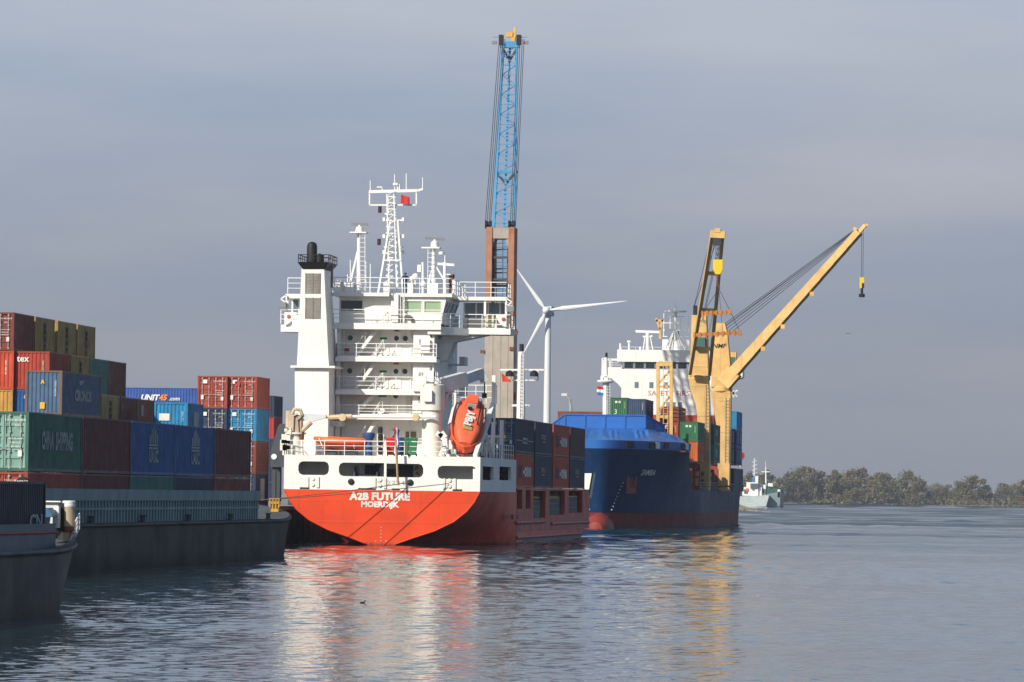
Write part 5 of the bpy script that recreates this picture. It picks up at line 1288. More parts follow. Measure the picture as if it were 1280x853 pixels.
# grey faded band on the after side, weld lines
h = MB()
for y0, y1, z in ((20, 60, 6.2), (30, 96, 3.3), (22, 52, 2.45), (55, 118, 3.0)):
    n = 12
    for i in range(n):
        a, b = y0+(y1-y0)*i/n, y0+(y1-y0)*(i+1)/n; wa = bsec(a, [z])[0][0]; wb = bsec(b, [z])[0][0]
        if not (z > ZM and b > 30): h.bar((wa+.02, a, z), (wb+.02, b, z), .09)
bpart('rubbing_strake', h, NAVYH, BH)
h = MB()
for sx in (1, -1):
    vs = []
    for i in range(15):
        y = 56+ (LEN-.5-56)*i/14
        for z in (ZM-.05, ZB+.1): vs.append((sx*(bsec(y, [z])[0][0]+.012), y, z))
    h.add(vs, [(2*i, 2*i+1, 2*i+3, 2*i+2) for i in range(14)])
bpart('faded_side_paint', h, GREYH, BH)
h = MB(); LO, UP, I1, I2 = [], [], [], []                # forecastle bulwark band with openings
for sx in (-1, 1):
    seq = [(y, 1.05) for y in ysA[0:10]] + [(17, 1.0), (18.5, .8)]
    lo = [(sx*bdeck(y), y-3.4*max(0, 1-y/14), ZF) for y, _ in seq]; up = [(sx*(bdeck(y)+.12), y-3.4*max(0, 1-y/14)-.08, ZF+hh) for y, hh in seq]
    st_ = -1 if sx < 0 else 1
    LO += lo[::st_]; UP += up[::st_]; I1 += [(p[0]-sx*.15, p[1]+.15, p[2]) for p in up][::st_]; I2 += [(p[0]-sx*.15, p[1]+.15, p[2]) for p in lo][::st_]
h.loft([LO, UP, I1, I2], caps=False)
bpart('bow_bulwark', h, BRIGHT)
h = MB()
for y in (2.2, 6.2, 9.5, 14.2):
    for sx in (1, -1):
        a = Vector((sx*bdeck(y), y-3.4*max(0,1-y/14), ZF+.55)); b = Vector((sx*bdeck(y+1.1), y+1.1-3.4*max(0,1-(y+1.1)/14), ZF+.55)); n = Vector((sx*.16, -.06, 0))
        h.bar(a+n, b+n, .12, .75)
bpart('fairlead_opening', h, BLACK, smooth=False)
h = MB()
for y in (7.4, 15.4):
    a = Vector((bdeck(y), y-3.4*max(0,1-y/14), ZF+.55)); b = Vector((bdeck(y+.9), y+.9-3.4*max(0,1-(y+.9)/14), ZF+.55)); n = Vector((.17, -.07, 0)); h.bar(a+n, b+n, .12, .8)
bpart('fairlead_frame', h, WHITE, smooth=False)
# whaleback cover: sloping plates up to an upright breakwater
base = [(-bdeck(y)*.97, y-3.4*max(0,1-y/14)+.1, ZF+.95) for y in (16, 12, 9.5, 7, 5, 3.5, 2, 1.1, .6)] + [(bdeck(y)*.97, y-3.4*max(0,1-y/14)+.1, ZF+.95) for y in (.6, 1.1, 2, 3.5, 5, 7, 9.5, 12, 16, 20)]
YW = 13.0
tl, tr_ = SX(706, YW), SX(806, YW)
L0, R0 = SX(690, YW+4), SX(830, YW+4)
zt0 = SZ(535, YW, 760); zt1 = SZ(519, YW, 760)
upr = []
n = len(base)
path = [Vector((L0, YW+4, zt0)), Vector((tl, YW, zt0)), Vector((tr_, YW, zt0)), Vector((R0, YW+4, zt0-.3))]
cum = [0]
for a, b in zip(path, path[1:]): cum.append(cum[-1]+(b-a).length)
for i in range(n):
    d = cum[-1]*i/(n-1)
    for j in range(3):
        if d <= cum[j+1]+1e-6: upr.append(tuple(path[j].lerp(path[j+1], (d-cum[j])/(cum[j+1]-cum[j])))); break
rw = random.Random(21); rows = []                     # a sheet drawn tight over the foredeck, with creases
base2, upr2 = [], []
for src, dst in ((base, base2), (upr, upr2)):
    for i in range(len(src)-1):
        for k in range(3): dst.append(Vector(src[i]).lerp(Vector(src[i+1]), k/3))
    dst.append(Vector(src[-1]))
cre = [rw.uniform(-1, 1) for _ in base2]
for j in range(9):
    t = j/8; amp = .34*math.sin(PI*t)
    rows.append([a_.lerp(b_, t)+Vector((rw.uniform(-.05,.05), -amp*.35*cre[i], amp*(.55*cre[i]+.5*math.sin(i*.9+j*1.3)*rw.random()))) for i, (a_, b_) in enumerate(zip(base2, upr2))])
h = MB(); h.loft(rows, caps=False); wbk = bpart('whaleback', h, paint('cover_bright_blue', (.022, .14, .44), .32, .25, .04, .6, bump=.12, spec=.5))
h = MB(); up2 = [Vector((p.x, p.y, zt1 if 0 < i < 3 else zt1-1.2)) for i, p in enumerate(path)]
for a, b, c, d in zip(path, path[1:], up2, up2[1:]):
    nn = (b-a).cross(Vector((0,0,1))).normalized()*.12
    h.add([a, b, d, c, a-nn, b-nn, d-nn, c-nn], [(0,1,2,3), (7,6,5,4), (3,2,6,7), (0,4,5,1), (1,5,6,2), (0,3,7,4)])
    m = max(1, round((b-a).length/2.4))
    for i in range(m+1):
        q, q2 = a.lerp(b, i/m), c.lerp(d, i/m); h.bar(q+nn*.3, q2+nn*.3, .12, .2)
    h.bar(c, d, .25, .15)
bpart('breakwater', h, BRIGHT, smooth=False)
h = MB(); y = 12
for sx in (1,):
    p = Vector((bsec(4.0, [5.6])[0][0]+.05, 3.6, 5.9)); e1 = (Vector((bsec(7, [5.6])[0][0], 6.6, 0))-Vector((p.x-.05, 3.6, 0))).normalized(); e2 = Vector((e1.y, -e1.x, 0)); q0 = p+e2*.25
h.bar(q0-e1*.9+Vector((0,0,-1.1)), q0+e1*.9+Vector((0,0,-1.1)), .5, .7); h.bar(q0+Vector((0,0,-1)), q0+Vector((0,0,1.3)), .4)
for s_ in (-1, 1): h.bar(q0+e1*.8*s_+Vector((0,0,-1)), q0+e1*1.05*s_+e2*.15+Vector((0,0,.7)), .36)

bpart('anchor', h, paint('anchor_rust', (.30, .09, .05), .7, .35, .1))
# the name on the bow flank
h = MB(); a = 5.4; rk_ = lambda y, z: -3.4*(max(0, z-ZB)/(ZF-ZB))**1.3*max(0, 1-y/14); q_ = lambda y, z: Vector((bsec(y, [z])[0][0], y+rk_(y, z), z)); p, p2, p3 = q_(a, 7.2), q_(a+4, 7.2), q_(a, 8.2)
n_o = (p2-p).cross(p3-p).normalized(); n_o = n_o if n_o.x > 0 else -n_o
text_into(h, 'SAMBA', 1.1, (p+p2)/2+n_o*.32, p2-p, (p3-p)-(p2-p)*((p3-p).dot(p2-p)/(p2-p).length_squared), bold=.02, shear=.2, width=4.2); bpart('name_lettering', h, LETTW, BH, smooth=False)
h = MB()                                             # dotted draught marks beside the stem
for sx in (-1, 1):
    for i in range(9):
        z = 2.3+i*.42; y = 1.4+.18*i; q = q_(y, z); h.box(sx*(q.x+.03)-.09, q.y-.12, z, sx*(q.x+.03)+.09, q.y-.02, z+.16)
bpart('draught_marks', h, LETTG, BH, smooth=False)
# main deck, stanchions, hatch coaming
h = MB(); dk = [(bsec(y, [ZM])[0][0]-.05, y) for y in (20, 23, 26, 30, 34, 40, 108)]; h.prism([(-x, y) for x, y in dk]+[(x, y) for x, y in reversed(dk)], 'z', ZM-.2, ZM-.01); h.box(-HB2+1.6, 27, ZM, HB2-1.9, 100, 8.75); h.box(-bdeck(17)+.1, 12, ZF-.2, bdeck(17)-.1, 20, ZF-.03); zz_ = [9.3, 8, 7, 6, ZM]; bk = [(bsec(20, [z])[0][0]-.15, z) for z in zz_]; h.prism([(-x, z) for x, z in bk]+[(x, z) for x, z in reversed(bk)], 'y', 20, 20.3)
bpart('hatch_coaming', h, paint('coaming_maroon', (.16,.03,.025), .6, .35, .1), smooth=False)
r_ = random.Random(5)
for i in range(26):
    h = MB(); y = 30+i*2.8; xo = bsec(y, [ZM])[0][0]; h.box(xo-1.2, y, ZM, xo-.7, y+.6, 8.5)
    if i % 3 == 0: h.box(xo-.7, y-.1, ZM, xo-.2, y+1.0, 7.2+r_.uniform(0, 1))
    bpart('stanchion', h, paint('stanchion_red', (.33,.055,.04), .6, .3, .1), smooth=False)
h = MB(); h.rail([(HB2-.1, 35, ZM), (HB2-.1, 104, ZM)], 1.05, 2, .04); bpart('railing', h, GREY)
h = MB()
for y in (36, 46, 60, 74): h.box(HB2-.65, y, 6.9, HB2-.3, y+1, 7.5); h.box(HB2-.65, y, 5.6, HB2-.3, y+.3, 6.6)
bpart('lashing_frames', h, LETTY, smooth=False)
# --- bridge and accommodation
SPY = 460
YS = 108.0
def sb(mb, a, b, c, d, y0, y1): p, q = S(a, b, y0), S(c, d, y0); return mb.box(p.x, y0, q.z, q.x, y1, p.z)
zW0, zW1 = SZ(462, YS), SZ(453, YS)
h = MB()
x0, x1 = SX(777, YS), SX(893, YS)
h.box(x0, YS, ZM, x1, YS+15, SZ(471, YS))
h.box(SX(777,YS), YS+.01, SZ(471, YS)+.002, SX(912,YS), YS+9, zW0)
h.box(SX(771.5, YS), YS-.4, zW1, SX(900, YS), YS+9.4, SZ(438, YS))
bpart('accommodation', h, WHITE, smooth=False)
h = MB(); h.box(x0-.01, YS-.02, ZM, x1+.01, YS+15.02, SZ(519, YS)); bpart('accommodation_base', h, LETTR, smooth=False)
h = MB(); q0, q1 = SX(752, YS), SX(928, YS); z_a, z_b = SZ(471, YS), SZ(460, YS)
h.prism([(q0, z_b), (q0, z_a-.3), (x0-1.6, z_a-.3), (x0-.5, z_a-1.2), (x0, SZ(486, YS)), (x0, z_b)], 'y', YS+.3, YS+4.5)
h.prism([(q1, SZ(457.5,YS)), (q1, SZ(471,YS)), (q1-2, SZ(477,YS)), (x1, SZ(481, YS)), (x1, SZ(462, YS))], 'y', YS+.3, YS+4.5)
bpart('bridge_wing', h, WHITE, smooth=False)
h = MB(); h.rail([(q0, YS+.4, z_b), (x0, YS+.4, z_b)], 1.0, 1.2, .04); h.bar((q0+.2, YS+.5, z_b), (q0+.2, YS+.5, SZ(449, YS)), .2); h.bar((x0-1.8, YS+.5, z_b), (x0-1.8, YS+.5, SZ(450, YS)), .2); h.bar((q0+.2, YS+.5, SZ(450, YS)), (x0, YS+.5, SZ(450, YS)), .2)
h.rail([(x0, YS-.35, SZ(438,YS)), (SX(900,YS), YS-.35, SZ(438,YS))], .4, 2, .03, 1); h.rail([(q1-3, YS+.4, SZ(458,YS)), (q1, YS+.4, SZ(458,YS))], 1.0, 1.2, .04)
bpart('bridge_railing', h, RAILW)
h = MB(); 
for i in range(10):
    a = 779.3+i*13.4; h.box(SX(a, YS)+.15, YS-.03, zW0+.12, SX(a+12, YS), YS+.005, zW1-.05)
Wn = bpart('bridge_window', h, GLASSD, smooth=False)
h = MB()
for px, py in ((796, 482), (814.5, 482), (833, 482)): h.box(SX(px, YS)-.3, YS-.03, SZ(py, YS)-.45, SX(px, YS)+.3, YS-.003, SZ(py, YS)+.45)
for px in (836, 842.5, 850.5): h.box(SX(px, YS)-.3, YS-.03, SZ(508, YS)-.5, SX(px, YS)+.3, YS-.003, SZ(508, YS)+.6)
bpart('cabin_window', h, GLASSB, smooth=False)
h = MB(); text_into(h, 'SAFETY FIRST', 1.05, (SX(839.5, YS), YS-.012, SZ(492.5, YS)), (1,0,0), (0,0,1), sx=1.12); bpart('safety_lettering', h, LETTR, smooth=False)
h = MB(); yr = YS+4; ztp = SZ(438, YS)
sb(h, 828, 424.5, 862, 440, yr, yr+3)
for px, top_ in ((775, 430), (786, 427), (800, 434)): h.tube([(SX(px,yr), yr, ztp), (SX(px,yr), yr, SZ(top_,yr))], .15, 6)
h.lathe([(.3, SZ(429,yr)), (.3, SZ(426.5,yr))], (SX(786,yr), yr, 0), 8)
h.tube([(SX(809,yr), yr, ztp), (SX(809,yr), yr, SZ(418,yr))], .25, 8)
for a, b in ((803.5, 806), (816, 812), (803.5, 815)): h.bar((SX(a,yr), yr, ztp if a != 803.5 or b != 815 else SZ(422,yr)), (SX(b,yr), yr, SZ(420,yr)), .14)
h.bar((SX(803,yr), yr, SZ(421,yr)), (SX(815,yr), yr, SZ(421,yr)), .15)
h.lathe([(.3, SZ(418.5,yr)), (.3, SZ(416,yr))], (SX(809,yr), yr, 0), 8); h.bar((SX(794,yr), yr, SZ(414.8,yr)), (SX(824.5,yr), yr, SZ(415.6,yr)), .2, .35)
xm = 843.5
h.tube([(SX(xm,yr), yr, SZ(425,yr)), (SX(xm,yr), yr, SZ(386,yr))], .22, 8)
for py, a, c in ((421, 828, 860), (413, 828, 861), (404, 828, 860), (396, 836, 854), (390, 835, 855)): h.bar((SX(a,yr), yr, SZ(py,yr)), (SX(c,yr), yr, SZ(py,yr)), .12)
for px in (829, 860): h.bar((SX(px,yr), yr, SZ(421,yr)), (SX(px,yr), yr, SZ(396 if px > 840 else 392,yr)), .1)
for a, b in ((836, 842.5), (851, 844.5), (832, 842), (855, 845)): h.bar((SX(a,yr), yr-.8, SZ(437,yr)), (SX(b,yr), yr-.1, SZ(413,yr)), .13)
for a in (837, 850): h.bar((SX(a,yr), yr, SZ(412,yr)), (SX(a,yr), yr, SZ(398,yr)), .1)
h.lathe([(1.6, SZ(390.5,yr)), (1.7, SZ(389,yr)), (1.2, SZ(388,yr))], (SX(xm,yr), yr, 0), 10); h.tube([(SX(xm,yr), yr, SZ(386,yr)), (SX(xm-.3,yr), yr, SZ(379,yr))], .06, 6)
bpart('signal_mast', h, RAILW)
h = MB(); p = S(843, 415, yr+5); h.prism([(SX(838,yr+5), SZ(425,yr+5)), (SX(848,yr+5), SZ(425,yr+5)), (SX(845.5,yr+5), SZ(412,yr+5)), (SX(841,yr+5), SZ(412,yr+5))], 'y', yr+5, yr+8); bpart('funnel', h, BLACK, smooth=False)
h = MB()
for a, b in (((820,398),(825,412)), ((829,398),(825,412)), ((820,401),(829,401)), ((825,412),(825,424))): p, q = S(*a, yr-2), S(*b, yr-2); h.bar(p, q, .3)
bpart('davit_frame', h, YEL)
# --- foremast and yellow gantry
yf = 17
h = MB(); h.tube([S(757.5, 521, yf), S(757.5, 478, yf)], [.45, .42], 12); h.tube([S(757.5, 478, yf), S(757.5, 447, yf)], [.28, .2], 10)
h.lathe([(1.0, SZ(479.5,yf)), (1.1, SZ(478,yf)), (.95, SZ(476.5,yf))], (SX(756.5,yf), yf, 0), 14)
pp = SZ(477, yf)
for px in (751.5, 754, 760, 763): h.bar((SX(px,yf), yf-.4, pp), (SX(px,yf), yf-.4, SZ(471,yf)), .08)
h.bar((SX(751.5,yf), yf-.4, SZ(471,yf)), (SX(763,yf), yf-.4, SZ(471,yf)), .08); h.bar((SX(752.5,yf), yf, pp), (SX(752.5,yf), yf, SZ(449,yf)), .12); h.bar((SX(752.5,yf), yf, SZ(449,yf)), (SX(758,yf), yf, SZ(449,yf)), .1)
h.ladder(S(760, 520, yf-.5), S(760, 480, yf-.5), .5)
fm = bpart('foremast', h, RAILW)
h = MB(); p = S(758, 446, yf); h.lathe([(.16, p.z-.5), (.16, p.z+.5)], (p.x, yf, 0), 8); bpart('mast_lamp', h, BLACK, fm)
c0, c1 = S(746.5, 484, yf), S(755, 495, yf)
for i, m_ in enumerate((paint('flag_red', (.55,.03,.03)), paint('flag_white', (.7,.7,.68)), paint('flag_blue', (.03,.06,.28)))):
    za = c0.z+(c1.z-c0.z)*i/3; zb_ = c0.z+(c1.z-c0.z)*(i+1)/3
    g = flag_mesh([(c1.x, za), (c1.x, zb_), (c0.x, zb_+.1), (c0.x, za+.1)], y=yf-.3); bpart('flag_stripe', g, m_ if i != 2 else paint('flag_bright_blue', (.03,.16,.5), .8, .1), fm)
yg = 21
h = MB()
for px in (822.5, 839): h.bar(S(px, 548, yg), S(px, 456, yg), .42)
h.bar(S(820.5, 455.5, yg), S(840.8, 455.5, yg), .5); h.bar(S(822, 483.5, yg), S(839, 483.5, yg), .3); h.bar(S(822, 521, yg), S(839, 521, yg), .35)
h.bar(S(824, 479, yg), S(838, 463, yg), .25); h.bar(S(824, 513, yg), S(838, 495, yg), .25); h.bar(S(824, 545, yg), S(838, 525, yg), .25)
h.ladder(S(832, 548, yg-.3), S(832, 456, yg-.3), .6, r=.05, step=.6)
for px in (826, 834): h.prism([(SX(px,yg)-.4, SZ(454,yg)), (SX(px,yg)+.4, SZ(454,yg)), (SX(px,yg)+.2, SZ(451.5,yg)), (SX(px,yg)-.2, SZ(451.5,yg))], 'y', yg-.3, yg+.3)
bpart('crane_rest', h, YEL, smooth=False)
# --- deck cranes
def crane_pillar(y, ped, hous, flange, par, depth=2.6):
    g = MB()
    for k in range(len(ped)-1):
        (l0, r0, p0), (l1, r1, p1) = ped[k], ped[k+1]
        a, b, c, d = S(l0, p0, y), S(r0, p0, y), S(r1, p1, y), S(l1, p1, y)
        q = Vector((0, depth, 0)); g.add([a, b, c, d, a+q, b+q, c+q, d+q], [(0,1,2,3), (7,6,5,4), (0,4,5,1), (1,5,6,2), (2,6,7,3), (3,7,4,0)])
    bpart('pedestal', g, YEL, par, smooth=False)
    g = MB(); a, b = S(flange[0], flange[2], y), S(flange[1], flange[2], y); rr = (b.x-a.x)/2
    g.lathe([(rr, a.z-.45), (rr+.12, a.z-.3), (rr+.12, a.z+.2), (rr, a.z+.35)], ((a.x+b.x)/2, y+depth/2, 0), 24); bpart('slewing_ring', g, YEL, par)
    g = MB()
    for k in range(len(hous)-1):
        (l0, r0, p0), (l1, r1, p1) = hous[k], hous[k+1]
        a, b, c, d = S(l0, p0, y), S(r0, p0, y), S(r1, p1, y), S(l1, p1, y)
        q = Vector((0, depth, 0)); g.add([a, b, c, d, a+q, b+q, c+q, d+q], [(0,1,2,3), (7,6,5,4), (0,4,5,1), (1,5,6,2), (2,6,7,3), (3,7,4,0)])
    hb_ = bpart('crane_house', g, YEL, par, smooth=False)
    g = MB(); (l0, r0, p0), (l1, r1, p1) = ped[0], ped[1]; xa_ = S(r0-3.2, p0, y).x
    g.ladder((xa_, y-.12, ZM+4), (xa_, y-.12, S(r1, ped[-1][2]+8, y).z), .5, r=.03, step=.45); bpart('pedestal_ladder', g, GREY, par)
    for py_ in (ped[1][2], ped[-2][2]-2, hous[0][2]-12):
        g = MB(); a, b = S(ped[1][0]+.6, py_, y), S(ped[1][1]-.4, py_, y)
        if py_ < 500: a, b = S(hous[0][0]+.8, py_, y), S(hous[0][1]-.8, py_, y)
        g.box(a.x, y-.05, a.z-.06, b.x, y-.003, a.z+.06); bpart('stiffener', g, YEL, par, smooth=False)
    return hb_
y1c = 46
cr1 = bpart('deck_crane', MB().box(SX(871,y1c)-.2, y1c-.2, ZM, SX(886,y1c)+.2, y1c+3, ZM+.5), YEL, smooth=False)
h1 = crane_pillar(y1c, [(872, 886.5, 608), (871.5, 886.5, 520), (869.5, 886.5, 506), (862, 885.5, 484), (861, 885, 473)], [(862, 885, 470), (863, 884.5, 440), (864.5, 882.5, 394)], (860, 886, 471.5), cr1)
g = MB(); p, q = S(869, 421.5, y1c), S(881.5, 421.5, y1c); g.box(p.x, y1c-.9, SZ(436,y1c), q.x, y1c-.004, p.z); g.mi = 1; g.box(p.x+.1, y1c-.95, SZ(434,y1c), q.x-.1, y1c-.905, p.z-.15); bpart('operator_cab', g, [GREY, paint('cab_green_glass', (.06,.16,.13), .15, .2)], cr1, smooth=False)
g = MB(); sb(g, 866.5, 382, 870.5, 395, y1c+.4, y1c+2); bpart('rope_sheaves', g, BLACK, cr1, smooth=False)
JB = paint('crane_yellow', (.66,.40,.11))
g = MB()
def J(px, py, t): return S(px, py, y1c-1.2-27*t)
jl0, jl1 = J(862.5, 466, 0), J(890.5, 291, 1); jr0, jr1 = J(887, 467, 0), J(903.5, 292, 1)
g.bar(jl0, jl1, .42, .8); g.bar(jr0, jr1, .42, .8)
for t in (.18, .46, .72): g.bar(jl0.lerp(jl1, t), jr0.lerp(jr1, t), .5, .5)
g.bar(jl1+Vector((-.3,0,-.2)), jr1+Vector((.3,0,-.2)), .7, .9); g.box(jl1.x+.3, jl1.y-.4, jl1.z, jr1.x-.3, jl1.y+.4, jl1.z+.55)
bpart('jib', g, JB, cr1, smooth=False)
g = MB(); top = (jl1+jr1)/2; g.box(top.x-.55, top.y-.3, top.z-1.6, top.x+.5, top.y+.3, top.z-.4)
hb = S(897, 326, 0); hb = S(897.5, 334, top.y-.2)
for q in (-.5, -.2, .15, .45): g.tube([(top.x+q*.6, top.y, top.z-1), (hb.x+q*.5, hb.y, hb.z+.8)], .03, 5)
for q in (-.5, -.3, .3, .5):
    a = Vector(S(876+q*6, 400, y1c)); g.tube([a, (top.x+q, top.y+.2, top.z-.6)], .035, 5)
for q in (-.5, .4): g.tube([S(867.5, 384, y1c), (top.x+q-.4, top.y+.2, top.z-.6)], .035, 5)
bpart('hoist_rope', g, CABLE, cr1)
g = MB(); g.prism([(hb.x-.62, hb.z+.95), (hb.x+.62, hb.z+.95), (hb.x+.62, hb.z-.3), (hb.x+.3, hb.z-.95), (hb.x-.3, hb.z-.95), (hb.x-.62, hb.z-.3)], 'y', hb.y-.3, hb.y+.3); g.mi = 1
g.lathe([(.2, hb.z-1.4), (.2, hb.z-.95)], (hb.x, hb.y, 0), 8); g.tube([(hb.x, hb.y, hb.z-1.4), (hb.x, hb.y, hb.z-2.4), (hb.x+.25, hb.y, hb.z-2.8)], .14, 6)
bpart('hook_block', g, [paint('hook_yellow', (.78,.52,.02), .45, .1), RUSTY], cr1)
# spreader hanging from the hook
so = thing('lifting_spreader', 'rusty orange lifting frame of two beams hanging on slings from the left yellow crane', 'spreader', S0+Vector((hb.x, hb.y, hb.z-12)))
g = MB(); fa, fb = S(878, 392, hb.y)-Vector((hb.x, hb.y, hb.z-12)), S(913, 390, hb.y)-Vector((hb.x, hb.y, hb.z-12)); ga, gb = S(868, 419, hb.y)-Vector((hb.x, hb.y, hb.z-12)), S(925.5, 416, hb.y)-Vector((hb.x, hb.y, hb.z-12))
SPO = paint('spreader_orange', (.50,.20,.04), .6, .35, .15)
for a, b, m in ((fa, fb, 6), (ga, gb, 8)):
    g = MB(); g.bar(a, b, .35, .42)
    for i in range(m+1): q = a.lerp(b, i/m); g.box(q.x-.12, q.y-.28, q.z-.38, q.x+.12, q.y+.28, q.z+.3)
    g.build('beam', SPO, so, smooth=False)
g = MB(); hk = Vector((.15, 0, 9.2))
for q in (fa, fb): g.tube([hk, q], .035, 5)
for q, t in ((fa, ga), (fb, gb)): g.tube([q, t], .035, 5)
g.tube([hk, ga.lerp(gb, .3)], .03, 5); g.tube([hk, ga.lerp(gb, .62)], .03, 5)
g.build('sling', CABLE, so)
y2c = 72
cr2 = bpart('deck_crane', MB().box(SX(897,y2c)-.2, y2c-.2, ZM, SX(911,y2c)+.2, y2c+3, ZM+.5), YEL, smooth=False)
h2 = crane_pillar(y2c, [(897, 911.5, 607), (897, 912.5, 540), (896, 912.8, 535), (890.5, 913.2, 503), (888.5, 913, 489)], [(889, 913, 484), (890, 912.5, 455), (892.5, 909, 418), (892, 907, 408), (894.5, 905.5, 404)], (888, 913.5, 486), cr2)
g = MB(); p, q = S(910.5, 440.5, y2c), S(920, 440.5, y2c); g.box(p.x, y2c+.3, SZ(458,y2c), q.x, y2c+2.2, p.z); g.mi = 1; g.box(p.x+.3, y2c+.25, SZ(456,y2c), q.x-.1, y2c+.295, SZ(446,y2c)); bpart('operator_cab', g, [YEL, paint('cab_green_glass', (.06,.16,.13))], cr2, smooth=False)
g = MB(); text_into(g, 'NMF', .85, (SX(898.5,y2c), y2c-.012, SZ(432.5,y2c)), (1,0,0), (0,0,1), bold=.03, shear=.2, sx=1.1); bpart('maker_lettering', g, LETTK, cr2, smooth=False)
j0, j1 = S(909, 475, y2c-1), S(1074, 290, y2c-7)
g = MB(); d = (j1-j0).normalized()
n_ = 10
for i in range(n_):
    t0, t1 = i/n_, (i+1)/n_; hgt = 1.5-.65*((t0+t1)/2)
    g.bar(j0.lerp(j1, t0), j0.lerp(j1, t1), 1.3, hgt)
for t in (.25, .4, .62): q = j0.lerp(j1, t); g.box(q.x+.2, q.y-.9, q.z-1.1, q.x+.8, q.y-.5, q.z-.5)
q = j1; g.bar(q, q+d*1.3, .3, .5); g.lathe([(.3, q.y-.5), (.3, q.y+.5)], (q.x-.6, 0, q.z+.35), 10, 'y'); g.lathe([(.25, -.2+q.y), (.25, .2+q.y)], (q.x+1.0, 0, q.z+.9), 10, 'y')
g.bar(S(905, 480, y2c-.9), j0.lerp(j1, .06), 1.2, 2.2)
bpart('jib', g, YEL, cr2, smooth=False)
g = MB()
for a, b in (((903,407),.985), ((906,409),.97), ((907,412),.95), ((908,416),.93), ((909,420),.9), ((905,408),.96)):
    g.tube([S(*a, y2c+.5), j0.lerp(j1, b)+Vector((-.5,0,.5))], .045, 5)
hk2 = S(1077.5, 347, y2c-7)
for q in (-.1, .12): g.tube([Vector((hk2.x+q, hk2.y, j1.z+.9)), hk2+Vector((q, 0, 0))], .035, 5)
bpart('hoist_rope', g, CABLE, cr2)
g = MB(); g.box(hk2.x-.3, hk2.y-.25, hk2.z-1.5, hk2.x+.3, hk2.y+.25, hk2.z); g.mi = 1; g.box(hk2.x+.0, hk2.y-.28, hk2.z-1.5, hk2.x+.31, hk2.y+.26, hk2.z-.8); g.tube([hk2+Vector((0,0,-1.5)), hk2+Vector((0,0,-2.3))], .18, 8); g.lathe([(.42, hk2.z-2.75), (.42, hk2.z-2.3)], (hk2.x, hk2.y, 0), 10)
bpart('hook_block', g, [paint('hook_yellow', (.78,.52,.02)), BLACK], cr2)
# stern quarter structure
SPY = 580
h = MB(); h.box(HB2-1.6, 101, ZM, HB2-.05, LEN-1, SZ(606, 108)); h.box(HB2-1.2, 103, SZ(606,108), HB2-.1, LEN-2, SZ(585, 108)); h.box(-HB2+.05, 101, ZM, -HB2+1.6, LEN-1, SZ(600, 108)); bpart('stern_bulwark', h, GREYH, smooth=False)
h = MB(); y = 112; h.tube([S(925, 585, y), S(925, 560, y)], .3, 8); h.box(SX(922.5,y), y-.4, SZ(575,y), SX(928,y), y+.4, SZ(566,y)); bpart('stern_davit', h, RAILW)
h = MB(); h.lathe([(.55, y-.6), (.55, y-.45)], (SX(926.5,y), 0, SZ(569,y)), 12, 'y'); bpart('hose_reel', h, LETTR)
h = MB()
for a, b in (((913,494),(922,488)), ((913,489),(922,496)), ((917,497),(917,488))): h.bar(S(*a, YS+1), S(*b, YS+1), .25)
bpart('mooring_light_bracket', h, WHITE, smooth=False)

# --- cargo on the blue ship
SPY = 540
gS = 'containers on the deck of the blue ship'
zc = 8.8
def scont(px, D_y, tier, typ, c, lab, door=False, marks=(), dz=0):
    return container(lab, typ, c, S0.x+SX(px, D_y), S0.y+D_y, zc+tier*2.62+dz, door, marks, gS, simple=True)
vents = [('', 0, 'end', .95, 2.0, LETTW, {'box': (.3, .28)}), ('', 0, 'end', 1.4, 2.0, LETTW, {'box': (.3, .28)}), ('CODE 4471', .2, 'end', 2.05, 1.6, LETTW, {'vert': True})]
scont(872.5, 31, 0, '40', 'orange', 'bright orange container with a crane shadow, under the green one near the bow', False, [('L', .8, 'side', 6, 1.5, LETTR)])
scont(872.5, 31, 1, '40', 'forest', 'green container with two white vents on top of the bright orange one', False, vents+[('K', .8, 'side', 6, 1.6, LETTK)])
scont(848, 31, 0, '40', 'brick', 'red brown container low on the blue ship between cover and orange container'); 
scont(848, 31, 1, '40', 'brick', 'red brown container beneath the stack of folded flat racks', False, vents[2:])
scont(784, 26, 0, '40', 'navy', 'container hidden behind the blue bow cover, left column'); scont(784, 26, 1, '40', 'maroon', 'container hidden behind the blue bow cover, middle of the left column')
scont(784, 26, 2, '40', 'forest', 'green container with two white vents standing beside the white foremast', False, vents+[('3', .9, 'end', .9, .7, LETTW)], .35)
scont(806.5, 26, 0, '40', 'maroon', 'container hidden behind the blue bow cover, right column'); scont(806.5, 26, 1, '40', 'navy', 'container hidden behind the blue bow cover, middle of the right column')
scont(806.5, 26, 2, '40', (.05,.085,.17), 'grey blue container right of the green one beside the foremast', False, vents[2:]+[('MRG', .8, 'side', 7, 1.4, LETTG)], .2)
scont(892.5, 50, 0, '40', 'teal', 'dark teal container with pale side mark between the two crane pillars', False, [('', 0, 'side', 5, 1.3, LETTG, {'box': (3, 1.1)})])
scont(892.5, 50, 1, '40', (.02,.12,.075), 'dark green container on top of the teal one between the crane pillars', False, [('', 0, 'side', 5, 1.5, LETTG, {'box': (3, .9)})])
scont(880, 50, 0, '40', 'royal', 'blue container seen as a sliver left of the right crane pillar, lower one'); scont(880, 50, 1, '40', 'royal', 'blue container seen as a sliver left of the right crane pillar, upper one')
blum = lambda: [('', 0, 'side', 3.5, 1.4, LETTG, {'box': (1.5, 1.6)}), ('', 0, 'side', 8.5, 1.4, LETTG, {'box': (1.5, 1.6)})]
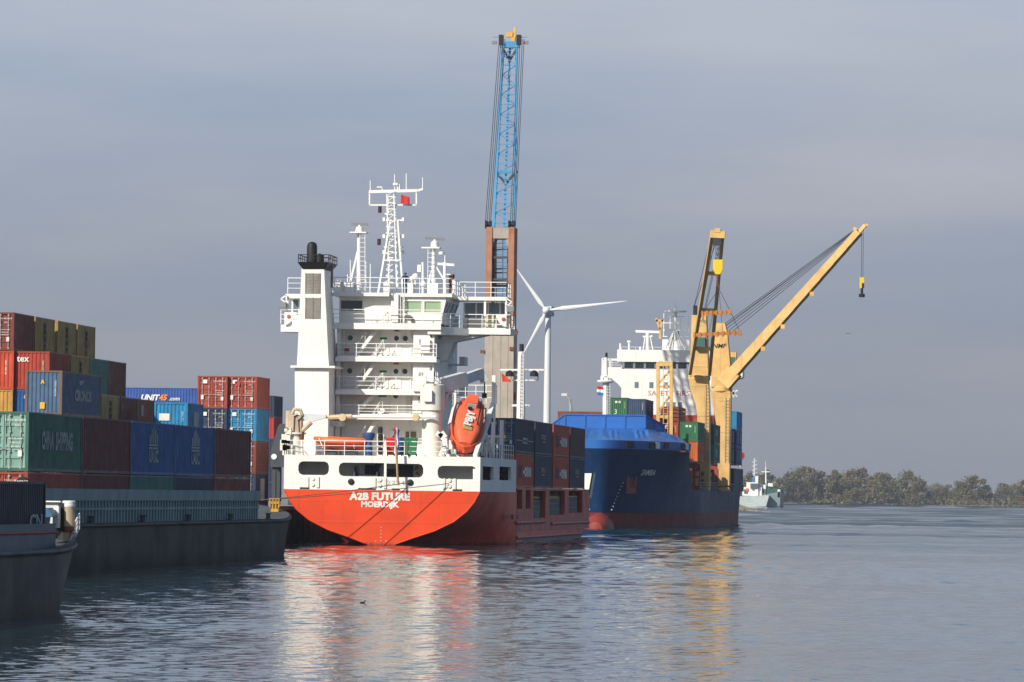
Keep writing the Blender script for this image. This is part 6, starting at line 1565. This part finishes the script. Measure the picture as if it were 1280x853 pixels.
for t, lab in enumerate(('lowest blue container at the stern end of the blue ship', 'middle blue container at the stern end of the blue ship', 'topmost blue container with white lettering at the stern end of the blue ship')):
    scont(920.7, 92, t, '40', ['blue', 'royal', 'sky'][t], lab, False, ([('IT', 1.0, 'end', 1.0, 2.0, LETTW), ('S', .9, 'end', 1.1, 1.2, LETTW), ('S', .9, 'end', 1.1, .5, LETTW)] if t == 2 else blum()))
for t in (0, 1): scont(905+9.5, 85, t, '40', 'navy', ('lower' if t == 0 else 'upper')+' navy container just right of the right crane pillar', False, blum())
fr = thing('flat_rack_stack', 'stack of folded red brown flat racks on top of a red brown container', 'flat racks', S0+Vector((SX(848, 31)-1.22, 31+6.1, zc+2*2.62+.02)))
for i in range(4):
    g = MB(); z = i*.5; g.box(-1.2, -6, z+.05, 1.2, 6, z+.22)
    for sx in (-1.1, 1.1): g.box(sx-.12, -6.05, z, sx+.12, 6.05, z+.40)
    for sy in (-5.9, -2, 2, 5.9): g.box(-1.15, sy-.12, z+.2, 1.15, sy+.12, z+.44)
    g.build('folded_rack', paint('rack_red', (.22,.05,.035), .6, .3, .1), fr, smooth=False)
g = thing('steel_cargo', 'long red brown steel load lying behind the blue bow cover', 'cargo', S0+Vector((SX(736, 40), 38, 11.2)))
for i in range(3): q = MB(); q.box(-4, i*1.2, -2.2, 4.2, i*1.2+1, SZ(516, 38)-11.2); q.build('steel_bundle', RUSTY, g, smooth=False)

# ------------------------------------------------------------------ mobile harbour crane on the quay
H0 = atd(625, 612, 620); H0.z = QZ
hc = thing('harbour_crane', 'tall harbour crane with rusty grey tower and light blue lattice boom raised steeply', 'crane', H0)
def Hc(px, py, y=0): p = aty(px, py, H0.y+y); return Vector((p.x-H0.x, y, p.z-QZ))
CT = paint('tower_grey', (.42,.37,.31), .7, .25, .12, .4, .06); CTR = paint('tower_rust', (.42,.20,.12), .75, .35, .2, .6, .05)
CB = paint('boom_blue', (.06,.28,.52), .55, .2, .06)
q = MB(); xl_, xr_ = Hc(604.5, 450).x, Hc(642.5, 450).x
zA, zB = Hc(625, 383).z, Hc(625, 300).z; ztw = Hc(625, 284).z
q.prism([(xl_, 6.5), (xr_, 6.5), (xr_-.1, zA-3), (xl_+.15, zA-3)], 'y', 0, 4.2)
for px in (615.5, 625.5, 634.5): q.box(Hc(px,450).x-.04, -.06, 6.5, Hc(px,450).x+.04, -.002, zA-3)
q.box(Hc(614,300).x, .15, zB+.2, Hc(636,300).x, 3.6, ztw-.1)
q.prism([(Hc(614,300).x, zB+.2), (Hc(618,300).x, zB+.2), (Hc(614,300).x, zB-1.6)], 'y', .3, 3.6); q.prism([(Hc(636,300).x, zB+.2), (Hc(632,300).x, zB+.2), (Hc(636,300).x, zB-1.6)], 'y', .3, 3.6)
TW = q.build('tower', CT, hc, smooth=False)
q = MB()
for a, b in ((607, 614.5), (635, 642.2)): q.box(Hc(a,340).x, 0, zA-3.1, Hc(b,340).x, 3.8, ztw)
q.build('tower_leg', CTR, TW, smooth=False)
q = MB()
for a, b in ((614.5, 617), (632.5, 635)): q.box(Hc(a,325).x+.01, 1.2, Hc(a, 357).z, Hc(b,325).x-.01, 3.4, zB+.19)
for py in (352, 357): q.box(Hc(614.6,350).x, 1.3, Hc(625, py).z-.15, Hc(634.9,350).x, 3.3, Hc(625, py).z+.15)
q.build('arch_lining', DKGREY, TW, smooth=False)
q = MB()
for py in (322, 349.5): q.bar(Hc(614, py, .5), Hc(636, py, .5), .3); 
q.ladder(Hc(624.5, 384, 1), Hc(624.5, 300, 1), .9, r=.05, step=.5)
for py in (312, 336, 341): q.bar(Hc(614, py, 2), Hc(634, py, 2), .14)
q.build('tower_ladder', DKGREY, TW)
q = MB()
for px in (610.5, 639.5):
    c = Hc(px, 281.5, 1.5); q.lathe([(.5, c.x-.3), (.5, c.x-.12), (.35, c.x-.12), (.35, c.x+.12), (.5, c.x+.12), (.5, c.x+.3)], (0, 1.5, c.z+.1), 14, 'x'); q.box(c.x-.42, .9, c.z-.5, c.x-.33, 2.1, c.z+.6); q.box(c.x+.33, .9, c.z-.5, c.x+.42, 2.1, c.z+.6)
q.build('rope_sheave', BLACK, TW)
q = MB()
for px, py in ((645.5, 416), (640, 436), (603.5, 440)): q.bar(Hc(px-3, py), Hc(px+2, py), .45)
q.box(Hc(642,500).x, .5, Hc(644,500).z, Hc(647,500).x, 2, Hc(644,491).z); q.build('tower_fittings', RUSTY, TW, smooth=False)
# boom: four chords leaning away and narrowing
bB = [Hc(613, 385, 8), Hc(637, 385, 8), Hc(613, 385, 10.4), Hc(637, 385, 10.4)]
def bp(t, k):                                     # t along the boom from the pivot (y 8) to the tip
    px = (616.8, 643.8, 617.5, 643.2)[k] + (628.6-616.8, 646.4-643.8, 629.2-617.5, 645.9-643.2)[k]*t
    return Hc(px, 283+(57-283)*t, 12+14*t+(2.2*(1-.3*t) if k > 1 else 0))
ch = [[bp(-.45, k) for k in range(4)], [bp(1, k) for k in range(4)]]
q = MB()
for k in range(4): q.bar(bp(-.42, k), bp(1, k), .34)
BO = q.build('boom', CB, hc)
q = MB(); m = 26
for i in range(m):
    t0, t1 = -.42+1.42*i/m, -.42+1.42*(i+1)/m
    for a, b in ((0,1), (2,3)):
        p0, p1 = (bp(t0, a), bp(t1, b)) if i % 2 else (bp(t0, b), bp(t1, a))
        q.bar(p0, p1, .13)
        mid = bp(t0, a).lerp(bp(t0, b), .5); q.bar(bp(t0, a), bp(t0, b), .10)
    for a, b in ((0,2), (1,3)): q.bar(bp(t0, a), bp(t1, b), .12)
q.bar(bp(-.42,0).lerp(bp(-.42,1), .5), bp(1,2).lerp(bp(1,3), .5), .3)
q.build('lacing', CB, BO)
q = MB(); v = [bp(.30, 0), bp(.30, 1)]; mid = v[0].lerp(v[1], .5)-Vector((0,0,1.7)); q.bar(v[0], mid, .35); q.bar(mid, v[1], .35); v = [bp(.985,0), bp(.985,1)]; mid = v[0].lerp(v[1], .5)-Vector((0,0,1.8)); q.bar(v[0], mid, .3); q.bar(mid, v[1], .3)
q.build('walkway_bracket', DKGREY, BO)
q = MB(); a, b, c, d = bp(1, 0), bp(1, 1), bp(1, 2), bp(1, 3); q.bar(a+Vector((-.4,0,.1)), b+Vector((.4,0,.1)), .9, .9); q.bar(bp(.302,0)-Vector((.3,0,0)), bp(.302,1)+Vector((.3,0,0)), .4)
q.build('boom_head', CB, BO, smooth=False)
q = MB()
for s, e_ in ((a, -1), (b, 1)): q.box(s.x+e_*.25-.3, s.y-.6, s.z+.1, s.x+e_*.25+.3, s.y+.6, s.z+1.5)
q.build('head_sheave', BLACK, BO, smooth=False)
q = MB(); q.mi = 0
for s, e_ in ((a, -1), (b, 1)): q.bar(s+Vector((e_*.4,0,1.2)), s+Vector((e_*1.5,0,1.2)), .1); q.box(s.x+e_*1.25-.35, s.y-.25, s.z+.2, s.x+e_*1.25+.35, s.y+.25, s.z+.65)
q.build('floodlight', GREY, BO, smooth=False)
q = MB(); mid = a.lerp(b, .5); q.box(mid.x-.55, mid.y-.4, mid.z+1.2, mid.x+.4, mid.y+.4, mid.z+1.9); q.box(mid.x+.2, mid.y-.3, mid.z+.5, mid.x+.75, mid.y+.3, mid.z+1.3); q.box(mid.x+.5, mid.y-.2, mid.z+.6, mid.x+.85, mid.y+.2, mid.z+2.6)
q.build('head_winch', paint('winch_gold', (.72,.40,.07), .5, .2), BO, smooth=False)
q = MB()
for px0, px1, top in ((609, 622, a), (640.5, 652, b)):
    for k in (-.5, -.1, .35, .7): q.tube([Hc(px0, 283, 1.5)+Vector((k*.6, 0, 0)), top+Vector((k*.7-.2 if px0 < 620 else k*.7+.5, 0, .9))], .05, 5)
q.build('luffing_rope', CABLE, hc)
q = MB(); q.box(-5.5, -6, 2.2, 5.5, 9, 3.4); q.box(-3.2, -2.5, 3.4, 3.2, 9.5, 6.6); q.build('machine_house', CB, hc, smooth=False)
for sx in (-4.6, 4.6):
    for sy in (-4.5, 0, 6): q = MB(); q.lathe([(.9, sx-.5), (.95, sx), (.9, sx+.5)], (0, sy, .95), 14, 'x'); q.build('wheel', BLACK, hc)
q = MB()
for sx in (-4.6, 4.6): q.box(sx-.3, -4.6, 1.5, sx+.3, 6.2, 2.2)
q.build('axle_beam', DKGREY, hc, smooth=False)

# ------------------------------------------------------------------ wind turbine
WT = atd(682.5, 610, 1600); zb_ = 2.6; WT.z = zb_
wt = thing('wind_turbine', 'white three bladed wind turbine rising behind the red ship', 'wind turbine', WT)
def Wp(px, py, y=0): p = aty(px, py, WT.y+y); return Vector((p.x-WT.x, y, p.z-zb_))
TWH = paint('turbine_white', (.70,.71,.70), .45, .08, 0, .1)
hub = Wp(683, 388.5, -4)
q = MB(); q.lathe([(1.4, 0), (1.25, hub.z*.5), (1.0, hub.z-1.8)], (0,0,0), 24); q.build('tower', TWH, wt)
q = MB(); q.loft([[(hub.x*0-.2+c*1.75*k, y, hub.z+s*1.75*k) for c, s in ((1,1),(-1,1),(-1,-1),(1,-1),(1,1))] for y, k in ((-2.4, .85), (-1, 1), (4.5, 1), (6.5, .75))])
nac = q.build('nacelle', TWH, wt); q = MB(); q.box(1.56, -1.2, hub.z-1.5, 1.60, 5, hub.z-.5); q.build('nacelle_stripe', paint('stripe_blue', (.05,.12,.3), .5, .1), nac, smooth=False)
q = MB(); q.lathe([(1.4, -2.5), (1.55, -3.4), (1.2, -4.6), (.5, -5.3), (.05, -5.5)], (-.2, 0, hub.z), 20, 'y'); q.build('hub', TWH, wt)
c0 = Vector((-.2, -3.6, hub.z)); tips = [Wp(644, 334, -3.6), Wp(784, 376.5, -3.6), Wp(652, 446, -3.6)]
Lb = 27.5
for tp in tips:
    d = (tp-c0); L_ = d.length; d.normalize(); n_ = d.cross(Vector((0,1,0))).normalized(); q = MB(); secs = []
    for t, w_, th in ((.02, .55, .5), (.08, .6, .45), (.2, 1.15, .3), (.4, .85, .2), (.7, .5, .1), (.95, .22, .05), (1, .05, .02)):
        p = c0+d*L_*t
        secs.append([p+n_*w_*.85*math.cos(a)*(1 if math.cos(a) > 0 else .7)+Vector((0,1,0))*th*math.sin(a)*1.2 for a in [2*PI*i/10 for i in range(11)]])
    q.loft(secs); q.build('blade', TWH, wt)

# ------------------------------------------------------------------ lamp post by the blue ship, groyne, white vessel
LP0 = atd(714, 525, 700); LP0.z = QZ; p1 = aty(713.5, 508, LP0.y); p2 = aty(707.5, 494, LP0.y)
o = thing('light_pole', 'slender leaning light pole between wind turbine and blue bow', 'light pole', LP0); q = MB(); q.tube([(0,0,0), p1-LP0, p1.lerp(p2, .5)-LP0+Vector((.25,0,.2)), p2-LP0], [.3, .22, .2, .18], 8); q.build('pole', paint('pole_grey_green', (.33,.36,.33), .6, .2), o); q = MB(); e_ = p2-LP0; q.box(e_.x-.7, e_.y-.2, e_.z-.15, e_.x+.2, e_.y+.2, e_.z+.25); q.build('lamp_head', GREYW, o)
def groyne():
    tip = atd(958, 641.5, 1130); tip.z = 0; mb = MB(); r = random.Random(11); n = 60; Lg = 150
    secs = []
    for i in range(n+1):
        t = i/n; x = tip.x-Lg+Lg*t; k = min(1, (1-t)*13)
        hh = 3.2*k**.8; wv = 2+10*k
        secs.append([(x, tip.y-wv+r.uniform(-.4,.4), -.5)] + [(x+r.uniform(-.3,.3), tip.y-wv*(1-j/4)+r.uniform(-.3,.3), hh*(j/4)+r.uniform(-.25,.25)) for j in range(1, 5)] + [(x, tip.y+wv*.4, hh+r.uniform(-.2,.2)), (x, tip.y+wv*1.2, hh*.5), (x, tip.y+wv*1.8, -.5)])
    mb.loft(secs, caps=True)
    m = paint('groyne_gravel', (.30,.255,.185), .95, .35, 0, .08); o = mb.build('groyne', m, smooth=False); tag(o, kind='structure')
    q = MB()
    for i in range(900):                          # the stone apron
        x = tip.x-Lg+Lg*r.random()**.6+r.uniform(-1,1); t = (x-(tip.x-Lg))/Lg; k = max(.08, min(1, (1-t)*13)); u = r.random(); wv = 2+10*k
        c = Vector((x, tip.y-wv*(1-u*.45), 3.2*k**.8*u*.45)); s = r.uniform(.35, .75)
        vs = [c+Vector((dx*s*r.uniform(.7,1.2), dy*s*r.uniform(.7,1.2), dz*s*r.uniform(.5,.9))) for dz in (-1,1) for dx, dy in ((-1,-1),(1,-1),(1,1),(-1,1))]
        q.add(vs, [(3,2,1,0),(4,5,6,7),(0,1,5,4),(1,2,6,5),(2,3,7,6),(3,0,4,7)])
    o = q.build('groyne_stones', paint('riprap', (.36,.32,.25), .9, .5, 0, .3), smooth=False); tag(o, kind='stuff')
groyne()
def vessel():
    V = atd(950, 632, 1900); V.z = 0; sc_ = 1900/F
    o = thing('patrol_vessel', 'small white and pale green working vessel moored beyond the stone groyne', 'vessel', V)
    def v(px, py, y=0): p = aty(px, py, V.y+y); return Vector((p.x-V.x, y, p.z))
    yw = v(950, 632).z
    def bx(q, a, b, c, d, y0, y1): p, r = v(a, b, y0), v(c, d, y0); q.box(p.x, y0, max(0, r.z), r.x, y1, p.z)
    q = MB(); a, b = v(925, 620), v(961, 620)
    q.loft([[(a.x, 0, 0), (a.x-.6, -1, v(950,621).z), (b.x+.2, -1, v(950,619).z), (b.x-1.2, 0, 0)], [(a.x, 16, 0), (a.x-.6, 16, v(950,621).z), (b.x, 16, v(950,619).z), (b.x-1, 16, 0)]]); q.build('hull', paint('hull_pale_green', (.60,.67,.66), .5, .2), o, smooth=False)
    q = MB(); a2, b2 = v(958, 620), v(975, 620); q.loft([[(a2.x, 4, 0), (a2.x, 4, v(950,618).z), (b2.x, 4, v(950,614).z), (b2.x-.3, 4, 0)], [(a2.x, 30, 0), (a2.x, 30, v(950,618).z), (b2.x, 30, v(950,616).z), (b2.x-.3, 30, 0)]]); q.build('quarter', paint('hull_grey_green', (.19,.27,.27), .5, .2), o, smooth=False)
    q = MB(); bx(q, 928, 609, 952, 620, 4, 14); bx(q, 933, 603, 950, 609.2, 5, 13); bx(q, 950, 606, 957, 619.5, 6, 12); bx(q, 972, 612, 975, 622, 4, 10); bx(q, 944, 595, 947.5, 620, 3, 4); q.build('deckhouse', WHITE, o, smooth=False)
    q = MB(); bx(q, 938, 604.5, 948, 611, 2.6, 4.9); bx(q, 951, 611, 956, 617, 5.4, 5.9); bx(q, 930, 612, 934, 617, 3.5, 3.95); q.build('window', paint('vessel_dark', (.09,.12,.13), .4, .2), o, smooth=False)
    q = MB(); q.tube([v(957.5, 612, 8), v(957.3, 584, 8)], [.4, .25], 8); q.bar(v(952, 590, 8), v(962, 590, 8), .4); q.tube([v(957.3, 584, 8), v(957, 577, 8)], .12, 6); q.bar(v(960, 606, 8), v(966, 606.5, 8), 1.4); q.build('mast', RAILW, o)
    q = MB(); q.bar(v(942.5, 606, 14), v(943, 573, 14), .5)
    for i in range(5): q.bar(v(940, 578+i*5, 14), v(946.5, 576+i*5, 14), .3)
    q.build('lattice_mast', GREYW, o)
    q = MB(); bx(q, 958, 611, 973, 619.5, 6, 14); q.build('tarpaulin', paint('net_green', (.035,.10,.085), .8, .3), o, smooth=False)
    q = MB(); q.lathe([(1.4, 0), (1.6, 1.6), (1.0, 2.8), (.1, 3.2)], (v(942.5,604).x, 8, v(950,604).z), 10); q.build('radar_dome', paint('dome_blue', (.05,.13,.25), .5, .1), o)
    q = MB(); bx(q, 932.5, 610.5, 935, 614, 3.3, 3.9); q.build('life_raft', ORANGE, o, smooth=False)
vessel()

# ------------------------------------------------------------------ trees on the far bank
LEAF = bpy.data.materials.new('autumn_leaves'); LEAF.use_nodes = True; t_ = LEAF.node_tree; b_ = t_.nodes['Principled BSDF']; b_.inputs['Roughness'].default_value = .8; b_.inputs['Specular IOR Level'].default_value = .2
oi = t_.nodes.new('ShaderNodeObjectInfo'); nz = t_.nodes.new('ShaderNodeTexNoise'); nz.inputs['Scale'].default_value = .35; nz.inputs['Detail'].default_value = 4
tc_ = t_.nodes.new('ShaderNodeTexCoord'); t_.links.new(tc_.outputs['Object'], nz.inputs[0])
rp = t_.nodes.new('ShaderNodeValToRGB'); rp.color_ramp.elements[0].color = (.05,.062,.026,1); rp.color_ramp.elements[1].color = (.19,.145,.07,1); rp.color_ramp.elements[0].position = .3; rp.color_ramp.elements[1].position = .7
t_.links.new(nz.outputs[0], rp.inputs[0]); mx = t_.nodes.new('ShaderNodeMix'); mx.data_type = 'RGBA'; mx.blend_type = 'MULTIPLY'; mx.inputs['Factor'].default_value = 1
t_.links.new(rp.outputs[0], mx.inputs[6]); t_.links.new(oi.outputs['Color'], mx.inputs[7]); t_.links.new(mx.outputs[2], b_.inputs['Base Color'])
BARK = paint('bark', (.10,.085,.065), .9, .3)
def tree_meshes(seed, H, W):
    r = random.Random(seed); cr_, tk = MB(), MB(); lobes = []
    tk.tube([(0,0,-.5), (.2,.1,H*.25), (.1,-.1,H*.55), (.2,0,H*.8)], [.55, .42, .25, .08], 7)
    W *= 1.05
    for i in range(24):
        a = r.uniform(0, 2*PI); z = H*r.uniform(.06, .9); rad = W*.5*(1-abs(z/H-.42)*.95)*r.uniform(.25, .9)
        c = Vector((rad*math.cos(a), rad*math.sin(a), z)); lobes.append((c, W*r.uniform(.13, .25))); tk.tube([(.1, 0, max(1.5, z*.55)), c.lerp(Vector((0,0,z*.7)), .5), c], [.22, .14, .05], 5)
    lobes.append((Vector((0, 0, H*.9)), W*.16))
    n = 2400
    for i in range(n):
        c, R_ = lobes[r.randrange(len(lobes))]
        d = Vector((r.gauss(0,1), r.gauss(0,1), r.gauss(0,1))).normalized()*R_*(r.random()**.45)*r.uniform(.8, 1.15); p = c+Vector((d.x, d.y, d.z*.85))
        if p.z < .4: continue
        u = Vector((r.gauss(0,1), r.gauss(0,1), r.gauss(0,1))).normalized(); v_ = u.orthogonal().normalized(); s = r.uniform(.35, .8)
        w_ = u.cross(v_); cr_.add([p-v_*s-w_*s*.7, p+v_*s-w_*s*.5, p+v_*s*.8+w_*s*.7, p-v_*s*.7+w_*s], [(0,1,2,3)])
    return cr_.mesh('tree_crown', LEAF, smooth=False), tk.mesh('tree_trunk', BARK)
TV = [tree_meshes(20+i, 24, w) for i, w in enumerate((17, 20, 15, 22, 13))]
TD = 3080
tl_ = ['tall', 'broad', 'narrow', 'rounded', 'low', 'leaning', 'bushy', 'ragged', 'full', 'open']
used_lab = {}
ctx = [(958,42,2),(972,30,0),(985,38,1),(1000,44,3),(1013,47,1),(1028,40,0),(1043,43,2),(1052,36,4),(1062,42,0),(1076,46,3),(1090,36,2),(1099,40,0),(1108,40,1),(1118,28,4),(1134,42,3),(1146,36,1),
       (1160,16,4),(1172,20,3),(1180,22,1),(1188,16,4),(1202,30,1),(1216,38,3),(1230,33,0),(1244,14,4),(1256,28,1),(1268,26,3),(1280,34,0),(1296,32,1),(940,38,3),(922,36,1)]
def tree_at(i, px, hpx, var, D, lab, grp):
    p = atd(px, 625, D); s = hpx*.93*D/F/24
    o = thing('tree', lab, 'tree', (p.x, p.y, 1.6), rnd.uniform(0, 6), grp); o.scale = (s*rnd.uniform(.9,1.15), s, s*rnd.uniform(.97,1.03))
    c = link('crown', TV[var][0], o); t = link('trunk', TV[var][1], o); q = rnd.uniform(.8, 1.15); c.color = (q*rnd.uniform(.85,1.2), q, q*rnd.uniform(.7,1.1), 1)
order = sorted(range(len(ctx)), key=lambda i: ctx[i][0])
for k, i in enumerate(order):
    px, hp_, var = ctx[i]
    place = 'behind the white vessel' if px < 965 else ('in the row beyond the white vessel' if px < 1155 else 'in the scattered group past the row')
    ordn = ['first', 'second', 'third', 'fourth', 'fifth', 'sixth', 'seventh', 'eighth', 'ninth', 'tenth', 'eleventh', 'twelfth', 'thirteenth', 'fourteenth', 'fifteenth', 'sixteenth']
    cnt = used_lab.get(place, 0); used_lab[place] = cnt+1
    tree_at(i, px, hp_, var, TD+rnd.uniform(-20, 60), '%s %s tree, %s from the left %s' % ('low' if hp_ < 24 else 'tall' if hp_ > 40 else 'mid height', ['slim','broad','narrow','spreading','thin'][var], ordn[min(cnt, 15)], place), 'trees on the far bank')
far = [(1158,22,1),(1170,25,3),(1184,24,0),(1196,20,1),(1236,20,3),(1250,20,1),(1262,18,0),(1092,26,2)]
for k, (px, hp_, var) in enumerate(far):
    tree_at(k, px, hp_, var, 4700, 'hazy bluish tree far behind the bank, %s of the faint ones from the left' % ordn[sorted(f[0] for f in far).index(px)], 'hazy trees behind the bank')
r = random.Random(9); q = MB()
for i in range(2600):                              # reeds and scrub along the water line
    px = r.uniform(935, 1300); D = r.uniform(3066, 3110); p = atd(px, 628, D); z = 1.2; hh = r.uniform(.6, 2.6)*(1.6 if 1040 < px < 1060 or px > 1150 else 1)
    c = Vector((p.x, p.y, z+hh*r.random())); u = Vector((r.gauss(0,1), r.gauss(0,1), r.gauss(0,1))).normalized(); v_ = u.orthogonal().normalized(); w_ = u.cross(v_); s = r.uniform(.4, .9)
    q.add([c-v_*s-w_*s, c+v_*s-w_*s, c+v_*s+w_*s, c-v_*s+w_*s], [(0,1,2,3)])
o = q.build('bank_scrub', LEAF, smooth=False); o.color = (.9, .95, .9, 1); tag(o, kind='stuff')

# ------------------------------------------------------------------ birds
D0 = atd(453, 754.5, 169); D0.z = 0
o = thing('water_bird', 'small dark water bird floating in front of the red ship', 'bird', D0)
q = MB(); q.loft([[(x, w*math.cos(a), .05+w*.75*math.sin(a)) for a in [2*PI*i/10 for i in range(11)]] for x, w in ((-.2,.01),(-.14,.06),(-.02,.095),(.08,.085),(.14,.05),(.17,.045))])
q.tube([(.12,0,.08), (.17,0,.15), (.19,0,.19), (.24,0,.185), (.29,0,.175)], [.04, .035, .045, .03, .006], 8); q.build('body', paint('bird_black', (.02,.02,.02), .7, .1), o); o.scale = (.55, .55, .55)
B0 = atd(1060, 417, 520)
o = thing('flying_bird', 'tiny dark bird flying in the sky below the yellow jib', 'bird', B0)
q = MB(); q.tube([(-.02,-.22,0), (0,-.1,0), (0,.08,.01), (0,.2,.03), (0,.27,.02)], [.01, .06, .07, .04, .01], 8)
for s in (-1, 1): q.prism([(0, .1), (s*.25, .09), (s*.5, -.05), (s*.24, -.03), (0, -.06)], 'z', .02, .035)
q.build('body', paint('bird_black', (.02,.02,.02)), o)
